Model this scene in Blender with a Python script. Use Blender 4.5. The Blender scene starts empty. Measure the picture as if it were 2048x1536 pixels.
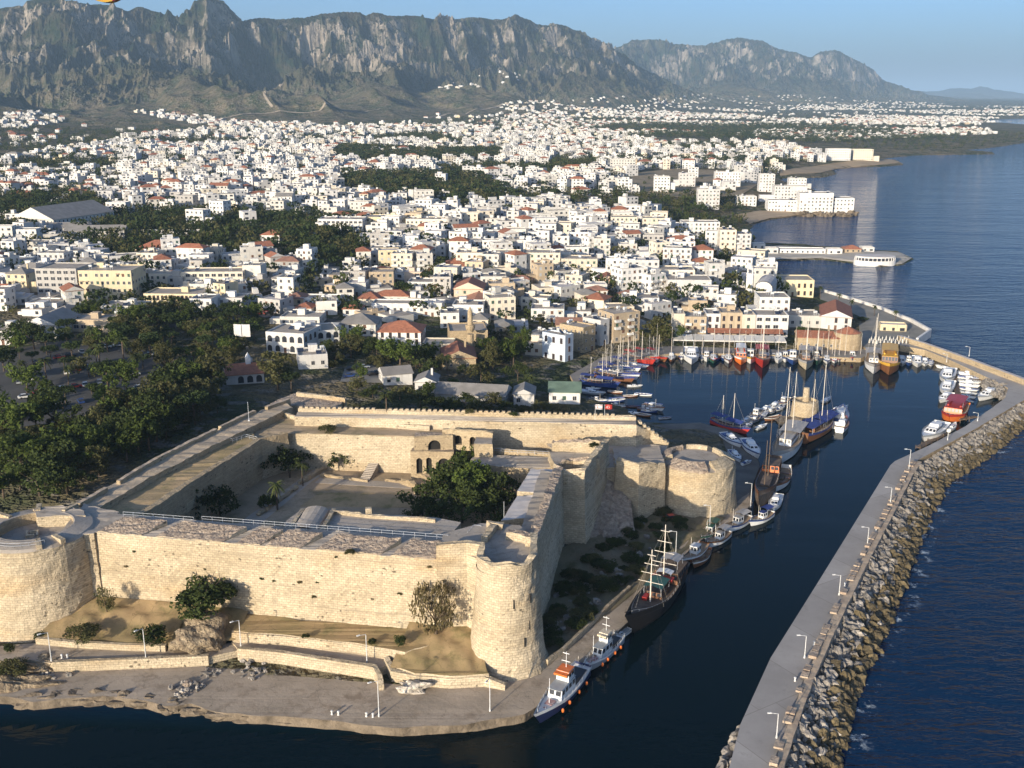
import bpy, bmesh, math, random
import numpy as np
from mathutils import Vector, Matrix
from mathutils.geometry import tessellate_polygon
random.seed(7); RNG = np.random.default_rng(7)
S = bpy.context.scene
COL = S.collection
R_ = math.radians
# ---------------------------------------------------------------- camera
H, PITCH, F = 100.0, R_(15.65), 2045.0          # metres above the sea, tilt down, focal length in px of the 2048 px photo
cam = bpy.data.cameras.new('camera'); cam_o = bpy.data.objects.new('camera', cam); COL.objects.link(cam_o)
cam.sensor_width = 36; cam.lens = 36 * F / 2048; cam.clip_start = 1; cam.clip_end = 120000
cam_o.location = (0, 0, H); cam_o.rotation_euler = (R_(90) - PITCH, 0, 0)
S.camera = cam_o
# ---------------------------------------------------------------- light
SUN_EL, SUN_AZ = 13.0, 33.0                     # light travels forward and 33 deg to the right
w = bpy.data.worlds.new('World'); S.world = w; w.use_nodes = True
nt = w.node_tree; bg = nt.nodes['Background']
sky = nt.nodes.new('ShaderNodeTexSky'); sky.sky_type = 'NISHITA'; sky.sun_disc = False
sky.sun_elevation = R_(SUN_EL); sky.sun_rotation = R_(180 + SUN_AZ)
sky.air_density = 0.7; sky.dust_density = 2.8; sky.ozone_density = 4.2; sky.altitude = 100
nt.links.new(sky.outputs[0], bg.inputs[0]); bg.inputs[1].default_value = 0.14
sl = bpy.data.lights.new('sun', 'SUN'); sl.energy = 5.0; sl.angle = R_(0.5); sl.color = (1.0, 0.86, 0.66)
so = bpy.data.objects.new('sun', sl); COL.objects.link(so)
trav = Vector((math.sin(R_(SUN_AZ)) * math.cos(R_(SUN_EL)), math.cos(R_(SUN_AZ)) * math.cos(R_(SUN_EL)), -math.sin(R_(SUN_EL))))
so.rotation_euler = trav.to_track_quat('-Z', 'Y').to_euler(); so.location = (-300, -400, 500)
S.view_settings.view_transform = 'Standard'; S.view_settings.look = 'None'
S.view_settings.exposure = 0.65; S.view_settings.gamma = 1.0
S.render.engine = 'CYCLES'
S.cycles.use_denoising = True
try: S.cycles.denoiser = 'OPENIMAGEDENOISE'; S.cycles.denoising_prefilter = 'ACCURATE'
except Exception: pass
S.cycles.max_bounces = 5; S.cycles.diffuse_bounces = 2; S.cycles.glossy_bounces = 3; S.cycles.transmission_bounces = 2
S.cycles.volume_bounces = 0; S.cycles.caustics_reflective = False; S.cycles.caustics_refractive = False
S.cycles.sample_clamp_indirect = 4.0; S.cycles.use_adaptive_sampling = True; S.cycles.adaptive_threshold = 0.015
# ---------------------------------------------------------------- helpers
cp, sp = math.cos(PITCH), math.sin(PITCH)
def ray(px, py):
    a, b = (px - 1024) / F, (py - 768) / F
    return Vector((a, cp - b * sp, -sp - b * cp))
def P(px, py, z=0.0):                            # point of height z seen at a pixel of the photo
    d = ray(px, py); t = (z - H) / d.z
    return Vector((d.x * t, d.y * t, z))
def PY(px, py, y):                               # point at ground distance y
    d = ray(px, py); t = y / d.y
    return Vector((d.x * t, y, H + d.z * t))
def proj(x, y, z):
    dep = y * cp - (z - H) * sp
    up = y * sp + (z - H) * cp
    return 1024 + F * x / dep, 768 - F * up / dep
def mpp(p):                                      # metres per photo pixel at a point
    return (p[1] * cp - (p[2] - H) * sp) / F
def _h(ix, iy, s):
    n = (ix * 374761393 + iy * 668265263 + s * 1442695041) & 0xffffffff
    n = ((n ^ (n >> 13)) * 1274126177) & 0xffffffff
    return ((n ^ (n >> 16)) & 0xffff) / 65535.0
def vnoise(x, y, s=0):
    x = np.asarray(x, float); y = np.asarray(y, float)
    fx, fy = np.floor(x), np.floor(y); ix, iy = fx.astype(np.int64), fy.astype(np.int64)
    u, v = x - fx, y - fy; u = u * u * u * (u * (u * 6 - 15) + 10); v = v * v * v * (v * (v * 6 - 15) + 10)
    a, b, c, d = _h(ix, iy, s), _h(ix + 1, iy, s), _h(ix, iy + 1, s), _h(ix + 1, iy + 1, s)
    return (a + (b - a) * u) * (1 - v) + (c + (d - c) * u) * v
def fbm(x, y, o=4, s=0, ridge=False):
    r, a, t = 0, 1.0, 0
    for k in range(o):
        n = vnoise(x, y, s + k * 17)
        if ridge: n = 1 - abs(2 * n - 1)
        r = r + a * n; t += a; a *= 0.5; x = x * 2.03 + 5.2; y = y * 2.03 + 1.7
    return r / t
def sstep(a, b, x):
    t = np.clip((x - a) / (b - a), 0, 1); return t * t * (3 - 2 * t)
def inpoly(px, py, poly):
    px = np.asarray(px, float); py = np.asarray(py, float); r = np.zeros(px.shape, bool)
    n = len(poly); j = n - 1
    for i in range(n):
        xi, yi = poly[i][0], poly[i][1]; xj, yj = poly[j][0], poly[j][1]
        if yi != yj:
            r ^= ((yi > py) != (yj > py)) & (px < (xj - xi) * (py - yi) / (yj - yi) + xi)
        j = i
    return r
def polydist(x, y, poly, closed=True):
    x = np.asarray(x, float); y = np.asarray(y, float); best = np.full(x.shape, 1e18)
    n = len(poly)
    for i in range(n if closed else n - 1):
        ax, ay = poly[i][0], poly[i][1]; bx, by = poly[(i + 1) % n][0], poly[(i + 1) % n][1]
        dx, dy = bx - ax, by - ay; L = dx * dx + dy * dy + 1e-12
        t = np.clip(((x - ax) * dx + (y - ay) * dy) / L, 0, 1)
        best = np.minimum(best, (x - ax - t * dx) ** 2 + (y - ay - t * dy) ** 2)
    return np.sqrt(best)
def n3(x, y, z, s=0): return float(vnoise(x + z * 0.71, y - z * 0.53 + z * 0.31 * s, s))
# -------- mesh builder
class MB:
    def __init__(s): s.v = []; s.f = []; s.m = []
    def add(s, vs, fs, mi=0):
        o = len(s.v); s.v += [tuple(v) for v in vs]; s.f += [tuple(i + o for i in f) for f in fs]; s.m += [mi] * len(fs)
    def box(s, c, d, rz=0.0, mi=0, tx=1.0, ty=1.0):     # c = centre of the base, d = sizes, tx/ty taper of the top
        ca, sa = math.cos(rz), math.sin(rz); vs = []
        for z, fx, fy in ((0, 1, 1), (d[2], tx, ty)):
            for sx, sy in ((-1, -1), (1, -1), (1, 1), (-1, 1)):
                x, y = sx * d[0] / 2 * fx, sy * d[1] / 2 * fy
                vs.append((c[0] + x * ca - y * sa, c[1] + x * sa + y * ca, c[2] + z))
        s.add(vs, [(0, 3, 2, 1), (4, 5, 6, 7), (0, 1, 5, 4), (1, 2, 6, 5), (2, 3, 7, 6), (3, 0, 4, 7)], mi)
    def prism(s, poly, z0, z1, mi=0, mtop=None, bottom=False):
        n = len(poly); zt = z1 if hasattr(z1, '__len__') else [z1] * n; zb = z0 if hasattr(z0, '__len__') else [z0] * n
        vs = [(p[0], p[1], zb[i]) for i, p in enumerate(poly)] + [(p[0], p[1], zt[i]) for i, p in enumerate(poly)]
        s.add(vs, [(i, (i + 1) % n, (i + 1) % n + n, i + n) for i in range(n)], mi)
        tris = tessellate_polygon([[Vector((p[0], p[1], 0)) for p in poly]])
        s.add(vs[n:], [tuple(t) for t in tris], mi if mtop is None else mtop)
        if bottom: s.add(vs[:n], [tuple(t) for t in tris], mi)
    def tube(s, a, b, r0, r1=None, n=6, mi=0, cap=True):
        r1 = r0 if r1 is None else r1; a = Vector(a); b = Vector(b); d = b - a
        if d.length < 1e-6: return
        d.normalize(); u = d.cross(Vector((0, 0, 1)) if abs(d.z) < .9 else Vector((1, 0, 0))).normalized(); v = d.cross(u)
        vs = [tuple(q + (u * math.cos(k * 2 * math.pi / n) + v * math.sin(k * 2 * math.pi / n)) * r) for q, r in ((a, r0), (b, r1)) for k in range(n)]
        fs = [(k, (k + 1) % n, (k + 1) % n + n, k + n) for k in range(n)]
        if cap: fs += [tuple(range(n))[::-1], tuple(range(n, 2 * n))]
        s.add(vs, fs, mi)
    def lathe(s, c, prof, n=16, mi=0, cap=True, a0=0, a1=2 * math.pi, jit=0.0):
        if jit:                                  # more rows so the weathering is not ribbed
            pr = [prof[0]]
            for (ra, za), (rb, zb_) in zip(prof[:-1], prof[1:]):
                k_ = max(1, int(math.hypot(rb - ra, zb_ - za) / 1.1)); pr += [(ra + (rb - ra) * i / k_, za + (zb_ - za) * i / k_) for i in range(1, k_ + 1)]
            prof = pr
        full = abs(a1 - a0 - 2 * math.pi) < 1e-6; m = n if full else n + 1; vs = []
        for r, z in prof:
            for k in range(m):
                a = a0 + (a1 - a0) * k / n; rr = r
                if jit and r > 1: rr += jit * (n3(a * r * .45 + 40, z * .6, 0, 3) + .5 * n3(a * r * 1.1, z * 1.3, 0, 7) - .75)
                vs.append((c[0] + rr * math.cos(a), c[1] + rr * math.sin(a), c[2] + z))
        fs = []
        for j in range(len(prof) - 1):
            for k in range(n):
                k2 = (k + 1) % m
                fs.append((j * m + k, j * m + k2, (j + 1) * m + k2, (j + 1) * m + k))
        if cap and full: fs.append(tuple(range((len(prof) - 1) * m, len(prof) * m)))
        s.add(vs, fs, mi)
    def mesh(s, name, mats, smooth=False, off=None):
        me = bpy.data.meshes.new(name)
        v = s.v if off is None else [(a - off[0], b - off[1], c - off[2]) for a, b, c in s.v]
        me.from_pydata(v, [], s.f)
        for m in (mats if isinstance(mats, (list, tuple)) else [mats]): me.materials.append(m)
        if len(s.f) == len(me.polygons): me.polygons.foreach_set('material_index', s.m)
        if smooth: me.polygons.foreach_set('use_smooth', [True] * len(me.polygons))
        me.update(); return me
def np_mesh(name, V, Fq, mats, midx=None, smooth=False):   # V (n,3), Fq (m,k) arrays
    me = bpy.data.meshes.new(name); V = np.asarray(V, np.float32); Fq = np.asarray(Fq, np.int32); k = Fq.shape[1]
    me.vertices.add(len(V)); me.vertices.foreach_set('co', V.ravel())
    me.loops.add(Fq.size); me.loops.foreach_set('vertex_index', Fq.ravel())
    me.polygons.add(len(Fq)); me.polygons.foreach_set('loop_start', np.arange(0, Fq.size, k, dtype=np.int32))
    for m in (mats if isinstance(mats, (list, tuple)) else [mats]): me.materials.append(m)
    if midx is not None: me.polygons.foreach_set('material_index', np.asarray(midx, np.int32))
    me.polygons.foreach_set('use_smooth', np.full(len(Fq), smooth))
    me.update(calc_edges=True); return me
def tag(o, label=None, cat=None, group=None, kind=None):
    if label: o['label'] = label
    if cat: o['category'] = cat
    if group: o['group'] = group
    if kind: o['kind'] = kind
    return o
def thing(name, label, cat, loc=(0, 0, 0), rz=0.0, group=None):
    o = bpy.data.objects.new(name, None); COL.objects.link(o); o.empty_display_size = 0.5
    o.location = loc; o.rotation_euler = (0, 0, rz)
    return tag(o, label, cat, group)
def link(name, me, parent=None, loc=None, rz=None, scale=None):
    o = bpy.data.objects.new(name, me); COL.objects.link(o)
    if parent is not None: o.parent = parent
    if loc is not None: o.location = loc
    if rz is not None: o.rotation_euler = (0, 0, rz)
    if scale is not None: o.scale = scale
    return o
def part(name, mb, mats, parent=None, smooth=False, world=False, label=None):
    o = link(name, mb.mesh(name, mats, smooth, off=parent.location if world else None), parent)
    if label: o['label'] = label
    return o
def solo(name, mb, mats, label, cat, group=None, smooth=False, base=None):  # a thing that is one mesh
    base = base if base is not None else tuple(np.mean(np.array(mb.v), 0)[:2]) + (min(v[2] for v in mb.v),)
    o = link(name, mb.mesh(name, mats, smooth, off=base)); o.location = base
    return tag(o, label, cat, group)
def struct(name, me): return tag(link(name, me), kind='structure')
def copy_tree(o, parent=None):
    c = o.copy(); COL.objects.link(c)
    if parent is not None: c.parent = parent
    for ch in o.children: copy_tree(ch, c)
    return c
# -------- materials
def nodes(name):
    m = bpy.data.materials.new(name); m.use_nodes = True; t = m.node_tree
    return m, t, t.nodes['Principled BSDF']
def N(t, ty, **kw):
    n = t.nodes.new('ShaderNode' + ty)
    for k, v in kw.items():
        if k in ('operation', 'blend_type', 'data_type', 'noise_dimensions', 'feature', 'attribute_name', 'distance', 'offset', 'offset_frequency', 'bands_direction', 'interpolation_type') and hasattr(n, k): setattr(n, k, v)
        else: n.inputs[k.replace('_', ' ')].default_value = v
    return n
def pos(t, sc=(1, 1, 1)):
    g = N(t, 'NewGeometry'); mp = N(t, 'Mapping'); t.links.new(g.outputs['Position'], mp.inputs[0]); mp.inputs['Scale'].default_value = sc
    return mp.outputs[0]
def noise(t, vec, scale, detail=4, rough=.55, lo=.35, hi=.65):
    n = N(t, 'TexNoise'); n.inputs['Scale'].default_value = scale; n.inputs['Detail'].default_value = detail; n.inputs['Roughness'].default_value = rough
    t.links.new(vec, n.inputs['Vector'])
    r = N(t, 'MapRange'); r.inputs[1].default_value = lo; r.inputs[2].default_value = hi
    t.links.new(n.outputs[0], r.inputs[0]); return r.outputs[0]
def c4(c): return tuple(c) + (1,) if len(c) == 3 else c
def mix(t, fac, a, b, mode='MIX'):
    n = t.nodes.new('ShaderNodeMix'); n.data_type = 'RGBA'; n.blend_type = mode
    for s_, v in ((0, fac), (6, a), (7, b)):
        if isinstance(v, bpy.types.NodeSocket): t.links.new(v, n.inputs[s_])
        else: n.inputs[s_].default_value = v if s_ == 0 else c4(v)
    return n.outputs[2]
def math_(t, op, a, b=0.0):
    n = t.nodes.new('ShaderNodeMath'); n.operation = op
    for i, v in enumerate((a, b)):
        if isinstance(v, bpy.types.NodeSocket): t.links.new(v, n.inputs[i])
        else: n.inputs[i].default_value = v
    return n.outputs[0]
def bump(t, b, h, dist, strength=1.0):
    n = N(t, 'Bump'); n.inputs['Strength'].default_value = strength; n.inputs['Distance'].default_value = dist
    t.links.new(h, n.inputs['Height']); t.links.new(n.outputs[0], b.inputs['Normal'])
def simple(name, c, c2=None, rough=.8, scale=.6, vary=0.0, bmp=0.0, metal=0.0, spec=None):
    m, t, b = nodes(name); b.inputs['Roughness'].default_value = rough; b.inputs['Metallic'].default_value = metal
    if spec is not None: b.inputs['Specular IOR Level'].default_value = spec
    c2 = c2 or tuple(x * .8 for x in c); f = noise(t, pos(t), scale, 5, .6)
    col = mix(t, f, c, c2)
    if vary:
        oi = N(t, 'ObjectInfo'); hsv = N(t, 'HueSaturation'); r = N(t, 'MapRange'); r.inputs[3].default_value = 1 - vary; r.inputs[4].default_value = 1 + vary
        t.links.new(oi.outputs['Random'], r.inputs[0]); t.links.new(r.outputs[0], hsv.inputs['Value']); t.links.new(col, hsv.inputs['Color']); col = hsv.outputs[0]
    t.links.new(col, b.inputs['Base Color'])
    if bmp: bump(t, b, f, bmp)
    return m
def grime(name, c, c2, dark, rough=.95):                 # worn ground: broad tone changes, stained blotches, cracks, specks
    m, t, b = nodes(name); b.inputs['Roughness'].default_value = rough; p = pos(t); b.inputs['Specular IOR Level'].default_value = .2
    col = mix(t, noise(t, p, .07, 6, .65, .38, .62), c, c2); col = mix(t, math_(t, 'MULTIPLY', noise(t, p, .22, 6, .7, .52, .66), .7), col, dark); col = mix(t, math_(t, 'MULTIPLY', noise(t, p, 2.2, 4, .7, .56, .7), .5), col, tuple(x * .55 for x in c))
    vo = N(t, 'TexVoronoi', feature='DISTANCE_TO_EDGE'); vo.inputs['Scale'].default_value = .16; dn = N(t, 'TexNoise'); dn.inputs['Scale'].default_value = .6; dn.inputs['Detail'].default_value = 4; t.links.new(p, dn.inputs['Vector'])
    dm = N(t, 'VectorMath', operation='MULTIPLY_ADD'); t.links.new(dn.outputs['Color'], dm.inputs[0]); dm.inputs[1].default_value = (2.5, 2.5, 2.5); t.links.new(p, dm.inputs[2]); t.links.new(dm.outputs[0], vo.inputs['Vector'])
    cr = N(t, 'MapRange'); cr.inputs[1].default_value = .012; cr.inputs[2].default_value = .0; t.links.new(vo.outputs[0], cr.inputs[0]); col = mix(t, math_(t, 'MULTIPLY', cr.outputs[0], .6), col, tuple(x * .4 for x in c))
    t.links.new(col, b.inputs['Base Color']); bump(t, b, noise(t, p, .9, 5, .7, 0, 1), .08); return m
def stone(name, c, c2, stain, row=.5, wid=1.0, bmp=.06, pock=.5, rot=(.98, -.35), course=.35):
    m, t, b = nodes(name); b.inputs['Roughness'].default_value = .95; b.inputs['Specular IOR Level'].default_value = .2
    g = N(t, 'NewGeometry'); sx = N(t, 'SeparateXYZ'); t.links.new(g.outputs['Position'], sx.inputs[0])
    u = math_(t, 'ADD', math_(t, 'MULTIPLY', sx.outputs[0], rot[0]), math_(t, 'MULTIPLY', sx.outputs[1], rot[1]))
    cb = N(t, 'CombineXYZ'); t.links.new(u, cb.inputs[0]); t.links.new(sx.outputs[2], cb.inputs[1])
    br = N(t, 'TexBrick'); br.inputs['Scale'].default_value = 1; br.inputs['Brick Width'].default_value = wid; br.inputs['Row Height'].default_value = row
    br.inputs['Mortar Size'].default_value = .05; br.inputs['Mortar Smooth'].default_value = .6; br.inputs['Bias'].default_value = .2
    br.inputs['Color1'].default_value = (.5, .5, .5, 1); br.inputs['Color2'].default_value = (1, 1, 1, 1); br.inputs['Mortar'].default_value = (.12, .12, .12, 1)
    nz = noise(t, pos(t), .9, 3, .5, 0, 1); wob = math_(t, 'ADD', sx.outputs[2], math_(t, 'MULTIPLY', nz, .35)); t.links.new(wob, cb.inputs[1])
    t.links.new(cb.outputs[0], br.inputs[0])
    big = noise(t, pos(t, (.6, .6, 1.3)), .09, 5, .6, .35, .65); fine = noise(t, pos(t), 1.6, 5, .65, .3, .7)
    col = mix(t, big, c, c2); col = mix(t, math_(t, 'MULTIPLY', noise(t, pos(t, (.35, .35, 1)), .16, 4, .6, .52, .72), .8), col, stain)
    gr = N(t, 'MapRange'); gr.inputs[3].default_value = 1 - course; gr.inputs[4].default_value = 1.08; t.links.new(br.outputs[0], gr.inputs[0])
    col = mix(t, 1.0, col, gr.outputs[0], 'MULTIPLY')
    f2 = N(t, 'MapRange'); f2.inputs[3].default_value = .78; f2.inputs[4].default_value = 1.12; t.links.new(fine, f2.inputs[0]); col = mix(t, 1.0, col, f2.outputs[0], 'MULTIPLY')
    sk = noise(t, pos(t, (1, 1, .10)), .55, 4, .65, .55, .75); col = mix(t, math_(t, 'MULTIPLY', sk, .38), col, tuple(x * .45 for x in c))
    ln = noise(t, pos(t, (.05, .05, 1)), .9, 3, .6, .60, .70); col = mix(t, math_(t, 'MULTIPLY', math_(t, 'MULTIPLY', ln, fine), .8), col, tuple(x * .4 for x in c))
    # pits and putlog holes worn in the stone
    vo = N(t, 'TexVoronoi'); vo.inputs['Scale'].default_value = .75; dn = N(t, 'TexNoise'); dn.inputs['Scale'].default_value = 1.3; t.links.new(pos(t), dn.inputs['Vector']); dm = N(t, 'VectorMath', operation='MULTIPLY_ADD'); t.links.new(dn.outputs['Color'], dm.inputs[0]); dm.inputs[1].default_value = (1.1, 1.1, .7); t.links.new(pos(t, (1, 1, 1.35)), dm.inputs[2]); t.links.new(dm.outputs[0], vo.inputs['Vector'])
    pk = N(t, 'MapRange'); pk.inputs[1].default_value = .27; pk.inputs[2].default_value = .15; t.links.new(vo.outputs['Distance'], pk.inputs[0])
    pk2 = math_(t, 'MULTIPLY', math_(t, 'MULTIPLY', pk.outputs[0], noise(t, pos(t), .13, 3, .6, .50, .60)), pock)
    col = mix(t, pk2, col, tuple(x * .22 for x in c)); t.links.new(col, b.inputs['Base Color'])
    hgt = math_(t, 'ADD', math_(t, 'MULTIPLY', gr.outputs[0], .6), math_(t, 'SUBTRACT', fine, pk2)); bump(t, b, hgt, bmp)
    return m
# ================================================================ terrain, sea, sky haze
coast_px = [(-900,1290),(-300,1370),(0,1388),(62,1400),(200,1392),(390,1420),(620,1440),(780,1456),(930,1450),(1050,1428),(1105,1392),(1165,1345),(1255,1245),(1340,1135),(1425,1062),(1480,1035),(1503,1008),(1505,965),(1520,930),(1500,880),(1460,860),(1400,850),(1330,850),(1285,845),(1250,815),(1180,800),(1150,775),(1150,755),(1180,735),(1290,712),(1345,702),(1460,702),(1580,706),(1720,712),(1740,705),(1800,690),(1815,683),(1830,676),(1858,664),(1845,650),(1760,612),(1660,582),(1625,575),(1600,558),(1545,545),(1500,530),(1497,524),(1560,522),(1640,520),(1715,528),(1760,535),(1805,530),(1828,518),(1800,505),(1700,497),(1560,488),(1520,488),(1500,478),(1497,462),(1510,448),(1540,440),(1590,433),(1640,432),(1705,430),(1712,424),(1690,405),(1640,385),(1600,370),(1562,362),(1565,357),(1600,357),(1650,355),(1675,348),(1665,340),(1700,334),(1760,334),(1808,330),(1795,322),(1765,317),(1830,311),(1900,310),(1990,309),(1985,304),(1920,301),(1990,295),(2048,286),(2150,282),(2150,262),(2048,249),(1965,245),(1975,240),(2048,237),(2300,226),(2600,216),(3000,208)]
coast = [(P(*c).x, P(*c).y) for c in coast_px]
coast += [(60000, 60000), (-60000, 60000), (-60000, 230), (-400, 190)]
def signed_s(x, y):
    d = polydist(x, y, coast); return np.where(inpoly(x, y, coast), d, -d)
skyA = [(-700,80),(-300,45),(-100,25),(0,20),(34,13),(68,12),(77,0),(120,-4),(160,0),(191,7),(240,10),(253,15),(273,22),(290,14),(308,17),(342,27),(362,36),(380,34),(393,20),(403,2),(430,-7),(461,2),(475,20),(496,44),(526,36),(581,38),(620,36),(651,27),(696,21),(726,22),(737,29),(754,23),(778,31),(839,31),(873,37),(908,38),(949,33),(1003,39),(1022,34),(1031,29),(1045,33),(1058,38),(1070,48),(1090,52),(1113,46),(1133,51),(1160,65),(1198,82),(1229,99),(1260,122),(1300,146),(1340,166),(1400,190),(1500,215)]
skyB = [(900,140),(1100,112),(1180,104),(1233,94),(1262,79),(1303,80),(1337,85),(1378,90),(1407,91),(1448,77),(1473,74),(1498,78),(1519,81),(1552,98),(1585,104),(1614,114),(1635,102),(1664,98),(1684,108),(1717,125),(1742,139),(1767,164),(1821,179),(1862,187),(1930,200),(2100,210)]
skyC = [(1500,200),(1760,186),(1830,184),(1880,179),(1924,176),(1958,171),(2007,183),(2048,190),(2150,180),(2300,184),(2700,190)]
rdA = ([-700, 0, 430, 800, 1031, 1229, 1500], [3700, 4300, 4700, 5300, 5900, 6700, 7600])
rdB = ([900, 1250, 1450, 1664, 1767, 2100], [8600, 9300, 9900, 10600, 11400, 13500])
rdC = ([1500, 2700], [20000, 24000])
def ridge(c, d, X, prof, rd, W, seed, gul, crag):
    D = np.interp(c, rd[0], rd[1]); py = np.interp(c, [p[0] for p in prof], [p[1] for p in prof])
    k = np.arange(-700, 2701, 6); pk = np.interp(k, [p[0] for p in prof], [p[1] for p in prof])
    sm = np.convolve(np.pad(pk, 8, mode='edge'), np.ones(17) / 17, 'valid'); pys = np.interp(c, k, sm)
    b = (py - 768) / F; zt = H + D * (-sp - b * cp) / (cp - b * sp)
    b = (pys - 768) / F; zs = H + D * (-sp - b * cp) / (cp - b * sp)
    rel = (D - d) / W; f0 = np.clip(rel, 0, 1); f = np.clip(f0 + (fbm(X / 700 + 3, d / 1500, 3, seed + 70) - .5) * .30 * sstep(0, .12, f0) * (1 - sstep(.6, 1, f0)), 0, 1)
    shp = np.where(rel >= 0, .60 * (1 - sstep(-.05, .30, f)) + .40 * (1 - f) ** 1.35, np.clip(1 + rel * 1.4, 0, 1))
    zs = np.maximum(zs, 0)
    R = D - d; g = (X - .65 * R)
    wx = (fbm(X / 500, R / 500, 3, seed + 40) - .5) * 420
    gl = .52 * fbm((g + wx) / 900, R / 2600, 3, seed, True) + .30 * fbm((g + .6 * wx) / 300, R / 900, 4, seed + 5, True) + .18 * fbm((g + wx * .3) / 110, R / 260, 4, seed + 6, True)
    cr = fbm((X - .25 * R) / 85, R / 150, 5, seed + 9, True)
    msk = sstep(0, .13, f) * (1 - .6 * sstep(.3, .6, f)) * (1 - sstep(.75, 1.0, f)) * sstep(-.3, .05, rel)
    ramp = np.clip(zs / 350, 0, 1)
    wy = (fbm(X / 700 + 9, R / 700, 3, seed + 44) - .5) * 700
    sp1 = 1 - abs(2 * vnoise((g + wy) / 760, R / 3600, seed + 1) - 1); sp2 = 1 - abs(2 * vnoise((g + .5 * wy + wx) / 310, R / 1500 + 7, seed + 2) - 1)
    spv = np.clip(1.25 * (.68 * sp1 + .32 * sp2) - .12, 0, 1)
    cl = np.clip(.02 + .62 * sstep(.25, .75, fbm(X / 620 + 5, d / 2500, 3, seed + 60)), 0, .6)
    up = cl * .8 * (1 - sstep(.02, .24, f)) + (1 - .8 * cl) * (1 - f) ** 1.2; lo = cl * (1 - sstep(-.02, .13, f)) + (1 - cl) * np.clip(1 - f, 0, 1) ** 2.4
    shp = np.where(rel >= 0, lo + (up - lo) * spv, np.clip(1 + rel * 1.4, 0, 1))
    zt = zt + 16 * (fbm(X / 70, d / 300, 3, seed + 3) - .5) * np.clip(zs / 300, 0, 1)
    z = zs * shp + (zt - zs) * np.exp(-(rel / .07) ** 2) + gul * .5 * ramp * msk * (gl - .6) * (.3 + .7 * (1 - f) ** 2) + 1.35 * crag * ramp * sstep(.0, .04, f) * (1 - sstep(.25, .6, f)) * (cr - .62)
    return z, f
def height(x, y):
    x = np.asarray(x, float); y = np.asarray(y, float)
    s = signed_s(x, y)
    z = np.where(s < 0, np.maximum(s * .35, -5), np.minimum(s * .5, 1.4) + 5.2 * sstep(4, 85, s) + .0175 * np.clip(s - 85, 0, 2800) + .006 * np.clip(s - 2885, 0, 6000))
    z = z + np.clip(s / 300, 0, 1) * (fbm(x / 260, y / 260, 3, 3) - .5) * np.clip(s / 90, 0, 9)
    yy = np.maximum(y, 1); d = np.hypot(x, yy); c = 1024 + F / cp * x / yy
    hill = sstep(1300, 2300, s) * (1 - sstep(5600, 7200, s)) * (fbm((x + .4 * y) / 620, y / 900, 4, 21, True) - .42) * 210 * sstep(-900, 600, -c + 1500)
    z = z + np.maximum(hill, 0) * np.clip((d - 1800) / 900, 0, 1)
    mA, fA = ridge(c, yy, x, skyA, rdA, 2700, 60, 300, 130)
    mB, fB = ridge(c, yy, x, skyB, rdB, 3200, 90, 300, 120)
    mC, fC = ridge(c, yy, x, skyC, rdC, 5000, 120, 150, 0)
    m = np.maximum(np.maximum(mA, mB), mC)
    k = 40.0; m = np.where(s > 300, m, -99)                # smooth union of plain and range
    hh = np.clip(.5 + .5 * (m - z) / k, 0, 1)
    r = z * (1 - hh) + m * hh + k * hh * (1 - hh) * .25
    ap = sstep(45, 110, r) * (1 - sstep(230, 330, r)) * sstep(1300, 2200, d) * (s > 300)
    return r + ap * (fbm((x + .5 * y) / 420 + .8 * vnoise(x / 300, y / 300, 2), y / 520, 5, 33) - .5) * 120
def G(px, py, zoff=0.0, it=340):                    # where the view through a pixel meets the ground
    d = ray(px, py); t = np.geomspace(120, 26000, it)
    zr = H + d.z * t; zg = height(d.x * t, d.y * t) + zoff
    k = int(np.argmax(zr < np.maximum(zg, 0)))
    if k == 0: k = it - 1
    t0, t1 = t[k - 1], t[k]
    tt = np.linspace(t0, t1, 24); zr = H + d.z * tt; zg = np.maximum(height(d.x * tt, d.y * tt) + zoff, 0); k = int(np.argmax(zr < zg))
    k = k or 23
    return Vector((d.x * tt[k], d.y * tt[k], float(zg[k])))
def gz(x, y): return float(height(np.array([x]), np.array([y]))[0])

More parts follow.
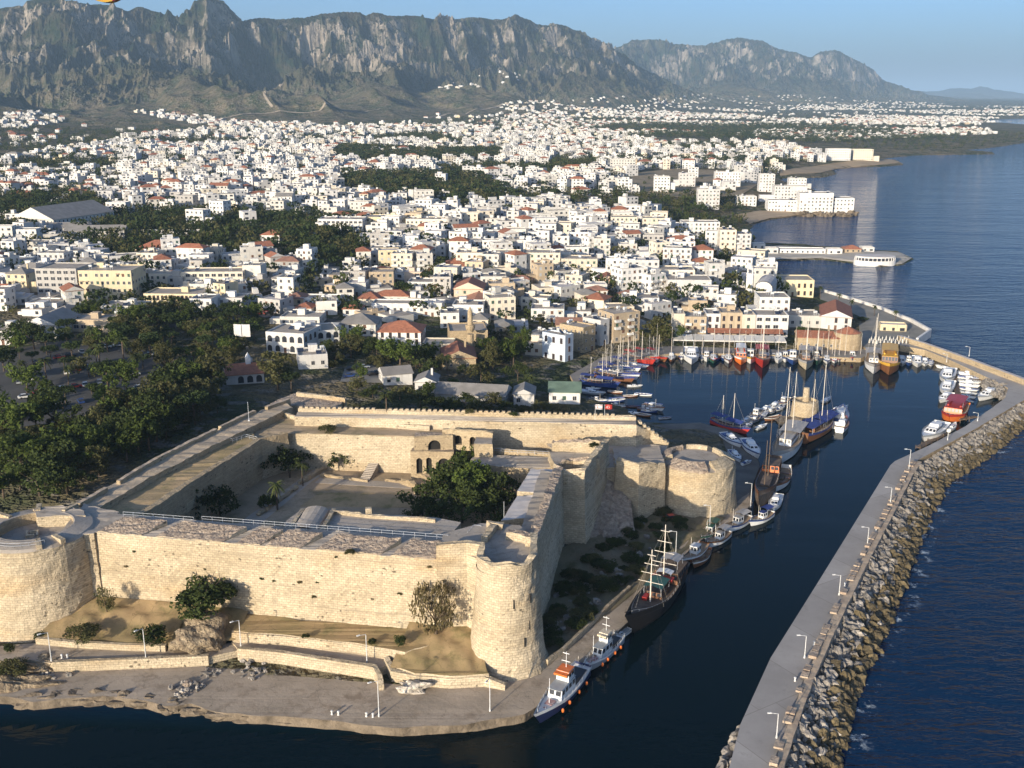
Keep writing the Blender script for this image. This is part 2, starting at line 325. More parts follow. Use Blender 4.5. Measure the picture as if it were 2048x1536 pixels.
def terrain():
    rad = np.concatenate([np.geomspace(95, 2300, 300), np.arange(2320, 6900, 11), np.geomspace(6930, 13000, 150), np.geomspace(13100, 45000, 70)])
    az = np.radians(np.linspace(-36, 36, 1320))
    A, D = np.meshgrid(az, rad); X, Y = D * np.sin(A), D * np.cos(A)
    x, y = X.ravel(), Y.ravel(); Z = np.concatenate([height(x[i:i + 60000], y[i:i + 60000]) for i in range(0, len(x), 60000)])
    V = np.stack([x, y, Z], 1); n, m = len(rad), len(az)
    i = np.arange(n - 1)[:, None] * m + np.arange(m - 1)[None]; q = np.stack([i, i + 1, i + m + 1, i + m], -1).reshape(-1, 4)
    keep = Z[q].max(1) > -4.9; q = q[keep]
    return np_mesh('terrain', V, q, M_TERR, smooth=False)
def mat_terrain():
    m, t, b = nodes('hill_ground'); b.inputs['Roughness'].default_value = 1; b.inputs['Specular IOR Level'].default_value = .1
    g = N(t, 'NewGeometry'); sx = N(t, 'SeparateXYZ'); t.links.new(g.outputs['Normal'], sx.inputs[0]); pz = N(t, 'SeparateXYZ'); t.links.new(g.outputs['Position'], pz.inputs[0])
    p = pos(t)
    veg = mix(t, noise(t, p, .012, 6, .65, .4, .6), (.020, .032, .014), (.070, .058, .035))
    veg = mix(t, noise(t, p, .06, 4, .6, .50, .70), veg, (.016, .025, .010))
    dry = mix(t, noise(t, p, .022, 5, .6, .42, .6), (.17, .14, .085), (.050, .066, .028))
    dry = mix(t, noise(t, p, .15, 4, .6, .52, .66), dry, (.22, .20, .175))
    hi = N(t, 'MapRange'); hi.inputs[1].default_value = 80; hi.inputs[2].default_value = 240; t.links.new(pz.outputs[2], hi.inputs[0])
    base = mix(t, hi.outputs[0], dry, veg)
    st = math_(t, 'ADD', sx.outputs[2], math_(t, 'MULTIPLY', math_(t, 'SUBTRACT', noise(t, p, .011, 7, .7, .3, .7), .5), .46))
    ro = N(t, 'MapRange'); ro.inputs[1].default_value = .66; ro.inputs[2].default_value = .50; t.links.new(st, ro.inputs[0])
    rock = mix(t, noise(t, pos(t, (1, 1, .35)), .03, 6, .7, .35, .65), (.38, .33, .27), (.17, .145, .115))
    hr = N(t, 'MapRange'); hr.inputs[1].default_value = 205; hr.inputs[2].default_value = 300; t.links.new(math_(t, 'ADD', pz.outputs[2], math_(t, 'MULTIPLY', noise(t, p, .004, 5, .6, .3, .7), 70)), hr.inputs[0])
    pat = noise(t, pos(t, (1, 1, .6)), .0038, 6, .68, .46, .55)
    col = mix(t, math_(t, 'MULTIPLY', math_(t, 'MULTIPLY', ro.outputs[0], hr.outputs[0]), pat), base, rock); t.links.new(col, b.inputs['Base Color'])
    rn = noise(t, pos(t, (1, 1, .5)), .016, 6, .7, 0, 1); bump(t, b, math_(t, 'ADD', noise(t, p, .06, 6, .7, 0, 1), math_(t, 'MULTIPLY', math_(t, 'ABSOLUTE', math_(t, 'SUBTRACT', rn, .5)), 5.0)), 10.0, .9)
    return m
M_TERR = mat_terrain()
struct('hills', terrain())

def mat_water():
    m, t, b = nodes('sea_water'); b.inputs['IOR'].default_value = 1.33; b.inputs['Specular IOR Level'].default_value = .12; b.inputs['Roughness'].default_value = .06
    at = N(t, 'Attribute', attribute_name='calm'); cl = at.outputs['Fac']
    a2 = N(t, 'Attribute', attribute_name='shore'); p = pos(t)
    foam = math_(t, 'MULTIPLY', a2.outputs['Fac'], noise(t, pos(t, (1, 1, 1)), .22, 6, .75, .56, .64))
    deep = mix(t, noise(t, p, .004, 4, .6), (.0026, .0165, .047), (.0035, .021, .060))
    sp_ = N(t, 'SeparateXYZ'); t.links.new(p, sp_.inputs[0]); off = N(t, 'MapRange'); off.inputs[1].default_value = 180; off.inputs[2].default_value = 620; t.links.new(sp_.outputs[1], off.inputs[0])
    deep = mix(t, off.outputs[0], deep, (.0055, .036, .105))              # bluer farther out: sky reflection at low angles put into the colour
    col = mix(t, cl, deep, mix(t, off.outputs[0], (.0012, .0065, .0085), (.003, .016, .030))); col = mix(t, foam, col, (.55, .62, .66)); t.links.new(col, b.inputs['Base Color'])  # basin water likewise: bluer far off in place of reflected sky
    t.links.new(math_(t, 'ADD', math_(t, 'MULTIPLY', foam, .7), .05), b.inputs['Roughness'])
    r = N(t, 'Mapping'); r.inputs['Rotation'].default_value = (0, 0, R_(-28)); r.inputs['Scale'].default_value = (.35, 1, 1); t.links.new(p, r.inputs[0])
    w1 = noise(t, r.outputs[0], .11, 4, .6, 0, 1); w2 = noise(t, r.outputs[0], .6, 3, .6, 0, 1); sw = noise(t, r.outputs[0], .02, 2, .5, 0, 1)
    h = math_(t, 'ADD', math_(t, 'ADD', math_(t, 'MULTIPLY', w1, 1.0), math_(t, 'MULTIPLY', w2, .34)), math_(t, 'MULTIPLY', sw, 1.6))
    amp = math_(t, 'SUBTRACT', 1.0, math_(t, 'MULTIPLY', cl, .955)); h = math_(t, 'MULTIPLY', h, amp)
    bump(t, b, h, 2.4, 1.0)
    return m
HARB = [P(*q) for q in [(-1500,1700),(1440,1700),(1490,1430),(1640,1170),(1790,925),(1850,900),(2010,800),(1960,752),(1800,690),(1290,680),(1100,740),(1140,850),(1300,900),(1440,930),(1440,1000),(1100,1400),(700,1470),(-1500,1400)]]
BWO = [P(*q) for q in [(2075,835),(1975,915),(1900,962),(1840,1085),(1815,1170),(1765,1270),(1705,1410),(1675,1560),(1660,1700)]]
SHW = [P(*q) for q in [(1820,690),(2100,760)]]
def sea():
    rad = np.concatenate([[20], np.geomspace(60, 1600, 330), np.geomspace(1650, 90000, 60)]); az = np.radians(np.linspace(-60, 60, 520))
    A, D = np.meshgrid(az, rad); x, y = (D * np.sin(A)).ravel(), (D * np.cos(A)).ravel()
    V = np.stack([x, y, 0 * x], 1); n, m = len(rad), len(az)
    i = np.arange(n - 1)[:, None] * m + np.arange(m - 1)[None]; q = np.stack([i, i + 1, i + m + 1, i + m], -1).reshape(-1, 4)
    me = np_mesh('sea', V, q, mat_water(), smooth=True)
    hp = [(p.x, p.y) for p in HARB]; d = polydist(x, y, hp); ins = inpoly(x, y, hp)
    calm = np.where(ins, 1.0, np.clip(1 - d / 14, 0, 1)); a = me.attributes.new('calm', 'FLOAT', 'POINT'); a.data.foreach_set('value', calm.astype(np.float32))
    shore = np.clip(1 - polydist(x, y, [(p.x, p.y) for p in BWO], False) / 4.5, 0, 1) * 1.0
    shore = np.maximum(shore, np.clip(1 - polydist(x, y, [(p.x, p.y) for p in SHW], False) / 4, 0, 1) * .5)
    cs = np.abs(signed_s(x, y)); shore = np.where(ins, 0, np.maximum(shore, np.where((y > 450) & (x > 110), np.clip(1 - cs / 7, 0, 1) * .8, 0)))
    a = me.attributes.new('shore', 'FLOAT', 'POINT'); a.data.foreach_set('value', shore.astype(np.float32))
    struct('sea', me)
sea()
def haze():
    m = bpy.data.materials.new('haze_air'); m.use_nodes = True; t = m.node_tree; t.nodes.clear()
    o = t.nodes.new('ShaderNodeOutputMaterial'); v = t.nodes.new('ShaderNodeVolumePrincipled')
    v.inputs['Color'].default_value = (.50, .74, 1.0, 1); v.inputs['Density'].default_value = HAZE; v.inputs['Anisotropy'].default_value = 0.0
    t.links.new(v.outputs[0], o.inputs['Volume'])
    mb = MB(); mb.box((0, 45000, -6.2), (220000, 100000, 766))
    tag(link('haze', mb.mesh('haze', m)), kind='stuff')
HAZE = 5.4e-5
haze()
# ================================================================ the castle
M_STONE = stone('castle_limestone', (.57, .475, .335), (.43, .35, .235), (.45, .325, .185), row=.46, wid=.9, pock=.95, bmp=.09, course=.42)
M_STONE2 = stone('inner_limestone', (.46, .365, .235), (.37, .285, .18), (.33, .26, .17), row=.45, wid=.9, pock=.9, bmp=.1, course=.25)
M_SCREED = grime('grey_roof_screed', (.43, .375, .31), (.34, .295, .24), (.24, .20, .155))
M_PALE = simple('pale_roof_screed', (.56, .52, .48), (.45, .41, .38), .95, .3, bmp=.02)
M_RUBBLE = simple('rubble_fill', (.48, .385, .29), (.25, .19, .145), 1, 1.1, bmp=.35)
M_DIRT = grime('courtyard_dirt', (.44, .335, .225), (.30, .235, .15), (.18, .16, .08))
M_LAWN = grime('dry_lawn', (.46, .33, .19), (.33, .25, .13), (.17, .165, .065))
M_GALV = simple('galvanised_rail', (.62, .64, .66), (.55, .57, .6), .5, 2, metal=.3)
M_CONC = grime('worn_concrete', (.40, .33, .255), (.30, .25, .19), (.19, .145, .10))
M_WETROCK = simple('wet_shore_rock', (.21, .165, .115), (.09, .07, .048), .95, .35, bmp=.25)
M_ROCK = simple('bare_rock', (.42, .33, .215), (.19, .14, .09), 1, 1.1, bmp=.5)
M_GRASS = grime('dry_grass_bank', (.38, .265, .14), (.26, .20, .095), (.13, .125, .05))
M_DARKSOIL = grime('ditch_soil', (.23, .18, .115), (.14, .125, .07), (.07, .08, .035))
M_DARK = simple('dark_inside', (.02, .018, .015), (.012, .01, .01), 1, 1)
def Q(z, *pts): return [(P(x, y, z).x, P(x, y, z).y) for x, y in pts]
def area(p): return sum(p[i - 1][0] * p[i][1] - p[i][0] * p[i - 1][1] for i in range(len(p))) / 2
def rough(mb, poly, zb, zt, cell=1.6, amp=.18, batter=.0, flare=0, mi=0, mtop=1, tj=.2, top=True):
    n = len(poly); zt = list(zt) if hasattr(zt, '__len__') else [zt] * n; poly = list(poly)
    if area(poly) < 0: poly = poly[::-1]; zt = zt[::-1]
    nor = []
    for i in range(n):
        a, b = poly[i], poly[(i + 1) % n]; L = math.hypot(b[0] - a[0], b[1] - a[1]) + 1e-9
        nor.append(((b[1] - a[1]) / L, -(b[0] - a[0]) / L, L))
    ring = []
    for i in range(n):
        a, b = poly[i], poly[(i + 1) % n]; e, pe = nor[i], nor[i - 1]
        mx, my = e[0] + pe[0], e[1] + pe[1]; q = max(.35, (mx * mx + my * my) / 2); mx, my = mx / q, my / q
        k = max(1, round(e[2] / cell))
        for j in range(k):
            t = j / k; nx, ny = (mx, my) if j == 0 else (e[0], e[1])
            ring.append((a[0] + (b[0] - a[0]) * t, a[1] + (b[1] - a[1]) * t, nx, ny, zt[i] + (zt[(i + 1) % n] - zt[i]) * t))
    m = len(ring); rows = max(2, round((max(zt) - zb) / cell)); vs = []
    for r in range(rows + 1):
        f = r / rows
        for x, y, nx, ny, z1 in ring:
            z = zb + (z1 - zb) * f
            o = batter * (z1 - z) + flare * (1 - f) ** 4 + amp * 2 * (n3(x * .55 + 31, y * .55 + z * .9, z * .6, 5) - .5)
            if r == rows: z += tj * 2 * (n3(x * .9, y * .9, 3, 8) - .5)
            vs.append((x + nx * o, y + ny * o, z))
    fs = [(r * m + k, r * m + (k + 1) % m, (r + 1) * m + (k + 1) % m, (r + 1) * m + k) for r in range(rows) for k in range(m)]
    mb.add(vs, fs, mi)
    if top:
        tv = vs[-m:]; tr = tessellate_polygon([[Vector((v[0], v[1], 0)) for v in tv]]); mb.add(tv, [tuple(t) for t in tr], mtop)
def along(pts, thick, side=1):          # polygon of a wall along a polyline, thickened to its left (side=1)
    off = []
    for i, p in enumerate(pts):
        a = pts[max(0, i - 1)]; b = pts[min(len(pts) - 1, i + 1)]; L = math.hypot(b[0] - a[0], b[1] - a[1]) + 1e-9
        off.append((p[0] - (b[1] - a[1]) / L * thick * side, p[1] + (b[0] - a[0]) / L * thick * side))
    return list(pts) + off[::-1]
def strip(mb, pts, thick, zb, zt, **kw):
    zz = list(zt) if hasattr(zt, '__len__') else [zt] * len(pts); side = kw.pop('side', 1)
    rough(mb, along(pts, thick, side), zb, zz + zz[::-1], **kw)
def railing(mb, pts, z, h=1.1, step=2.2, r=.035, mi=0):
    for i in range(len(pts) - 1):
        a, b = Vector((*pts[i], 0)), Vector((*pts[i + 1], 0)); L = (b - a).length; k = max(1, round(L / step))
        for j in range(k + 1):
            q = a.lerp(b, j / k); mb.tube((q.x, q.y, z), (q.x, q.y, z + h), r, r, 4, mi)
        for hh in (.55, 1.08): mb.tube((a.x, a.y, z + hh), (b.x, b.y, z + hh), r, r, 4, mi)
def arch_pts(u0, u1, z0, z1, n=8):
    r = (u1 - u0) / 2; c = (u0 + u1) / 2; zs = z1 - min(r, (z1 - z0) * .6); k = (z1 - zs)
    return [(u0, z0), (u1, z0), (u1, zs)] + [(c + r * math.cos(math.pi * j / n), zs + k * math.sin(math.pi * j / n)) for j in range(1, n)] + [(u0, zs)]
def facade(mb, a, b, z0, z1, holes, depth=1.2, mi=0, mback=None, mrev=None):   # wall face a->b (outside on the right) with real openings
    a, b = Vector((*a[:2], 0)), Vector((*b[:2], 0)); d = (b - a); L = d.length; d.normalize(); nrm = Vector((-d.y, d.x, 0))
    to3 = lambda u, z, q=0: (a.x + d.x * u + nrm.x * q, a.y + d.y * u + nrm.y * q, z)
    loops = [[Vector((0, z0, 0)), Vector((L, z0, 0)), Vector((L, z1, 0)), Vector((0, z1, 0))]] + [[Vector((u, z, 0)) for u, z in h] for h in holes]
    tr = tessellate_polygon(loops); fl = [v for l in loops for v in l]
    mb.add([to3(v.x, v.y) for v in fl], [tuple(t) for t in tr], mi)
    for h in holes:
        n = len(h); vs = [to3(u, z) for u, z in h] + [to3(u, z, depth) for u, z in h]
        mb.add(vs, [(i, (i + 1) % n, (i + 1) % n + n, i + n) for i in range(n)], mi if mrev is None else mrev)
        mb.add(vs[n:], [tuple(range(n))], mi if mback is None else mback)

CASTLE = thing('castle', 'large walled sandstone castle with round towers and a courtyard beside the harbour', 'castle', (-25, 205, 2))
def cpart(name, mb, mats, label=None, smooth=False, parent=None):
    o = part(name, mb, mats, CASTLE, smooth, world=True, label=label)
    return o
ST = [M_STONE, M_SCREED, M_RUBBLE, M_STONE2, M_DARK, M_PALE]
# ---- front curtain wall with its rubble-filled parapets
A0, A1 = Vector((*Q(19.5, (183, 1064))[0], 0)), Vector((*Q(19.5, (877, 1120))[0], 0))
ux = (A1 - A0).normalized(); nx_ = Vector((-ux.y, ux.x, 0)); LW = (A1 - A0).length
W_ = lambda t, q: tuple((A0 + ux * (t * LW) + nx_ * q)[:2])
mb = MB(); rough(mb, [W_(0, 0), W_(1.0, 0), W_(1.0, 9), W_(0, 9)], 1.5, 19.5, cell=1.3, amp=.14, batter=.045, tj=.1)
curt = cpart('curtain_wall', mb, ST, 'sunlit curtain wall facing the sea')
fx = lambda px: (px - 183) / 694.0
for t0, t1 in ((195, 288), (318, 455), (482, 530), (541, 610), (641, 766), (786, 874)):
    mb = MB(); a, b = fx(t0), fx(t1); sk = 2.4 / LW
    ring = [W_(a, .15), W_(b, .15), W_(b + sk, 5.6), W_(a + sk, 5.6)]
    nu, nv = max(3, int((b - a) * LW / .8)), 7; vs = []
    for j in range(nv + 1):
        for i in range(nu + 1):
            u = a + (b - a) * i / nu + sk * j / nv; q = .15 + 5.45 * j / nv; x, y = W_(u, q)
            vs.append((x, y, 19.6 + .95 * j / nv + .35 * (n3(x * 1.3, y * 1.3, 1, 4) - .4)))
    m = nu + 1; fs = [(j * m + i, j * m + i + 1, (j + 1) * m + i + 1, (j + 1) * m + i) for j in range(nv) for i in range(nu)]
    mb.add(vs, fs, 2)
    edge = list(range(m)) + [j * m + nu for j in range(1, nv + 1)] + [nv * m + i for i in range(nu - 1, -1, -1)] + [j * m for j in range(nv - 1, 0, -1)]
    ev = [vs[k] for k in edge]; k = len(ev)
    mb.add(ev + [(v[0], v[1], 19.2) for v in ev], [(i, (i + 1) % k, (i + 1) % k + k, i + k) for i in range(k)], 0)
    o = link('rubble_parapet', mb.mesh('rubble_parapet', ST, off=CASTLE.location), CASTLE)
mb = MB(); railing(mb, [W_(.03, 7.9), W_(.25, 7.9)], 19.5); cpart('railing', mb, M_GALV)
mb = MB(); railing(mb, [W_(.27, 8.6), W_(.995, 8.6)], 19.5); cpart('railing', mb, M_GALV)
mb = MB(); railing(mb, Q(19.5, (935, 1074), (948, 1060), (962, 1062)), 19.5, step=1.2); cpart('railing', mb, M_GALV)
# ---- corner tower
CT = (-.9, 166.2)
mb = MB(); mb.lathe((CT[0], CT[1], 0), [(7.9, 1.2), (7.2, 2.6), (6.7, 5), (6.4, 7.5), (6.2, 10), (5.95, 13), (5.75, 16), (5.5, 20.4)], 72, 0, cap=False, jit=.4)
plat = [(-13.6, 169.3), (-8.2, 169.6), (-5, 167), (4.4, 167), (4.6, 175), (1.5, 183), (-6, 184), (-13, 179)]
rough(mb, plat, 2, 20.4, cell=1.5, amp=.12, batter=.02, tj=.0)
mb.lathe((CT[0], CT[1], 0), [(5.4, 20.42), (.1, 20.43)], 40, 1)
arc = [(CT[0] + 5.45 * math.cos(R_(k)), CT[1] + 5.45 * math.sin(R_(k))) for k in range(152, 375, 9)]
path = [(-13.6, 169.2), (-8.3, 169.6)] + arc + [(4.55, 171), (4.7, 175)]
zz = [22.3 + .35 * math.sin(i * .9) + .3 * n3(i * .7, 3, 0) for i in range(len(path))]
strip(mb, path, 1.25, 18.5, zz, cell=1.0, amp=.1, side=1, mtop=0, tj=.15)
strip(mb, [(4.5, 174.5), (2.6, 176.4), (-.6, 177.6)], 1.6, 20, 22.0, cell=1.0, amp=.15, mtop=2)
strip(mb, Q(21.6, (962, 1072), (980, 1049), (972, 1041), (1008, 1044)), 1.3, 20, 21.6, cell=1, amp=.15, mtop=0, side=-1)
for ang, z in ((-78, 14.5), (-50, 10), (-45, 14.8), (-60, 7)):
    x, y = CT[0] + (6.72 - z * .062 - .30) * math.cos(R_(ang)), CT[1] + (6.72 - z * .062 - .30) * math.sin(R_(ang)); mb.box((x, y, z), (.9, .22, 1.7), R_(ang), 4)
cpart('corner_tower', mb, ST, 'rounded corner tower with a flared foot')
# ---- left round tower
LT = (-92.5, 183.5)
mb = MB(); mb.lathe((*LT, 0), [(12.6, .5), (12.0, 3), (11.6, 7), (11.1, 18.6), (11.0, 19.3)], 64, 0, cap=False, jit=.35)
mb.lathe((*LT, 0), [(11.0, 19.3), (10.4, 19.7), (7.1, 20.2), (6.9, 20.1)], 64, 1, cap=False, jit=.3)
mb.lathe((*LT, 0), [(6.9, 20.1), (6.8, 17.9)], 48, 3, cap=False, jit=.2); mb.lathe((*LT, 0), [(6.8, 17.9), (.1, 17.85)], 32, 1)
for a in (-62, -40, 150, 110, 70):
    x, y = LT[0] + 9.3 * math.cos(R_(a)), LT[1] + 9.3 * math.sin(R_(a)); mb.box((x, y, 19.5), (3.6, .9, .95), R_(a), 0)
x, y = LT[0] - 1, LT[1] + .5
for dx, dy, sx, sy in ((-1, 0, .4, 2.4), (1, 0, .4, 2.4), (0, -1, 1.6, .4), (0, 1, 1.6, .4)): mb.box((x + dx, y + dy, 17.85), (sx, sy, .55), .4, 0)
rough(mb, Q(20.2, (66, 1018), (116, 1010), (168, 1020), (170, 1030), (74, 1033)), 17, 20.2, cell=1.2, amp=.15, mtop=1)
cpart('round_tower', mb, ST, 'big round tower cut by the left edge of the picture')
mb = MB(); railing(mb, [(LT[0] + 9.6 * math.cos(R_(a)), LT[1] + 9.6 * math.sin(R_(a))) for a in range(-120, -55, 8)], 19.6, step=2); cpart('railing', mb, M_GALV)
mb = MB(); rough(mb, [(-87, 180), (-80.2, 181), (-79.5, 192), (-88, 196)], 2, 19.4, cell=1.5, amp=.15, batter=.03); cpart('curtain_wall', mb, ST)
# ---- west wall towards the harbour
mb = MB()
rough(mb, [(4.4, 173), (11.3, 215), (6.5, 217), (.4, 175)], 1.5, 19.0, cell=1.6, amp=.2, batter=.045)
strip(mb, [(4.4, 173), (7.5, 192), (11.3, 215)], 1.9, 18, [21.6, 20.6, 20.4], cell=1.2, amp=.2, tj=.45, mtop=2)
cpart('curtain_wall', mb, ST, 'shaded curtain wall facing the ditch and the harbour mouth')
mb = MB(); rough(mb, Q(18.6, (1062, 938), (1112, 938), (1084, 986), (1034, 983)), 7, 18.6, amp=.12, mtop=5); cpart('flat_roof_range', mb, ST)
mb = MB(); rough(mb, Q(18.4, (1035, 993), (1088, 990), (1064, 1034), (1001, 1042)), 7, 18.4, amp=.12, mtop=5); cpart('flat_roof_range', mb, ST)
# ---- jogged blocks between the west wall and the harbour tower
mb = MB(); rough(mb, [(11.2, 215.2), (16.2, 214), (23.6, 235), (9, 237)], 2, 16.5, amp=.2, batter=.05)
strip(mb, [(11.2, 215.2), (16.2, 214), (20, 225), (23.6, 235)], 1.4, 16, [19.6, 20.1, 20.2, 20.4], amp=.2, tj=.5, cell=1.1, mtop=0)
strip(mb, [(11.2, 215.2), (9.5, 222), (14, 226), (20.5, 225)], 1.1, 16, [19.4, 18.4, 18.6, 19.2], amp=.2, tj=.6, cell=1, side=-1, mtop=2)
strip(mb, [(23.4, 235), (16, 238), (10, 239)], 1.3, 15, [20, 19, 18.4], amp=.2, tj=.6, cell=1, mtop=2)
cpart('gate_block', mb, ST)
mb = MB(); rough(mb, [(25, 231.5), (30.2, 228.6), (37, 233), (37.5, 246), (25.5, 246)], 1.5, 14.6, amp=.2, batter=.04, mtop=1)
strip(mb, [(25, 231.5), (30.2, 228.6), (37, 233)], 1.2, 14, [16.2, 16.2, 14.8], amp=.2, tj=.5, cell=1, mtop=0)
rough(mb, [(14, 233), (26, 233), (38, 240), (40, 249), (30, 251), (9, 250)], 3, 13.8, amp=.2, mtop=1)
cpart('gate_block', mb, ST)
mb = MB(); vs = []; nu, nv = 14, 12                           # fallen rubble in the re-entrant
for j in range(nv + 1):
    for i in range(nu + 1):
        x = 15.5 + 13 * i / nu; y = 213 + 20 * j / nv
        vs.append((x, y, 2.0 + 9.5 * (j / nv) ** 1.5 * (1 - .5 * abs(i / nu - .45)) + 1.3 * (n3(x * .8, y * .8, 0, 6) - .5)))
m = nu + 1; mb.add(vs, [(j * m + i, j * m + i + 1, (j + 1) * m + i + 1, (j + 1) * m + i) for j in range(nv) for i in range(nu)], 2)
tag(cpart('rubble_slope', mb, ST), None)
# ---- harbour round tower
RT = (46.0, 241.0)
mb = MB(); mb.lathe((*RT, 0), [(10.9, .5), (10.4, 3), (10.0, 7), (9.75, 12.6), (9.6, 12.9)], 56, 0, cap=False, jit=.4)
mb.lathe((*RT, 0), [(9.6, 12.9), (5.4, 13.6), (.1, 13.7)], 40, 1)
for a0, a1 in ((-150, -82), (-70, -22), (-10, 40), (54, 100), (112, 190)):
    n = int((a1 - a0) / 6); prof = [(9.62, 12.6), (9.5, 13.3), (6.6, 14.7), (6.2, 14.6), (6.1, 13.4)]
    mb.lathe((*RT, 0), prof, n, 2 if a0 in (-150, 112) else 0, cap=False, a0=R_(a0), a1=R_(a1), jit=.3)
    for a in (a0, a1): mb.add([(RT[0] + r * math.cos(R_(a)), RT[1] + r * math.sin(R_(a)), z) for r, z in prof], [(0, 1, 2, 3, 4)], 0)
cpart('round_tower', mb, ST, 'round artillery tower beside the harbour quay')
# ---- far (landward) curtain wall with merlons
B0, B1 = Q(19.5, (588, 833))[0], Q(19.5, (1273, 850))[0]
mb = MB(); rough(mb, along([B0, B1], 5), 4, 19.5, cell=1.8, amp=.12, batter=.02)
d = (Vector(B1) - Vector(B0)); L = d.length; d.normalize(); nn = Vector((-d.y, d.x))
b0 = Vector(B0) + nn * 3.9
strip(mb, [tuple(b0), tuple(b0 + d * L)], 1.1, 19, 20.5, cell=1.5, amp=.08, mtop=0)
for k in range(int(L / 1.5)):
    if n3(k * .21, 9, 0) < .24: continue
    q = b0 + d * (k * 1.5 + .75) + nn * .55; mb.box((q.x, q.y, 20.4), (.85, .8, .62), math.atan2(d.y, d.x), 0)
cpart('curtain_wall', mb, ST, 'landward curtain wall with small merlons along its crest')
mb = MB(); strip(mb, [B1, (36, 252), (40.5, 251)], 2.0, 3, [19.4, 16.6, 13.6], cell=1.1, amp=.15, tj=.4, mtop=0)
for k in range(7): mb.box((33 + k * 1.1, 251.5, 19.0 - k * .85), (.7, 1.9, .7), .1, 0)
cpart('stepped_wall', mb, ST)
# ---- landward terrace and left rampart
mb = MB(); rough(mb, Q(17, (470, 862), (560, 821), (600, 834), (700, 846), (800, 852), (905, 858), (905, 874), (820, 874), (655, 868), (575, 868), (512, 888)), 5, 17, amp=.1)
cpart('rampart_terrace', mb, [M_STONE, M_DIRT])
mb = MB(); rough(mb, Q(17.5, (172, 1036), (262, 1034), (300, 1022), (380, 968), (463, 917), (521, 881), (500, 862), (440, 892), (300, 962)), 5, 17.5, amp=.12)
cpart('rampart_terrace', mb, [M_STONE2, M_LAWN], 'grassy rampart walk behind the left wall')
mb = MB(); strip(mb, Q(18, (262, 1036), (302, 1020), (382, 966), (465, 915), (523, 879), (577, 866)), 1.6, 12, 18.1, amp=.15, tj=.15, mtop=0, side=1); cpart('kerb_wall', mb, [M_STONE2, M_SCREED])
mb = MB(); rough(mb, Q(18.9, (148, 1012), (235, 962), (437, 858), (565, 803), (585, 814), (566, 822), (440, 884), (300, 955), (172, 1032)), .5, 18.9, amp=.15, batter=.04)
cpart('curtain_wall', mb, [M_STONE2, simple('rampart_top', (.50, .40, .28), (.33, .26, .18), 1, .35, bmp=.1)], 'left curtain wall above the wooded ditch')
M_WALK = simple('rampart_walk', (.50, .40, .29), (.33, .26, .19), 1, .35, bmp=.1)
for seg in ([(152, 1008), (208, 976)], [(232, 962), (310, 916)], [(312, 915), (428, 858)], [(436, 854), (490, 828), (506, 822)], [(530, 814), (575, 798)]):
    mb = MB(); strip(mb, Q(19.6, *seg), 1.0, 17, 19.8, cell=1.2, amp=.12, tj=.12, side=-1, mtop=1); cpart('parapet', mb, [M_STONE2, M_WALK])
mb = MB(); rough(mb, Q(17.5, (540, 806), (592, 786), (690, 798), (668, 822), (590, 812)), 1, 17.5, amp=.3, mtop=1)
strip(mb, Q(18.4, (592, 786), (690, 798)), .9, 16, 18.6, amp=.12, cell=1.2, mtop=0); cpart('rampart_terrace', mb, [M_STONE, M_RUBBLE])
mb = MB(); strip(mb, Q(18.3, (562, 822), (600, 832), (700, 840), (860, 850)), .7, 16.5, 18.2, amp=.1, cell=1.4, mtop=0, side=-1); cpart('parapet', mb, [M_STONE, M_SCREED])
mb = MB(); railing(mb, Q(17.5, (438, 880), (465, 886), (492, 877), (514, 882)), 17.5, step=1.4); cpart('railing', mb, M_GALV)
# ---- courtyard
mb = MB(); mb.prism([(-81, 190), (-13, 178), (2, 180), (11, 240), (11, 252), (-58, 258), (-88, 204)], 4, 7.2, 0, 0); cpart('courtyard_floor', mb, M_DIRT)
mb = MB(); mb.prism(Q(7.2, (456, 1062), (604, 955), (640, 930), (662, 936), (625, 962), (498, 1066)), 7.1, 7.24, 0)
mb.prism(Q(7.2, (640, 956), (860, 968), (862, 980), (630, 966)), 7.1, 7.25, 0); cpart('courtyard_path', mb, M_SCREED)
for seg in ([(640, 950), (735, 962)], [(770, 960), (858, 972)]):
    mb = MB(); strip(mb, Q(7.6, *seg), .7, 7, 7.8, amp=.2, cell=.8, tj=.25, mtop=0); cpart('ruined_wall', mb, [M_STONE2, M_RUBBLE])
for z_, seg, hh in ((7.6, [(600, 968), (664, 932)], 1.2), (7.6, [(520, 1030), (596, 975)], .8), (8, [(862, 940), (905, 975)], 2.4), (8, [(838, 948), (862, 965)], 1.6), (7.8, [(690, 925), (735, 930)], 1.4), (8, [(800, 962), (830, 972)], 1.5)):
    mb = MB(); strip(mb, Q(z_, *seg), .9, 7, 7 + hh, amp=.3, cell=.7, tj=.45, mtop=0); cpart('ruined_wall', mb, [M_STONE2, M_RUBBLE])
mb = MB(); rough(mb, Q(7.5, (830, 985), (850, 968), (905, 980), (890, 1000)), 6.5, 7.9, amp=.5, cell=.8, tj=.5, mtop=2); cpart('rubble_slope', mb, ST)
mb = MB(); mb.prism(Q(7.3, (640, 985), (820, 985), (845, 1015), (600, 1012)), 7.1, 7.27); cpart('grass_plot', mb, M_LAWN)
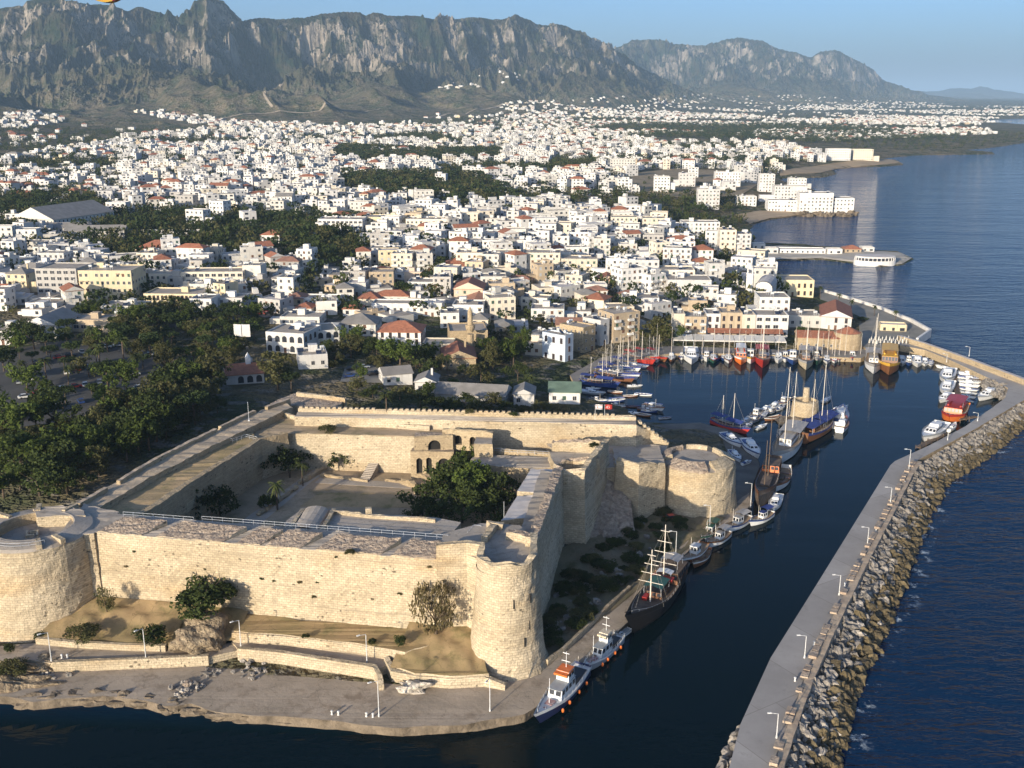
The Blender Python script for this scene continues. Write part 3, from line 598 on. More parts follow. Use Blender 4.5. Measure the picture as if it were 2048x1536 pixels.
# front vaulted range
mb = MB(); poly = Q(18.3, (572, 1042), (606, 1016), (664, 1018), (738, 1027), (872, 1035), (921, 1045), (905, 1066)) + [W_(.97, 8.8), W_(.52, 8.8)]
rough(mb, poly, 6, 18.3, amp=.1, tj=.05, mtop=1)
strip(mb, Q(19, (664, 1018), (738, 1027), (872, 1036)), .8, 18, 18.95, amp=.06, cell=1.2, mtop=0, side=-1)
c = Q(19, (737, 1024))[0]; mb.box((c[0], c[1], 18), (1.2, 1.0, 1.9), .2, 0)
a, b = Vector(Q(18.3, (634, 1022))[0]), Vector(W_(.57, 9.6)); dd = (b - a).normalized(); sd = Vector((-dd.y, dd.x))
vs = [(q.x + sd.x * 2.7 * math.cos(k * math.pi / 8), q.y + sd.y * 2.7 * math.cos(k * math.pi / 8), 18.2 + 1.3 * math.sin(k * math.pi / 8)) for q in (a, b) for k in range(9)]
mb.add(vs, [(k, k + 1, k + 10, k + 9) for k in range(8)] + [tuple(range(9))], 1)
for o in (3.2, -3.2): strip(mb, [tuple(a + sd * o), tuple(b + sd * o)], .8, 18, 19, amp=.06, cell=1.3, mtop=0)
cpart('vaulted_range', mb, ST)
# landward range with its arches
def range_block(front, back, ztop, holes, mtop=1, zb=6.8):
    mb = MB(); rough(mb, list(front) + list(back), zb, ztop, amp=.0, tj=0, mtop=mtop, cell=3, mi=4)
    a, b = Vector(front[0]), Vector(front[1]); dd = (b - a).normalized(); nn = Vector((dd.y, -dd.x)) * .9
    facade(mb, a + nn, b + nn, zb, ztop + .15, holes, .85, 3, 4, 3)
    for q, r in ((a, a + nn), (b + nn, b)): mb.add([(q.x, q.y, zb), (r.x, r.y, zb), (r.x, r.y, ztop + .15), (q.x, q.y, ztop + .15)], [(0, 1, 2, 3)], 3)
    strip(mb, [tuple(a + nn), tuple(b + nn)], .95, ztop - .3, ztop + .35, amp=.08, cell=1, tj=.15, mtop=3, mi=3)
    return mb
f0, f1 = Q(15, (655, 875), (818, 886)); bk = Q(15, (815, 858), (685, 853))
L = (Vector(f1) - Vector(f0)).length
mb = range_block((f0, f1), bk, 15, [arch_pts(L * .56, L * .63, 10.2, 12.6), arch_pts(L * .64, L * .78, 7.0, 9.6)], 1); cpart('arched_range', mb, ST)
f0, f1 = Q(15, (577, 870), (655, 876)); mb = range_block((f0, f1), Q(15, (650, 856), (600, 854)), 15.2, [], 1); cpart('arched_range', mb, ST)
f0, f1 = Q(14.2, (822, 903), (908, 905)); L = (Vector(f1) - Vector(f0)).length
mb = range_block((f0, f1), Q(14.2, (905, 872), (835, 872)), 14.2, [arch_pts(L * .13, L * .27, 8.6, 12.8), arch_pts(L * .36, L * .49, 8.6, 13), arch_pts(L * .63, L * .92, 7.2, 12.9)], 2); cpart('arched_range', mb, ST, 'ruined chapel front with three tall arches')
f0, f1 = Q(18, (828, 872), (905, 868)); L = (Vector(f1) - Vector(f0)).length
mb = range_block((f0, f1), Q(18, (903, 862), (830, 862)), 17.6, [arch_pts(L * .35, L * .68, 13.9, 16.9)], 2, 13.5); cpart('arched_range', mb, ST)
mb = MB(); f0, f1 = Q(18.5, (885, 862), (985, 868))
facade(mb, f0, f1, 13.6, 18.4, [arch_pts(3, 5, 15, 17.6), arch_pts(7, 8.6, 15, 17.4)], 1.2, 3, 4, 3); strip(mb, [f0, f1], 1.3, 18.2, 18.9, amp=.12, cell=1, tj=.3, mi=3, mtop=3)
rough(mb, Q(17.6, (948, 888), (985, 888), (984, 868), (952, 868)), 7, 17.6, amp=.15, mi=3, mtop=1); cpart('ruined_wall', mb, ST)
mb = MB(); rough(mb, Q(14, (948, 908), (1116, 916), (1134, 934), (1060, 938), (938, 928)), 6, 14, amp=.12, mi=3, mtop=1)
strip(mb, Q(14.6, (990, 898), (1110, 908)), .7, 13, 14.8, amp=.15, cell=1, tj=.2, mi=3, mtop=3); cpart('rampart_terrace', mb, ST)
mb = MB(); railing(mb, Q(14.6, (985, 902), (1120, 910)), 14.2); cpart('railing', mb, M_GALV)
mb = MB(); a, b = Vector(Q(7.2, (728, 962))[0]), Vector(Q(10.2, (754, 915))[0]); n = 14
for k in range(n):
    q = a.lerp(b, (k + .5) / n); mb.box((q.x, q.y, 7), (2.6, (b - a).length / n + .02, .25 + 3.0 * (k + 1) / n), math.atan2((b - a).y, (b - a).x) - math.pi / 2, 0)
cpart('staircase', mb, [M_SCREED])

# ================================================================ ground round the castle
def slab(name, px, z, mat, zb=-2.5, mats=None, kind=True, cell=2.0, amp=.12, tj=.03, batter=0, zt=None):
    mb = MB(); rough(mb, Q(z, *px), zb, z if zt is None else zt, cell=cell, amp=amp, tj=tj, batter=batter, mi=1, mtop=0)
    return struct(name, mb.mesh(name, mats or [mat, M_WETROCK]))
slab('quay_apron', [(-200, 1400), (20, 1392), (66, 1404), (120, 1398), (205, 1392), (290, 1402), (330, 1412), (380, 1408), (430, 1424), (500, 1430), (620, 1438), (700, 1446), (780, 1456), (930, 1449), (1050, 1428), (1104, 1392), (1112, 1380), (1168, 1341), (1256, 1243), (1340, 1133), (1425, 1060), (1482, 1032), (1503, 1005), (1498, 985), (1440, 1030), (1330, 1120), (1130, 1300), (1080, 1350), (960, 1345), (760, 1340), (420, 1300), (100, 1300), (-200, 1290)], 1.5, M_CONC, amp=.35, batter=.1)
mb = MB(); mb.prism(Q(.35, (622, 1441), (778, 1458), (776, 1463), (620, 1446)), -1, .35); o = struct('landing_step', mb.mesh('landing_step', [M_CONC]))
# low terraces in front of the sea wall
def wall_thing(name, label, pts, thick, zb, zt, cat='wall', side=1, mats=None, **kw):
    mb = MB(); strip(mb, pts, thick, zb, zt, mtop=0, side=side, **kw)
    return solo(name, mb, mats or [M_STONE, M_SCREED], label, cat)
slab('footpath', [(-200, 1310), (72, 1286), (330, 1297), (420, 1290), (470, 1285), (480, 1300), (418, 1314), (300, 1319), (104, 1327), (60, 1320), (-200, 1330)], 3.0, M_CONC, zb=0, mats=[M_CONC, M_STONE])
slab('footpath', [(462, 1283), (600, 1290), (700, 1306), (790, 1316), (800, 1322), (748, 1338), (690, 1328), (600, 1316), (476, 1298)], 3.3, M_CONC, zb=0, mats=[M_CONC, M_STONE])
wall_thing('retaining_wall', 'pale plastered wall along the seaward edge of the long path', Q(3.4, (104, 1326), (300, 1318), (416, 1313)), .8, 1, 3.5, side=1, cell=1, amp=.05, tj=.04)
wall_thing('retaining_wall', 'pale retaining wall that ends beside the lamp at the slipway', Q(4.0, (474, 1297), (560, 1305), (640, 1318), (715, 1329), (746, 1334), (754, 1344), (757, 1356)), .9, 1, [4.0, 4.0, 4, 4, 4, 3.4, 2.4], side=1, cell=1, amp=.05, tj=.04)
wall_thing('retaining_wall', 'longer pale retaining wall at the foot of the dry grass strip', Q(5.2, (462, 1266), (560, 1272), (700, 1288), (782, 1301)), 1.0, 1, 5.2, side=1, cell=1, amp=.08, tj=.05)
wall_thing('retaining_wall', 'low kerb wall along the brown slope under the big round tower', Q(4.3, (70, 1276), (150, 1284), (250, 1289), (330, 1291)), .8, 1, 4.2, side=1, cell=1, amp=.05, tj=.04)
wall_thing('retaining_wall', 'low wall below the triangular grass patch by the corner tower', Q(3.6, (768, 1320), (782, 1342), (830, 1350), (900, 1356), (968, 1352), (1010, 1360)), .9, 1, [4.2, 3.6, 3.4, 3.4, 3.4, 2.6], side=1, cell=1, amp=.06, tj=.06)
slab('grass_bank', [(462, 1262), (490, 1222), (600, 1240), (820, 1256), (900, 1262), (930, 1270), (810, 1303), (700, 1285), (560, 1268)], 5.4, M_GRASS, zb=0, mats=[M_GRASS, M_STONE], tj=.15)
slab('grass_bank', [(800, 1305), (820, 1262), (890, 1256), (935, 1262), (978, 1348), (900, 1352), (830, 1346), (780, 1330)], 3.8, M_GRASS, zb=0, mats=[M_GRASS, M_STONE], tj=.2)
def bank(name, px, z_of, mat, nx=40, ny=14, jit=.5):            # sloping bank over a four-cornered patch
    c = [P(x, y, z) for (x, y), z in zip(px, z_of)]; vs = []
    for j in range(ny + 1):
        for i in range(nx + 1):
            u, v = i / nx, j / ny; q = c[0].lerp(c[1], u).lerp(c[3].lerp(c[2], u), v); e = min(u, 1 - u, v, 1 - v)
            vs.append((q.x, q.y, q.z + jit * 2 * (n3(q.x * .5, q.y * .5, 0, 12) - .5) * min(1, e * 8)))
    m = nx + 1; mb = MB(); mb.add(vs, [(j * m + i, j * m + i + 1, (j + 1) * m + i + 1, (j + 1) * m + i) for j in range(ny) for i in range(nx)])
    return struct(name, mb.mesh(name, mat, True))
bank('brown_bank', [(70, 1278), (345, 1292), (380, 1205), (150, 1190)], [4, 4, 6.5, 6.5], M_GRASS)
bank('brown_bank', [(330, 1292), (470, 1280), (500, 1215), (360, 1205)], [4, 4, 6.3, 6.5], M_GRASS)
bank('brown_bank', [(780, 1335), (975, 1350), (950, 1225), (820, 1240)], [3.9, 3.7, 7, 7], M_GRASS)
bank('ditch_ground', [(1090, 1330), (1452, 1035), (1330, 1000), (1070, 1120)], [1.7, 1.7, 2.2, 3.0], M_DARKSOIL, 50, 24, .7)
wall_thing('quay_wall', 'low dark wall between the quay road and the shaded ditch', Q(2.6, (1096, 1320), (1130, 1296), (1225, 1205), (1262, 1172)), .6, 1, 2.6, side=1, cell=1.2, amp=.08, tj=.05)
def boulder_mesh(seed, sub=2, sq=.75, rough_=.35):
    bm = bmesh.new(); bmesh.ops.create_icosphere(bm, subdivisions=sub, radius=1)
    for v in bm.verts:
        x, y, z = v.co; k = 1 + rough_ * 2 * (n3(x * 1.7 + seed * 3.1, y * 1.7 + z * 1.3, z, seed) - .5)
        m = max(abs(x), abs(y), abs(z)); k *= (1 / m) ** .45
        v.co = Vector((x * k, y * k, z * k * sq))
    me = bpy.data.meshes.new('boulder'); bm.to_mesh(me); bm.free(); return me
def bigrock(name, label, px, py, z, size, seed, mat=None, rz=0, sub=4):
    me = boulder_mesh(seed, sub, 1, .45); me.materials.append(mat or M_ROCK)
    for v in me.vertices:
        a = v.co; a += a.normalized() * .16 * (n3(a.x * 6, a.y * 6, a.z * 6, seed + 2) - .5)
    p = P(px, py, z); o = link(name, me, None, p, rz, size); return tag(o, label, 'rock')
bigrock('rock_outcrop', 'big rounded conglomerate rock mass below the dark bush at the sea wall', 406, 1278, 4.2, (4.4, 3.6, 3.7), 3)
bigrock('rock_outcrop', 'white broken masonry lump beside the path end near the corner tower', 828, 1376, 1.8, (3.0, 1.7, 1.5), 5, simple('white_rock', (.62, .56, .47), (.42, .37, .3), 1, .8, bmp=.25))
bigrock('rock_outcrop', 'ragged shore rock at the water below the round tower', 30, 1372, .6, (9, 3.0, 2.4), 9)
bigrock('rock_outcrop', 'rock ledge under the path beside the first lamp at the shore', 85, 1335, 1.2, (3.2, 2.6, 2.0), 11)
bigrock('rock_outcrop', 'dark rubble heap in the broken quay edge', 372, 1385, .4, (2.4, 2.6, 1.3), 12, M_RUBBLE)
# ================================================================ the town
def wallmat(name, c, v=.07):                        # render with rain streaks and patches
    m, t, b = nodes(name); b.inputs['Roughness'].default_value = .9; b.inputs['Specular IOR Level'].default_value = .2
    col = mix(t, noise(t, pos(t), .25, 5, .6), c, tuple(x * .88 for x in c)); sk = noise(t, pos(t, (1, 1, .12)), 1.1, 4, .6, .52, .75)
    col = mix(t, math_(t, 'MULTIPLY', sk, .45), col, (c[0] * .55, c[1] * .52, c[2] * .48))
    oi = N(t, 'ObjectInfo'); hsv = N(t, 'HueSaturation'); r = N(t, 'MapRange'); r.inputs[3].default_value = 1 - v * 3.0; r.inputs[4].default_value = 1 + v
    t.links.new(oi.outputs['Random'], r.inputs[0]); t.links.new(r.outputs[0], hsv.inputs['Value']); t.links.new(col, hsv.inputs['Color']); t.links.new(hsv.outputs[0], b.inputs['Base Color']); return m
WCOL = {'white': wallmat('white_render', (.66, .645, .615)), 'cream': wallmat('cream_render', (.68, .61, .49)), 'yellow': wallmat('yellow_render', (.68, .58, .39)),
        'tan': wallmat('tan_render', (.50, .40, .28)), 'grey': wallmat('grey_render', (.46, .44, .41)), 'peach': wallmat('peach_render', (.64, .50, .38)),
        'stone': M_STONE2, 'offwhite': wallmat('offwhite_render', (.63, .605, .55)), 'blue': wallmat('shade_blue_render', (.50, .56, .62))}  # 'blue' is white render with cool shade put into its colour
RCOL = {'flat': M_SCREED, 'pale': M_PALE, 'red': simple('red_roof_tiles', (.36, .14, .075), (.24, .095, .055), .9, .8, vary=.12, bmp=.08), 'sheet': simple('grey_sheet_roof', (.27, .25, .225), (.20, .185, .165), .8, .3, vary=.08),
        'green': simple('green_roof', (.13, .19, .14), (.09, .135, .10), .8, .4), 'rust': simple('rust_sheet_roof', (.30, .15, .10), (.20, .11, .08), .9, .5)}
M_GLASS = simple('window_glass', (.035, .04, .05), (.02, .022, .03), .25, 2)
M_FRAME = simple('window_frame', (.55, .53, .50), None, .7, 2)
M_SHUT = simple('shutter_wood', (.16, .08, .05), (.10, .05, .03), .8, 2)
M_TANK = simple('water_tank_white', (.62, .62, .60), None, .6, 2); M_SOLAR = simple('solar_glass', (.03, .04, .07), None, .2, 2)
def win_mesh(w, h, arch=False, mats=None):
    mb = MB(); 
    if arch:
        mb.add([(x, -.02, z) for x, z in arch_pts(-w / 2, w / 2, 0, h)], [tuple(range(len(arch_pts(0, 1, 0, 1))))], 1)
        mb.box((0, -.05, -.08), (w + .3, .14, .1), 0, 0)
    else:
        mb.add([(-w / 2, -.02, 0), (w / 2, -.02, 0), (w / 2, -.02, h), (-w / 2, -.02, h)], [(0, 1, 2, 3)], 1)
        mb.box((0, -.06, -.1), (w + .3, .16, .1), 0, 0); mb.box((0, -.035, h), (w + .16, .09, .12), 0, 0)
        mb.box((0, -.03, 0), (.07, .05, h), 0, 0)
        for s_ in (-1, 1): mb.box((s_ * (w / 2 + .04), -.035, 0), (.08, .09, h), 0, 0)
    return mb.mesh('window', mats or [M_FRAME, M_GLASS])
WIN = {'std': win_mesh(1.15, 1.35), 'wide': win_mesh(2.0, 1.4), 'tall': win_mesh(1.0, 2.0, mats=[M_SHUT, M_GLASS]), 'arch': win_mesh(1.9, 2.4, True), 'slot': win_mesh(.7, .9)}
mbx = MB(); mbx.add([(-.6, -.02, 0), (.6, -.02, 0), (.6, -.02, 1.4), (-.6, -.02, 1.4)], [(0, 1, 2, 3)], 0)
for s_ in (-1, 1): mbx.box((s_ * .3, -.05, 0), (.56, .06, 1.4), 0, 1)
mbx.box((0, -.06, -.1), (1.5, .16, .1), 0, 2); SHUTW = [mbx.mesh('window', [M_GLASS, m_, M_FRAME]) for m_ in (M_SHUT, simple('green_shutter', (.05, .10, .07), None, .7, 2), simple('pale_shutter', (.42, .44, .45), None, .7, 2))]
mba = MB(); mba.add([(-.6, -.02, 0), (.6, -.02, 0), (.6, -.02, 1.4), (-.6, -.02, 1.4)], [(0, 1, 2, 3)], 0); mba.add([(-.85, -.02, 1.65), (.85, -.02, 1.65), (.85, -.85, 1.25), (-.85, -.85, 1.25)], [(0, 1, 2, 3)], 1); SHUTW += [mba.mesh('window', [M_GLASS, simple('sun_blind', (.50, .40, .28), None, .9, 1)])]
mbd = MB(); mbd.add([(-.55, -.02, 0), (.55, -.02, 0), (.55, -.02, 2.1), (-.55, -.02, 2.1)], [(0, 1, 2, 3)], 0); mbd.box((0, -.05, 2.1), (1.4, .14, .12), 0, 1)
DOOR = mbd.mesh('door', [M_SHUT, M_FRAME])
def balcony_mesh(w):
    mb = MB(); mb.box((0, -.65, -.15), (w, 1.3, .15)); mb.box((0, -1.26, 0), (w, .08, .9)); 
    for s_ in (-1, 1): mb.box((s_ * (w / 2 - .04), -.62, 0), (.08, 1.2, .9))
    return mb.mesh('balcony', [WCOL['white']])
BALC = {w: balcony_mesh(w) for w in (2.6, 3.6, 5.0)}
mb = MB(); mb.tube((-.7, 0, 1.5), (.7, 0, 1.5), .55, .55, 10, 0)
for sx in (-.5, .5):
    for sy in (-.35, .35): mb.tube((sx, sy, 0), (sx, sy * .8, 1.1), .05, .05, 4, 1)
TANK = mb.mesh('water_tank', [M_TANK, M_GALV])
mb = MB(); mb.add([(-1, -.9, .2), (1, -.9, .2), (1, .8, 1.3), (-1, .8, 1.3)], [(0, 1, 2, 3)], 1); mb.tube((-.9, .9, 1.5), (.9, .9, 1.5), .28, .28, 8, 0)
for sx in (-.8, .8): mb.tube((sx, .8, 0), (sx, .8, 1.3), .04, .04, 4, 0); mb.tube((sx, -.9, 0), (sx, -.9, .25), .04, .04, 4, 0)
SOLAR = mb.mesh('solar_heater', [M_TANK, M_SOLAR])
FOOT = []                                             # (x, y, radius) already built on
def house_wall(mb, w, d, h, parapet=.55, zb=-2.0, x0=0, mi=0, mtop=None):
    hp = h + parapet; xs = (x0 - w / 2, x0 + w / 2)
    o = [(xs[0], 0), (xs[1], 0), (xs[1], d), (xs[0], d)]; t = .25
    i_ = [(xs[0] + t, t), (xs[1] - t, t), (xs[1] - t, d - t), (xs[0] + t, d - t)]
    if parapet > 0:
        vs = [(x, y, zb) for x, y in o] + [(x, y, hp) for x, y in o] + [(x, y, hp) for x, y in i_] + [(x, y, h - .1) for x, y in i_]; fs = []
        for L in range(3): fs += [(4 * L + k, 4 * L + (k + 1) % 4, 4 * L + 4 + (k + 1) % 4, 4 * L + 4 + k) for k in range(4)]
        mb.add(vs, fs, mi)
    else:
        mb.add([(x, y, zb) for x, y in o] + [(x, y, h) for x, y in o], [(k, (k + 1) % 4, 4 + (k + 1) % 4, 4 + k) for k in range(4)], mi)
def pitched(mb, w, d, h, hip=True, ov=.45, pitch=.42, mi=0, wallmi=1, gable=None, flip=None):
    W2, D2 = w / 2 + ov, d / 2 + ov; c = d / 2; along_x = (w >= d) if flip is None else not flip
    hh = (D2 if along_x else W2) * pitch; z0, z1 = h - .05, h + hh
    q = [(-W2, c - D2), (W2, c - D2), (W2, c + D2), (-W2, c + D2)]
    if along_x: e = max(0, W2 - (D2 if hip else 0)); r = [(-e, c), (e, c)]
    else: e = max(0, D2 - (W2 if hip else 0)); r = [(0, c - e), (0, c + e)]
    vs = [(x, y, z0) for x, y in q] + [(x, y, z1) for x, y in r] + [(x, y, z0 - .18) for x, y in q]
    fs = [(0, 1, 5, 4), (2, 3, 4, 5)] if along_x else [(1, 2, 5, 4), (3, 0, 4, 5)]
    ends = [(1, 2, 5), (3, 0, 4)] if along_x else [(0, 1, 4), (2, 3, 5)]
    mb.add(vs, fs + (ends if hip else []) + [(k, (k + 1) % 4, 6 + (k + 1) % 4, 6 + k) for k in range(4)] + [(6, 9, 8, 7)], mi)
    if not hip: mb.add(vs, ends, wallmi)
    return hh
def house(p, w, d, h, rz, roof, col, label, cat='house', group=None, detail=2, st=None, win='std', hip=True, balc=0, clutter=1, name='house', cols=None, flip=None, seed=0, sides='FRL', pitch=.42):
    rd = random.Random(seed * 977 + int(p[0] * 7) + int(p[1] * 13)); st = st or max(1, round(h / 3.2)); fh = h / st
    t = thing(name, label, cat, p, rz, group); wm = WCOL[col]
    FOOT.append((p[0] - math.sin(rz) * d / 2, p[1] + math.cos(rz) * d / 2, .5 * math.hypot(w, d) * .92))
    mb = MB(); flat = roof in ('flat', 'pale')
    house_wall(mb, w, d, h, .5 if flat else 0)
    mr = MB()
    if flat: mr.add([(-w / 2 + .24, .24, h), (w / 2 - .24, .24, h), (w / 2 - .24, d - .24, h), (-w / 2 + .24, d - .24, h)], [(0, 1, 2, 3)])
    else: pitched(mr, w, d, h, hip, wallmi=1, flip=flip, pitch=pitch)
    if detail < 2:
        for k in range(st):
            n = max(1, int(w / 3.2)); z = k * fh + fh * .3
            for j in range(n):
                x = -w / 2 + (j + .5) * w / n; a = .55 if rd.random() < .8 else 1.0
                mb.add([(x - a, -.03, z), (x + a, -.03, z), (x + a, -.03, z + fh * .42), (x - a, -.03, z + fh * .42)], [(0, 1, 2, 3)], 1)
            n = max(1, int(d / 3.6))
            for sx in (-1, 1):
                for j in range(n):
                    y = (j + .5) * d / n; x = sx * (w / 2 + .03)
                    mb.add([(x, y - .5, z), (x, y + .5, z), (x, y + .5, z + fh * .42), (x, y - .5, z + fh * .42)], [(0, 1, 2, 3)], 1)
    part('wall', mb, [wm, M_GLASS], t); ro = part('roof', mr, [RCOL[roof], wm], t)
    if not cols and w > 8 and rd.random() < (.55 if group else .25):
        ma = MB(); aw_, ad, ah = w * rd.uniform(.3, .5), d * rd.uniform(.4, .7), h * rd.uniform(.4, .72); sx = rd.choice([-1, 1]); ma.box((sx * (w / 2 + aw_ / 2 - .05), d * .2 + ad / 2, -2), (aw_, ad, ah + 2)); part('annex', ma, wm, t)
    if detail >= 2:
        zoff = fh * .32 if win in ('std', 'wide', 'slot') else fh * .12
        nf = cols or max(1, int(w / 2.9)); ns = max(1, int(d / 3.4)); wmsh = WIN[win]; cnt = 0
        for k in range(st):
            for j in range(nf):
                x = -w / 2 + (j + .5) * w / nf
                if k == 0 and j == nf // 2 and st > 1: link('door', DOOR, t, (x, -.01, 0)); continue
                if rd.random() < .06 or cnt > 70: continue
                if balc and k > 0 and j % 2 == 0: link('balcony', BALC[2.6 if w / nf < 3.4 else 3.6], t, (x, 0, k * fh + .05))
                link('window', wmsh if win != 'std' or rd.random() < .55 else rd.choice(SHUTW), t, (x + rd.uniform(-.15, .15), -.01, k * fh + zoff)); cnt += 1
            for sx, c_ in ((1, 'R'), (-1, 'L')):
                if c_ not in sides: continue
                for j in range(ns):
                    if rd.random() < .15 or cnt > 90: continue
                    link('window', wmsh, t, (sx * (w / 2 + .01), (j + .5) * d / ns, k * fh + zoff), sx * math.pi / 2); cnt += 1
        if flat and clutter:
            for k in range(int(clutter * rd.randint(1, 3) * max(1, w / 14))):
                x, y = rd.uniform(-w / 2 + 1.3, w / 2 - 1.3), rd.uniform(1.3, max(1.5, d - 1.3)); o = rd.choice([('water_tank', TANK), ('solar_heater', SOLAR), ('water_tank', TANK)])
                link(o[0], o[1], t, (x, y, h), rd.uniform(-.4, .4))
            if rd.random() < .5 and w > 8 and d > 7:
                mh = MB(); x, y = rd.uniform(-w / 4, w / 4), rd.uniform(d * .45, d * .7); mh.box((x, y, h), (3.2, 3, 2.5)); part('stair_hut', mh, wm, t)
        elif not flat and rd.random() < .5:
            mh = MB(); mh.box((w * .22, d * .62, h + .3), (.7, .7, d * .22 + 1.0)); part('chimney', mh, wm, ro)
    return t
LAND = []                                             # (px, py, short name) for telling the small houses apart
def hs(x0, x1, yb, yt, dep, roof, col, short, label, rz=-.06, **kw):
    p = G((x0 + x1) / 2, yb); m = mpp(p); w = (x1 - x0) * m; e = math.atan2(H - p.z, p.y)
    h = max(2.6, (yb - yt) * m / math.cos(e) - (0 if roof in ('flat', 'pale') else 0)); p.z = p.z
    if short: LAND.append(((x0 + x1) / 2, (yb + yt) / 2, short))
    return house(p, w, dep, h, rz, roof, col, label, **kw), p, w, h
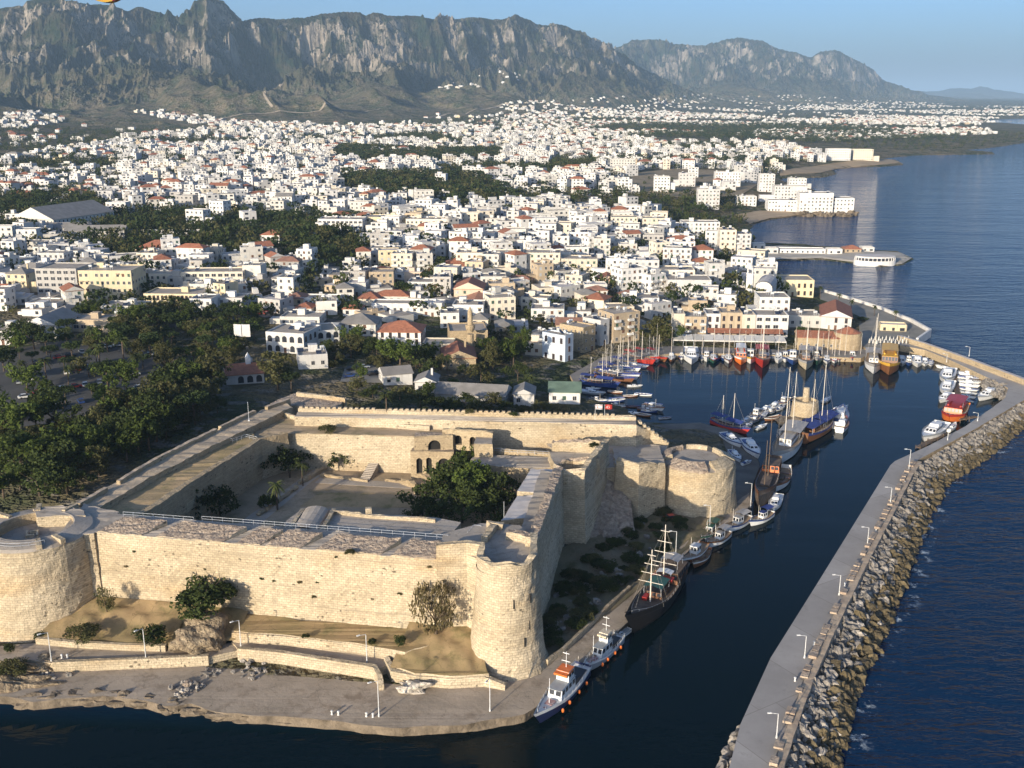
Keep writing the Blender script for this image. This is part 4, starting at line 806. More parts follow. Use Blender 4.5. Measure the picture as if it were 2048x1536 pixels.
# ---- the houses one can pick out: front edges and base/eaves rows as seen in the photo
HOUSES = [
 # harbour front, left to right
 (1346,1368,676,630,11,'flat','cream','narrow cream harbour house','narrow cream house beside the big tree at the harbour corner',{}),
 (1368,1411,678,636,12,'flat','tan','tan harbour house','tan three-storey harbour house with a dark balcony line above a blank lower wall',{'balc':1}),
 (1411,1439,676,630,12,'flat','white','slim white harbour house','slim white harbour house between the tan and the brown one',{'win':'tall'}),
 (1439,1482,676,628,12,'flat','tan','brown harbour house','brown three-storey harbour house with shuttered windows above the red arcade',{'win':'tall'}),
 (1482,1509,676,632,12,'flat','cream','cream harbour house','cream harbour house joined to the left side of the white harbour hotel',{}),
 (1509,1574,676,633,13,'flat','white','white harbour hotel','wide white harbour hotel with three rows of dark windows, last of its row',{'win':'wide','cols':4}),
 (1517,1577,640,597,14,'flat','white','tall white block','tall white block with a small red penthouse behind the white harbour hotel',{}),
 (1577,1641,655,634,14,'flat','offwhite','low white annexe','low white annexe left of the red-roofed gabled hall on the point',{}),
 (1543,1626,592,562,16,'flat','yellow','yellow mansion','pale yellow two-storey mansion on the shore behind the white church',{'clutter':0,'win':'tall'}),
 (1334,1421,592,562,16,'flat','white','blank white block','big blank white block with few windows above the harbour houses',{'cols':3}),
 (1316,1388,577,542,14,'flat','cream','cream flats','cream flats with orange balconies behind the blank white block',{'balc':1}),
 (1226,1316,556,522,16,'flat','white','stepped white hotel','long white stepped hotel block above the old town',{}),
 (1233,1266,582,546,10,'flat','white','slim white flats','slim white flats in front of the stepped white hotel',{'balc':1}),
 (1195,1233,580,560,12,'red','peach','peach red-roofed house','peach house with a red tiled roof in the middle of the old town',{'hip':False}),
 (1245,1317,628,598,12,'flat','white','white hotel with window bands','white hotel with two bands of windows behind the harbour tree',{'win':'wide'}),
 (1221,1284,684,628,12,'flat','tan','tan quayside flats','four-storey tan flats with many balconies at the left harbour corner',{'rz':.5,'balc':1}),
 (1196,1222,690,642,10,'flat','white','narrow white quay house','narrow white house wedged beside the tan quayside flats',{'rz':.75}),
 (1158,1198,703,655,12,'flat','stone','old stone store','old stone store on the shaded left quay',{'rz':.85,'win':'slot'}),
 (1124,1152,722,672,11,'flat','blue','pale blue quay house','pale blue and white house in shade on the left quay',{'rz':.9,'win':'tall'}),
 (1112,1168,664,650,10,'rust','tan','rust-roofed shed','long rust-red roofed shed behind the left quay houses',{'hip':False}),
 (1050,1112,712,690,12,'flat','cream','low cream house','low cream flat-roofed house by the castle gardens',{}),
 (1062,1128,645,620,12,'flat','white','white old town house','white old town house with five windows in a row',{}),
 (1098,1160,808,784,10,'green','white','white restaurant','white waterside restaurant with a green roof behind the castle wall',{'hip':False}),
 (1027,1068,812,788,9,'sheet','white','small white cottage','small white cottage with two windows just behind the merlons',{'hip':False}),
 (868,1010,806,790,11,'sheet','grey','long grey shed','long grey sheet-roofed shed running behind the castle wall',{'rz':-.18,'hip':False,'win':'slot'}),
 (830,872,788,764,9,'sheet','white','grey-gabled cottage','white cottage with a grey gable roof among the garden trees',{'hip':False,'flip':True}),
 (768,826,770,748,8,'sheet','white','white office hut','long white office hut with a grey roof beside the small car park',{'rz':.35,'hip':False}),
 (756,842,690,664,14,'red','white','big red-roofed villa','big white villa under a wide red hip roof in a garden',{'win':'tall'}),
 (905,967,643,612,12,'flat','white','white bay-fronted house','white house with a curved front behind the minaret',{}),
 (845,906,714,690,10,'flat','cream','walled garden house','low cream house among trees left of the mosque',{'clutter':0}),
 (530,612,706,668,16,'flat','white','white arcaded house','white arcaded house at the park edge, its front facing the sea',{'win':'arch','rz':-.25,'cols':5}),
 (606,680,694,664,14,'flat','white','white arcaded wing','rear wing of the white arcaded house with big arches',{'win':'arch','rz':.35,'cols':5}),
 (598,656,738,712,12,'flat','white','lower white arcaded wing','lowest wing of the white arcaded house beside the garden trees',{'win':'std','rz':.25}),
 (680,752,672,648,14,'sheet','offwhite','grey-roofed house','grey-roofed house with a round white corner right of the arcaded house',{}),
 (654,716,570,552,13,'flat','white','white two-storey school','white two-storey block with a row of windows over an arcade',{'cols':7}),
 (743,850,628,609,10,'flat','white','long white curved house','long white house with a rounded end below red roofs',{'clutter':0}),
 (749,818,608,592,9,'red','offwhite','red-roofed upper house','red tiled house rising behind the long white curved house',{}),
 (739,796,518,498,12,'flat','white','left white flats','left one of two matching white flats in the belt of trees',{}),
 (804,856,518,498,12,'flat','white','right white flats','right one of two matching white flats in the belt of trees',{}),
 (912,1040,546,508,14,'flat','cream','cream apartment block','cream four-storey apartment block with balconies and satellite dishes',{'balc':1}),
 (1046,1120,552,508,14,'flat','cream','cream tower flats','cream flats with a tall blank end wall',{'balc':1}),
 (1122,1194,556,520,14,'flat','cream','second cream flats','cream flats joined to the right end of the cream tower flats',{'balc':1}),
 (881,935,548,532,14,'red','offwhite','red-domed roof house','house under a broad red hip roof left of the cream apartment block',{}),
 (908,966,606,578,16,'red','peach','red double-gabled house','old house with several steep red gables in the town centre',{'hip':False,'flip':True}),
 (815,866,588,566,12,'flat','white','white corner house','white corner house with a small red roof beside it',{}),
 (866,902,592,556,10,'flat','grey','grey slim block','slim grey block in the middle of the old town',{}),
 (600,676,612,598,10,'flat','white','low white shops','row of low white shops along the main street',{'cols':9}),
 (560,640,652,636,12,'flat','offwhite','pale flat shops','pale flat-roofed shops right of the park trees',{}),
 # left: offices
 (162,268,604,544,18,'flat','yellow','yellow office block','large yellow office block with a long row of windows',{'rz':-.02,'cols':10,'clutter':2}),
 (76,160,602,540,18,'flat','grey','grey frame building','grey concrete frame building with open floors left of the yellow office block',{'win':'wide','clutter':0}),
 (360,487,580,546,14,'flat','cream','long cream office','long cream office with bands of windows',{'win':'wide','rz':.04}),
 (487,524,576,533,10,'flat','offwhite','white stair tower','white windowless stair tower at the right end of the long cream office',{'cols':1,'sides':''}),
 (288,404,614,590,16,'flat','yellow','columned bank','low yellow hall fronted by white columns',{'win':'tall','cols':14}),
 (381,425,630,600,12,'flat','white','white shop house','white three-storey shop house at the end of the parked cars',{}),
 (436,486,622,598,12,'flat','white','white balcony house','white house with rounded balconies near the columned hall',{'balc':1}),
 (52,116,626,608,12,'flat','white','small white office','small white office at the far left street',{}),
 (200,284,634,614,12,'flat','offwhite','pale shop house','pale shop house with a red awning in front of the yellow office block',{}),
 (115,222,664,642,12,'flat','tan','row of street shops','row of tan street shops with framed windows',{'win':'wide'}),
 (46,116,676,650,20,'sheet','white','white gabled shed','white shed with a grey gable roof at the car park',{'hip':False,'flip':True}),
 (-20,34,690,664,14,'flat','white','white hall','white hall cut by the left edge, beside a round dark tree',{}),
 (15,120,458,438,60,'sheet','offwhite','big warehouse','big pale warehouse with a low pitched roof at the far left',{'hip':False,'detail':1,'rz':-.35}),
 (76,178,466,456,14,'sheet','grey','grey long hall','long low grey hall below the big warehouse',{'hip':False,'detail':1,'rz':.12}),
 (132,248,476,462,14,'sheet','grey','second long hall','second long low grey hall right of the first one',{'hip':False,'detail':1,'rz':.12}),
 (44,138,500,486,12,'flat','offwhite','white barrack','long white barrack with a row of openings at the left',{'cols':12}),
 (270,340,512,497,18,'red','peach','red-roofed school','peach house with red roofs in the left tree belt',{}),
 (522,560,494,470,12,'red','white','red-roofed grove house','white house with a red roof beside the flat pine crowns',{}),
 (-10,52,545,522,14,'flat','blue','shaded white flats','bluish white flats in shade at the left edge',{}),
 (275,318,540,508,12,'flat','cream','small cream tower house','small cream tower house above the yellow office block',{}),
 # middle distance
 (636,726,470,440,16,'flat','white','long white hotel','long white hotel with rows of balconies above the tree belt',{'balc':0,'win':'wide'}),
 (724,810,466,436,18,'flat','yellow','pale green-yellow hotel','pale yellow hotel with a green cornice',{}),
 (812,898,472,440,16,'flat','cream','cream stepped hotel','cream hotel with a white tower at its right end',{}),
 (951,1012,434,416,12,'flat','white','white hotel with two turrets','white hotel with two small roof turrets and two rows of windows',{'cols':8}),
 (902,948,444,420,14,'flat','grey','grey framed flats','grey framed flats left of the white hotel with two turrets',{'win':'wide'}),
 (938,990,498,468,14,'flat','white','big white cube','big plain white cube among red roofs',{'cols':2}),
 (1308,1339,385,355,12,'flat','white','white slab tower','white slab tower standing alone on open ground',{}),
 (1358,1390,374,348,12,'flat','white','second slab tower','white tower right of the lone white slab tower',{}),
 (1430,1480,374,346,14,'flat','white','white coast flats','white coast flats on the ridge before the bay',{}),
 (1395,1438,418,380,13,'flat','white','white balcony tower','white balcony tower standing left of the sandy bay',{'balc':1}),
 (1518,1548,384,350,12,'flat','white','white shore tower','slim white tower behind the hotel on the white headland',{}),
 (1474,1512,412,394,12,'flat','white','low white bay villa','low white villa by the bay road',{}),
 (1536,1598,424,402,16,'flat','white','left headland hotel wing','lowest left wing of the white headland hotel',{'cols':10}),
 (1548,1612,406,374,14,'flat','white','upper headland hotel wing','upper stepped wing of the white headland hotel',{}),
 (1578,1612,376,358,12,'flat','white','top headland hotel wing','topmost wing of the white headland hotel',{}),
 (1598,1664,428,388,16,'flat','white','middle headland hotel wing','middle wing of the white headland hotel above the rocks',{'cols':9}),
 (1656,1706,429,398,16,'flat','white','end headland hotel wing','right end wing of the white headland hotel standing in the sea',{'cols':7}),
 (1654,1700,321,299,16,'flat','white','left coast hotel','left one of two hotels beside the ochre headland',{'detail':1}),
 (1706,1745,321,300,16,'flat','cream','right coast hotel','right one of two hotels beside the ochre headland',{'detail':1}),
 (1220,1270,345,320,14,'flat','offwhite','concrete shell flats','row of unfinished pale concrete flats',{'detail':1}),
 (1438,1470,516,462,12,'flat','cream','cream bay tower','cream tower block by the cove, the taller left half of a pair',{}),
 (1470,1500,516,470,12,'flat','white','white bay tower','white tower block by the cove with stacked balconies',{'balc':1}),
 (1362,1438,478,446,14,'flat','white','long white bay hotel','long white hotel above the cove road',{}),
 (1285,1330,470,438,14,'flat','cream','cream hip-roofed block','cream block with a pale roof above the old town',{}),
 (1222,1274,468,436,14,'flat','cream','cream seaside flats','cream flats left of the cream hip block',{'balc':1}),
 (1360,1388,508,474,12,'flat','white','white dish flats','white flats with a satellite dish beside the avenue',{'balc':1}),
]
M_COLS = {}
for i, (x0, x1, yb, yt, dep, roof, col, short, label, kw) in enumerate(HOUSES):
    kw = dict(kw); near = (x1 - x0) > 0
    hs(x0, x1, yb, yt, dep, roof, col, short, label, seed=i, cat='house' if yb - yt < 30 else 'building', name='house' if yb - yt < 30 else 'building', **kw)
# ---- gabled hall on the point
t, p, w, h = hs(1640, 1700, 660, 634, 26, 'red', 'white', 'gabled hall', 'white gabled hall with a bright red tiled roof on the harbour point', rz=-.28, name='hall', cat='hall', hip=False, flip=True, win='tall', cols=3)
# ---- stone customs range and its round bastion
p = G(1594, 700); q = G(1684, 703); d = q - p; L = d.length; m = mpp(p); rz = math.atan2(d.y, d.x); hh = 26 * m
house((p + q) / 2, L, 11, hh, rz, 'red', 'stone', 'long stone customs building with a narrow red tiled roof at the quay', cat='building', name='customs_building', win='slot', cols=6, st=1, hip=False, clutter=0, pitch=.3); LAND.append((1640, 690, 'stone customs building'))
pb = G(1701, 706); tw = thing('harbour_bastion', 'round stone bastion with a red cone roof at the end of the quay buildings', 'tower', pb)
mb = MB(); mb.lathe((0, 5, -2), [(6.4, 0), (5.9, 4), (5.5, 9.5)], 28, jit=.3); part('wall', mb, M_STONE2, tw)
mb = MB(); mb.lathe((0, 5, 7.4), [(5.2, 0), (.2, 2.4)], 20); part('roof', mb, RCOL['red'], tw); FOOT.append((pb.x, pb.y + 5, 7))
# ---- church
pc = G(1525, 606); ch = thing('church', 'white church with a barrel roof and a slim bell tower above the harbour', 'church', pc, -.35); m = mpp(pc); w = 34 * m
mb = MB(); house_wall(mb, w, 20, 7, 0); mb.add([(w / 2 * math.cos(k * math.pi / 8), y, 7 + 3.2 * math.sin(k * math.pi / 8)) for y in (0, 20) for k in range(9)], [tuple(range(9)), tuple(range(9, 18))], 0); part('wall', mb, WCOL['white'], ch)
mb = MB(); r = w / 2 + .3; mb.add([(r * math.cos(k * math.pi / 8), y, 7 + 3.5 * math.sin(k * math.pi / 8)) for y in (-.3, 20.3) for k in range(9)], [(k, k + 1, k + 10, k + 9) for k in range(8)], 0); part('roof', mb, M_PALE, ch)
link('door', DOOR, ch, (0, -.01, 0), None, (1.6, 1, 1.4)); link('window', WIN['arch'], ch, (0, -.01, 5.2), None, (.7, 1, .7))
mb = MB(); mb.box((-w / 2 - 2.6, 1, -2), (3.1, 3.1, 15.5)); mb.box((-w / 2 - 2.6, 1, 13.5), (3.6, 3.6, .4))
for sx in (-1, 1):
    for sy in (-1, 1): mb.box((-w / 2 - 2.6 + sx * 1.1, 1 + sy * 1.1, 13.9), (.5, .5, 2.2))
mb.box((-w / 2 - 2.6, 1, 16.1), (3.0, 3.0, .3)); mb.lathe((-w / 2 - 2.6, 1, 16.4), [(1.3, 0), (1.1, .9), (.5, 1.7), (.05, 2.6)], 10); part('bell_tower', mb, WCOL['white'], ch); FOOT.append((pc.x, pc.y + 10, 13)); LAND.append((1520, 585, 'white church'))
# ---- mosque and minaret
t, p, w, h = hs(900, 976, 704, 664, 15, 'flat', 'stone', 'stone mosque', 'square stone mosque hall with a flat roof behind its minaret', rz=.12, name='mosque', cat='mosque', clutter=0, win='arch', cols=3, st=1)
pm = G(941, 712); mn = thing('minaret', 'stone minaret with a balcony and blunt tip beside the mosque', 'minaret', pm); m = mpp(pm); hm = 96 * m / .96
mb = MB(); mb.lathe((0, 0, -2), [(1.5, 0), (1.3, hm * .55)], 12); mb.lathe((0, 0, hm * .70), [(1.0, 0), (.95, hm * .2), (.1, hm * .3)], 10); part('shaft', mb, M_STONE2, mn)
mb = MB(); mb.lathe((0, 0, hm * .50), [(1.3, 0), (1.85, hm * .08), (1.85, hm * .14), (1.4, hm * .14)], 12); mb.lathe((0, 0, hm * .6), [(1.1, 0), (1.0, hm * .12)], 10); part('balcony', mb, M_STONE2, mn)
hs(886, 952, 740, 716, 16, 'red', 'stone', 'red-roofed old chapel', 'old stone chapel with a red two-part roof below the minaret', rz=.1, name='chapel', cat='chapel', hip=False, flip=True, win='slot', cols=2, st=1)
# ---- chapel with turret
t, p, w, h = hs(455, 528, 768, 748, 11, 'red', 'white', 'turreted chapel', 'white chapel with a red roof and a small white turret among trees', rz=.3, name='chapel', cat='chapel', hip=False, st=1, win='arch')
mb = MB(); mb.box((w * .12, 5.5, h), (1.7, 1.7, 4.2)); mb.lathe((w * .12, 5.5, h + 4.2), [(1.0, 0), (.7, .8), (.05, 1.9)], 8); part('turret', mb, WCOL['white'], t)
# ---- restaurant on the spit and its pavilions
pr = G(1758, 531); rs = thing('pier_restaurant', 'white oval restaurant with a window band at the tip of the spit', 'restaurant', pr); m = mpp(pr); a = 42 * m
ov = [(a * math.cos(R_(k)), 8 + 8 * math.sin(R_(k))) for k in range(0, 360, 12)]
mb = MB(); mb.prism(ov, -2, 2.2); mb.prism([(x * .96, 8 + (y - 8) * .95) for x, y in ov], 3.9, 4.6); part('wall', mb, WCOL['white'], rs)
mb = MB(); mb.prism([(x * .93, 8 + (y - 8) * .92) for x, y in ov], 2.1, 3.95); part('window', mb, M_GLASS, rs)
mb = MB()
for k in range(0, 30): mb.box((ov[k][0] * .955, 8 + (ov[k][1] - 8) * .95, 2.1), (.45, .45, 1.85), R_(k * 12))
part('post', mb, WCOL['white'], rs); mb = MB(); mb.prism([(x * .9, 8 + (y - 8) * .88) for x, y in ov], 4.55, 4.75); part('roof', mb, M_PALE, rs); FOOT.append((pr.x, pr.y + 8, 15))
LAND.append((1758, 520, 'oval restaurant'))
hs(1690, 1722, 506, 499, 9, 'red', 'tan', 'spit pavilion', 'low pavilion with a red roof on the spit', cat='pavilion', name='pavilion', st=1, detail=1)
hs(1560, 1650, 508, 500, 9, 'pale', 'white', 'spit bathing house', 'low white bathing house along the spit', cat='house', st=1, detail=1)
for x0, x1, yb, yt, l_ in [(1505, 1530, 500, 489, 'white bathing hut at the root of the spit'), (1532, 1556, 508, 498, 'second white bathing hut on the spit'), (1655, 1684, 509, 500, 'white kiosk left of the spit pavilion'), (1724, 1748, 504, 497, 'grey hut behind the oval restaurant')]: hs(x0, x1, yb, yt, 7, 'pale', 'white', None, l_, st=1, detail=1, seed=int(x0))
pk_ = G(1786, 666); kk = house(pk_, 11, 6, 3.2, -.2, 'pale', 'yellow', 'small yellow kiosk on the promenade of the point', 'kiosk', name='kiosk', st=1, detail=1, clutter=0)
# ---- harbour awning and arcade
mb = MB(); pa = [G(1346, 692), G(1572, 698)]; d = (pa[1] - pa[0]); L = d.length; rz = math.atan2(d.y, d.x); aw = thing('awning', 'long pale awning over the cafe terraces on the quay', 'awning', pa[0], rz)
n = 11
for k in range(n): mb = MB(); x = (k + .5) * L / n; mb.add([(x - L / n * .48, 0, 2.7), (x + L / n * .48, 0, 2.7), (x + L / n * .48, 6.5, 3.7), (x - L / n * .48, 6.5, 3.7), (x - L / n * .48, 0, 2.2), (x + L / n * .48, 0, 2.2)], [(0, 1, 2, 3), (4, 5, 1, 0)]); part('canvas_panel', mb, WCOL['offwhite'], aw)
mb = MB()
for k in range(n + 1): mb.tube((k * L / n, .1, 0), (k * L / n, .1, 2.7), .07, .07, 5)
tag(part('post', mb, M_GALV, aw))
mb = MB(); mb.add([(L * .32, 7, 4.2), (L, 7, 4.2), (L, 10.5, 5.6), (L * .32, 10.5, 5.6)], [(0, 1, 2, 3)]); part('tiled_lean_to', mb, RCOL['red'], aw)
# ---- billboards
pb = G(486, 692); m = mpp(pb); bb = thing('billboard', 'pair of white billboards on one mast above the park trees', 'billboard', pb, -.1); hb = 44 * m
for sx in (-1, 1): mb = MB(); mb.box((sx * 8.6 * m, 0, hb - 25 * m), (16 * m, .3, 25 * m), sx * .12); part('panel', mb, WCOL['white'], bb)
mb = MB(); mb.tube((0, .4, -1), (0, .4, hb), .25, .25, 8); part('mast', mb, M_GALV, bb)
# ---- long white wall
mb = MB(); a, b = G(236, 472), G(405, 472); d = b - a; mb.box((0, 0, -1), (d.length, .4, 5.5)); o = solo('boundary_wall', mb, WCOL['white'], 'long white boundary wall behind the left tree belt', 'wall', base=(0, 0, 0)); o.location = (a + b) / 2; o.rotation_euler = (0, 0, math.atan2(d.y, d.x))

# ---- zones of the town as seen in the photo
Z_DENSE = [(-60,330),(60,312),(250,278),(420,262),(620,255),(800,250),(1000,255),(1180,268),(1330,286),(1560,291),(1640,312),(1650,334),(1540,350),(1495,372),(1470,400),(1500,440),(1490,500),(1500,545),(1545,570),(1560,610),(1500,640),(1340,668),(1200,660),(1110,715),(1040,735),(990,700),(860,650),(700,640),(640,640),(560,660),(520,620),(300,640),(60,640),(-60,620)]
Z_LOWER = [(540,545),(1120,560),(1190,600),(1320,600),(1480,620),(1340,668),(1200,660),(1110,715),(1040,735),(990,700),(860,650),(560,650),(60,640),(0,560)]
Z_GREEN = {'left wood': [(-60,398),(180,398),(235,440),(150,440),(60,470),(-60,476)], 'left tree belt': [(130,480),(180,450),(240,430),(420,428),(560,440),(640,462),(735,480),(760,520),(640,545),(540,520),(400,520),(230,525)],
           'middle wood': [(690,356),(900,346),(970,362),(1040,404),(930,425),(830,400),(760,404),(690,385)], 'upper grove': [(660,300),(760,296),(850,308),(900,300),(1000,304),(1010,325),(860,326),(680,330)], 'right grove': [(1090,315),(1190,318),(1200,340),(1100,344)],
           'flat pine grove': [(548,448),(680,452),(690,492),(560,500)], 'cove garden': [(1380,488),(1470,520),(1500,530),(1490,556),(1420,550),(1380,520)], 'park strip': [(230,600),(520,612),(560,650),(300,690),(150,640)]}
Z_OPEN = [[(1275,338),(1450,340),(1520,372),(1480,395),(1300,395),(1210,365)], [(1440,425),(1540,428),(1500,450),(1440,440)], [(1560,330),(1700,325),(1700,345),(1560,360)]]
Z_PLAIN = [(1000,206),(1200,196),(1400,188),(1700,190),(2100,200),(2100,240),(1960,246),(1990,268),(1660,282),(1300,278),(1000,252)]
Z_PLAIN2 = [(-60,300),(-60,232),(200,250),(420,240),(1000,222),(1100,250),(620,256),(250,278)]
Z_VILL = [[(268,226),(300,216),(460,240),(440,256)], [(872,176),(900,160),(1010,142),(1045,152),(1040,166),(940,180)], [(0,226),(60,222),(150,240),(60,258),(0,255)], [(400,240),(620,246),(640,258),(420,262)], [(1225,205),(1340,196),(1420,204),(1300,222)]]
Z_NOH = [[(-60,640),(530,660),(560,760),(700,775),(700,830),(-60,1100)], [(660,690),(1060,690),(1080,830),(660,830)], [(1340,640),(1760,640),(1760,720),(1300,730)]]
Z_CAR = [(-40,705),(130,680),(300,700),(330,735),(262,800),(190,835),(90,850),(-40,860)]
def inany(px, py, zs): 
    r = np.zeros(np.shape(px), bool)
    for z in zs: r |= inpoly(px, py, z)
    return r
cand = []
rg = np.random.default_rng(11)
def gridpts(y0, y1, step0, jit=.42):
    out = []; y = y0
    while y < y1:
        st = step0 * (1 + max(0, y - 600) / 2600); xs = np.arange(-.72 * y, .72 * y, st)
        out.append(np.stack([xs + rg.uniform(-jit, jit, len(xs)) * st, y + rg.uniform(-jit, jit, len(xs)) * st], 1)); y += st
    return np.concatenate(out)
gp = np.concatenate([gridpts(330, 800, 12.5), gridpts(800, 9000, 14.5)]); z = np.concatenate([height(gp[i:i + 40000, 0], gp[i:i + 40000, 1]) for i in range(0, len(gp), 40000)])
sd = signed_s(gp[:, 0], gp[:, 1]); px, py = proj(gp[:, 0], gp[:, 1], z)
grn = inany(px, py, Z_GREEN.values()); opn = inany(px, py, Z_OPEN); noh = inany(px, py, Z_NOH)
den = inpoly(px, py, Z_DENSE); low = inpoly(px, py, Z_LOWER); pl = inpoly(px, py, Z_PLAIN); pl2 = inpoly(px, py, Z_PLAIN2); vi = inany(px, py, Z_VILL)
clus = vnoise(gp[:, 0] / 190, gp[:, 1] / 190, 5); clus2 = fbm(gp[:, 0] / 420, gp[:, 1] / 300, 3, 9); sv = np.sort(clus2[pl | pl2])
pr_ = np.where(den, np.where(low, .98, .90 * sstep(.20, .42, clus)), 0)
pr_ = np.where(~den & pl, .75 * sstep(.42, .60, clus2), pr_); pr_ = np.where(~den & ~pl & pl2, .26 * sstep(.52, .68, clus2) * np.where(px < 300, .5, 1), pr_)
pr_ = np.where(vi, .8, pr_); pr_ = np.where(grn, .03, pr_); pr_ = np.where(opn, .05, pr_); pr_ = np.where(noh | (sd < 12), 0, pr_)
u = rg.uniform(0, 1, len(gp)); ok = (u < pr_) & (px > -120) & (px < 2170)
idx = np.where(ok)[0]; idx = idx[np.argsort(gp[idx, 1])]
cell = {}
def free(x, y, r, add=True, k=1.0):
    cx, cy = int(x // 30), int(y // 30)
    for a in (-1, 0, 1):
        for b in (-1, 0, 1):
            for (X, Y, Rr) in cell.get((cx + a, cy + b), ()):
                if (X - x) ** 2 + (Y - y) ** 2 < ((Rr + r) * k) ** 2: return False
    if add: cell.setdefault((cx, cy), []).append((x, y, r))
    return True
for f in FOOT: cell.setdefault((int(f[0] // 30), int(f[1] // 30)), []).append(f)
gen = []
for i in idx:
    x, y = gp[i]; rr = random.Random(int(i)); lo = bool(low[i]); isden = bool(den[i])
    if lo: st = rr.choice([1, 1, 1, 1, 2, 2, 2, 3]); w, d = rr.uniform(7, 13), rr.uniform(7.5, 12)
    elif isden: st = rr.choice([2, 2, 3, 3, 4, 4] if px[i] > 250 else [1, 2, 2, 3]); w, d = rr.choice([rr.uniform(7.5, 13), rr.uniform(8, 17)]), rr.uniform(7, 11)
    else: st = rr.choice([1, 2, 2, 2]); w, d = rr.uniform(9, 15), rr.uniform(8, 12)
    r = .42 * math.hypot(w, d)
    if not free(x, y, r, True, .80 if isden else .9): continue
    roof = rr.choices(['flat', 'pale', 'red', 'sheet', 'rust'], [.46, .17, .10, .19, .08] if lo else ([.45, .45, .09, .01, 0] if isden else [.45, .38, .17, 0, 0]))[0]
    col = rr.choices(['white', 'offwhite', 'cream', 'tan', 'grey', 'yellow', 'peach'], [.31, .27, .17, .11, .10, .02, .02] if lo else [.70, .17, .06, .01, .05, .005, .005])[0]
    rz = rr.choice([-.12, -.12, .1, .35, -.4, .62]) + rr.uniform(-.1, .1)
    gen.append((x, y, float(z[i]), w, d, st * 3.1 + rr.uniform(-.2, .5), st, roof, col, rz, px[i], py[i], int(i)))
NTH = max(0, 296 - len(HOUSES) - 8)
gen.sort(key=lambda g: -(g[3] * g[5]) / (g[1] ** 2)); 
NUM = ['', 'one', 'two', 'three', 'four', 'five', 'six']; RW = {'flat': 'grey flat roof', 'pale': 'pale flat roof', 'red': 'red tiled roof', 'sheet': 'grey sheet roof', 'rust': 'rust-brown roof'}
ORD = ['', 'second', 'third', 'fourth', 'fifth', 'sixth', 'seventh', 'eighth', 'ninth', 'tenth']
lab = {}; pend = []
for g in gen[:NTH]:
    k = min(LAND, key=lambda L: (L[0] - g[10]) ** 2 + 2 * (L[1] - g[11]) ** 2); dx, dy = g[10] - k[0], g[11] - k[1]
    rel = ('behind' if dy < 0 else 'in front of') if abs(dy) * 2.0 > abs(dx) else ('right of' if dx > 0 else 'left of')
    key = (g[8].replace('offwhite', 'ivory'), NUM[g[6]], RW[g[7]], rel, k[2]); lab.setdefault(key, []).append((dx * dx + dy * dy, len(pend))); pend.append((g, key))
rank = {}
for key, L in lab.items():
    L.sort()
    for r, (dd_, j) in enumerate(L): rank[j] = (r, len(L))
for j, (g, key) in enumerate(pend):
    r, n = rank[j]; s_ = f"{key[0]} {key[1]}-storey house, {key[2]}, "
    s_ += f"{key[3]} the {key[4]}" if n == 1 else (f"{'nearest' if r == 0 else ORD[min(r, 9)] + ' nearest'} {key[3]} the {key[4]}")
    house((g[0], g[1], g[2] - .3), g[3], g[4], g[5], g[9], g[7], g[8], s_, 'house', 'small houses of the old town', detail=2 if g[1] < 640 else 1, st=g[6], seed=j, hip=bool(j % 3), balc=(g[6] > 2 and j % 2))
# ---- every further house, as one town
VB, FB, MI = [], [], []; TM = ['white', 'offwhite', 'cream', 'tan', 'grey', 'yellow', 'peach']; mats = [WCOL[k] for k in TM] + [RCOL[k] for k in ('flat', 'pale', 'red', 'sheet', 'rust')] + [M_GLASS]
big = MB()
for g in gen[NTH:]:
    x, y, z0, w, d, h, st, roof, col, rz = g[:10]; mb = MB(); ci = TM.index(col); ri = 7 + ['flat', 'pale', 'red', 'sheet', 'rust'].index(roof)
    flat = roof in ('flat', 'pale'); house_wall(mb, w, d, h, 0, zb=-2.5, mi=ci)
    if flat:
        mb.add([(-w / 2, 0, h), (w / 2, 0, h), (w / 2, d, h), (-w / 2, d, h)], [(0, 1, 2, 3)], ri); rr = random.Random(g[12])
        if rr.random() < .5: mb.box((rr.choice([-1, 1]) * (w / 2 + 1.5), d * .5, -2), (rr.uniform(3, 6), d * .6, h * rr.uniform(.4, .8) + 2), 0, ci)
        if rr.random() < .7: mb.box((rr.uniform(-w / 4, w / 4), d * rr.uniform(.3, .7), h), (rr.uniform(2, w * .5), rr.uniform(2, d * .5), rr.uniform(1.2, 2.9)), 0, ci)
        if y < 1800: mb.box((rr.uniform(-w / 3, w / 3), d * rr.uniform(.2, .8), h), (1.6, 1.3, 1.7), 0, 0)
    else: pitched(mb, w, d, h, True, mi=ri, wallmi=ci)
    if y < 2600:
        fh = h / st
        for k in range(st):
            n = max(2, int(w / 3.6)); zz = k * fh + fh * .3
            for j in range(n):
                xx = -w / 2 + (j + .5) * w / n; a = .7 + .5 * ((j * 7 + k * 3 + g[12]) % 3 == 0)
                if (j + k + g[12]) % 7 == 0: continue
                mb.add([(xx - a, -.05, zz), (xx + a, -.05, zz), (xx + a, -.05, zz + fh * .45), (xx - a, -.05, zz + fh * .45)], [(0, 1, 2, 3)], 12)
    ca, sa = math.cos(rz), math.sin(rz); o = len(VB)
    VB += [(x + a * ca - b * sa, y + a * sa + b * ca, z0 + c) for a, b, c in mb.v]; FB += [tuple(q + o for q in f) for f in mb.f]; MI += mb.m
me = bpy.data.meshes.new('houses'); me.from_pydata(VB, [], FB)
for m in mats: me.materials.append(m)
me.polygons.foreach_set('material_index', MI); me.update(); tag(link('town_houses', me), kind='stuff')
print('HOUSES', len(HOUSES), len(gen), NTH)
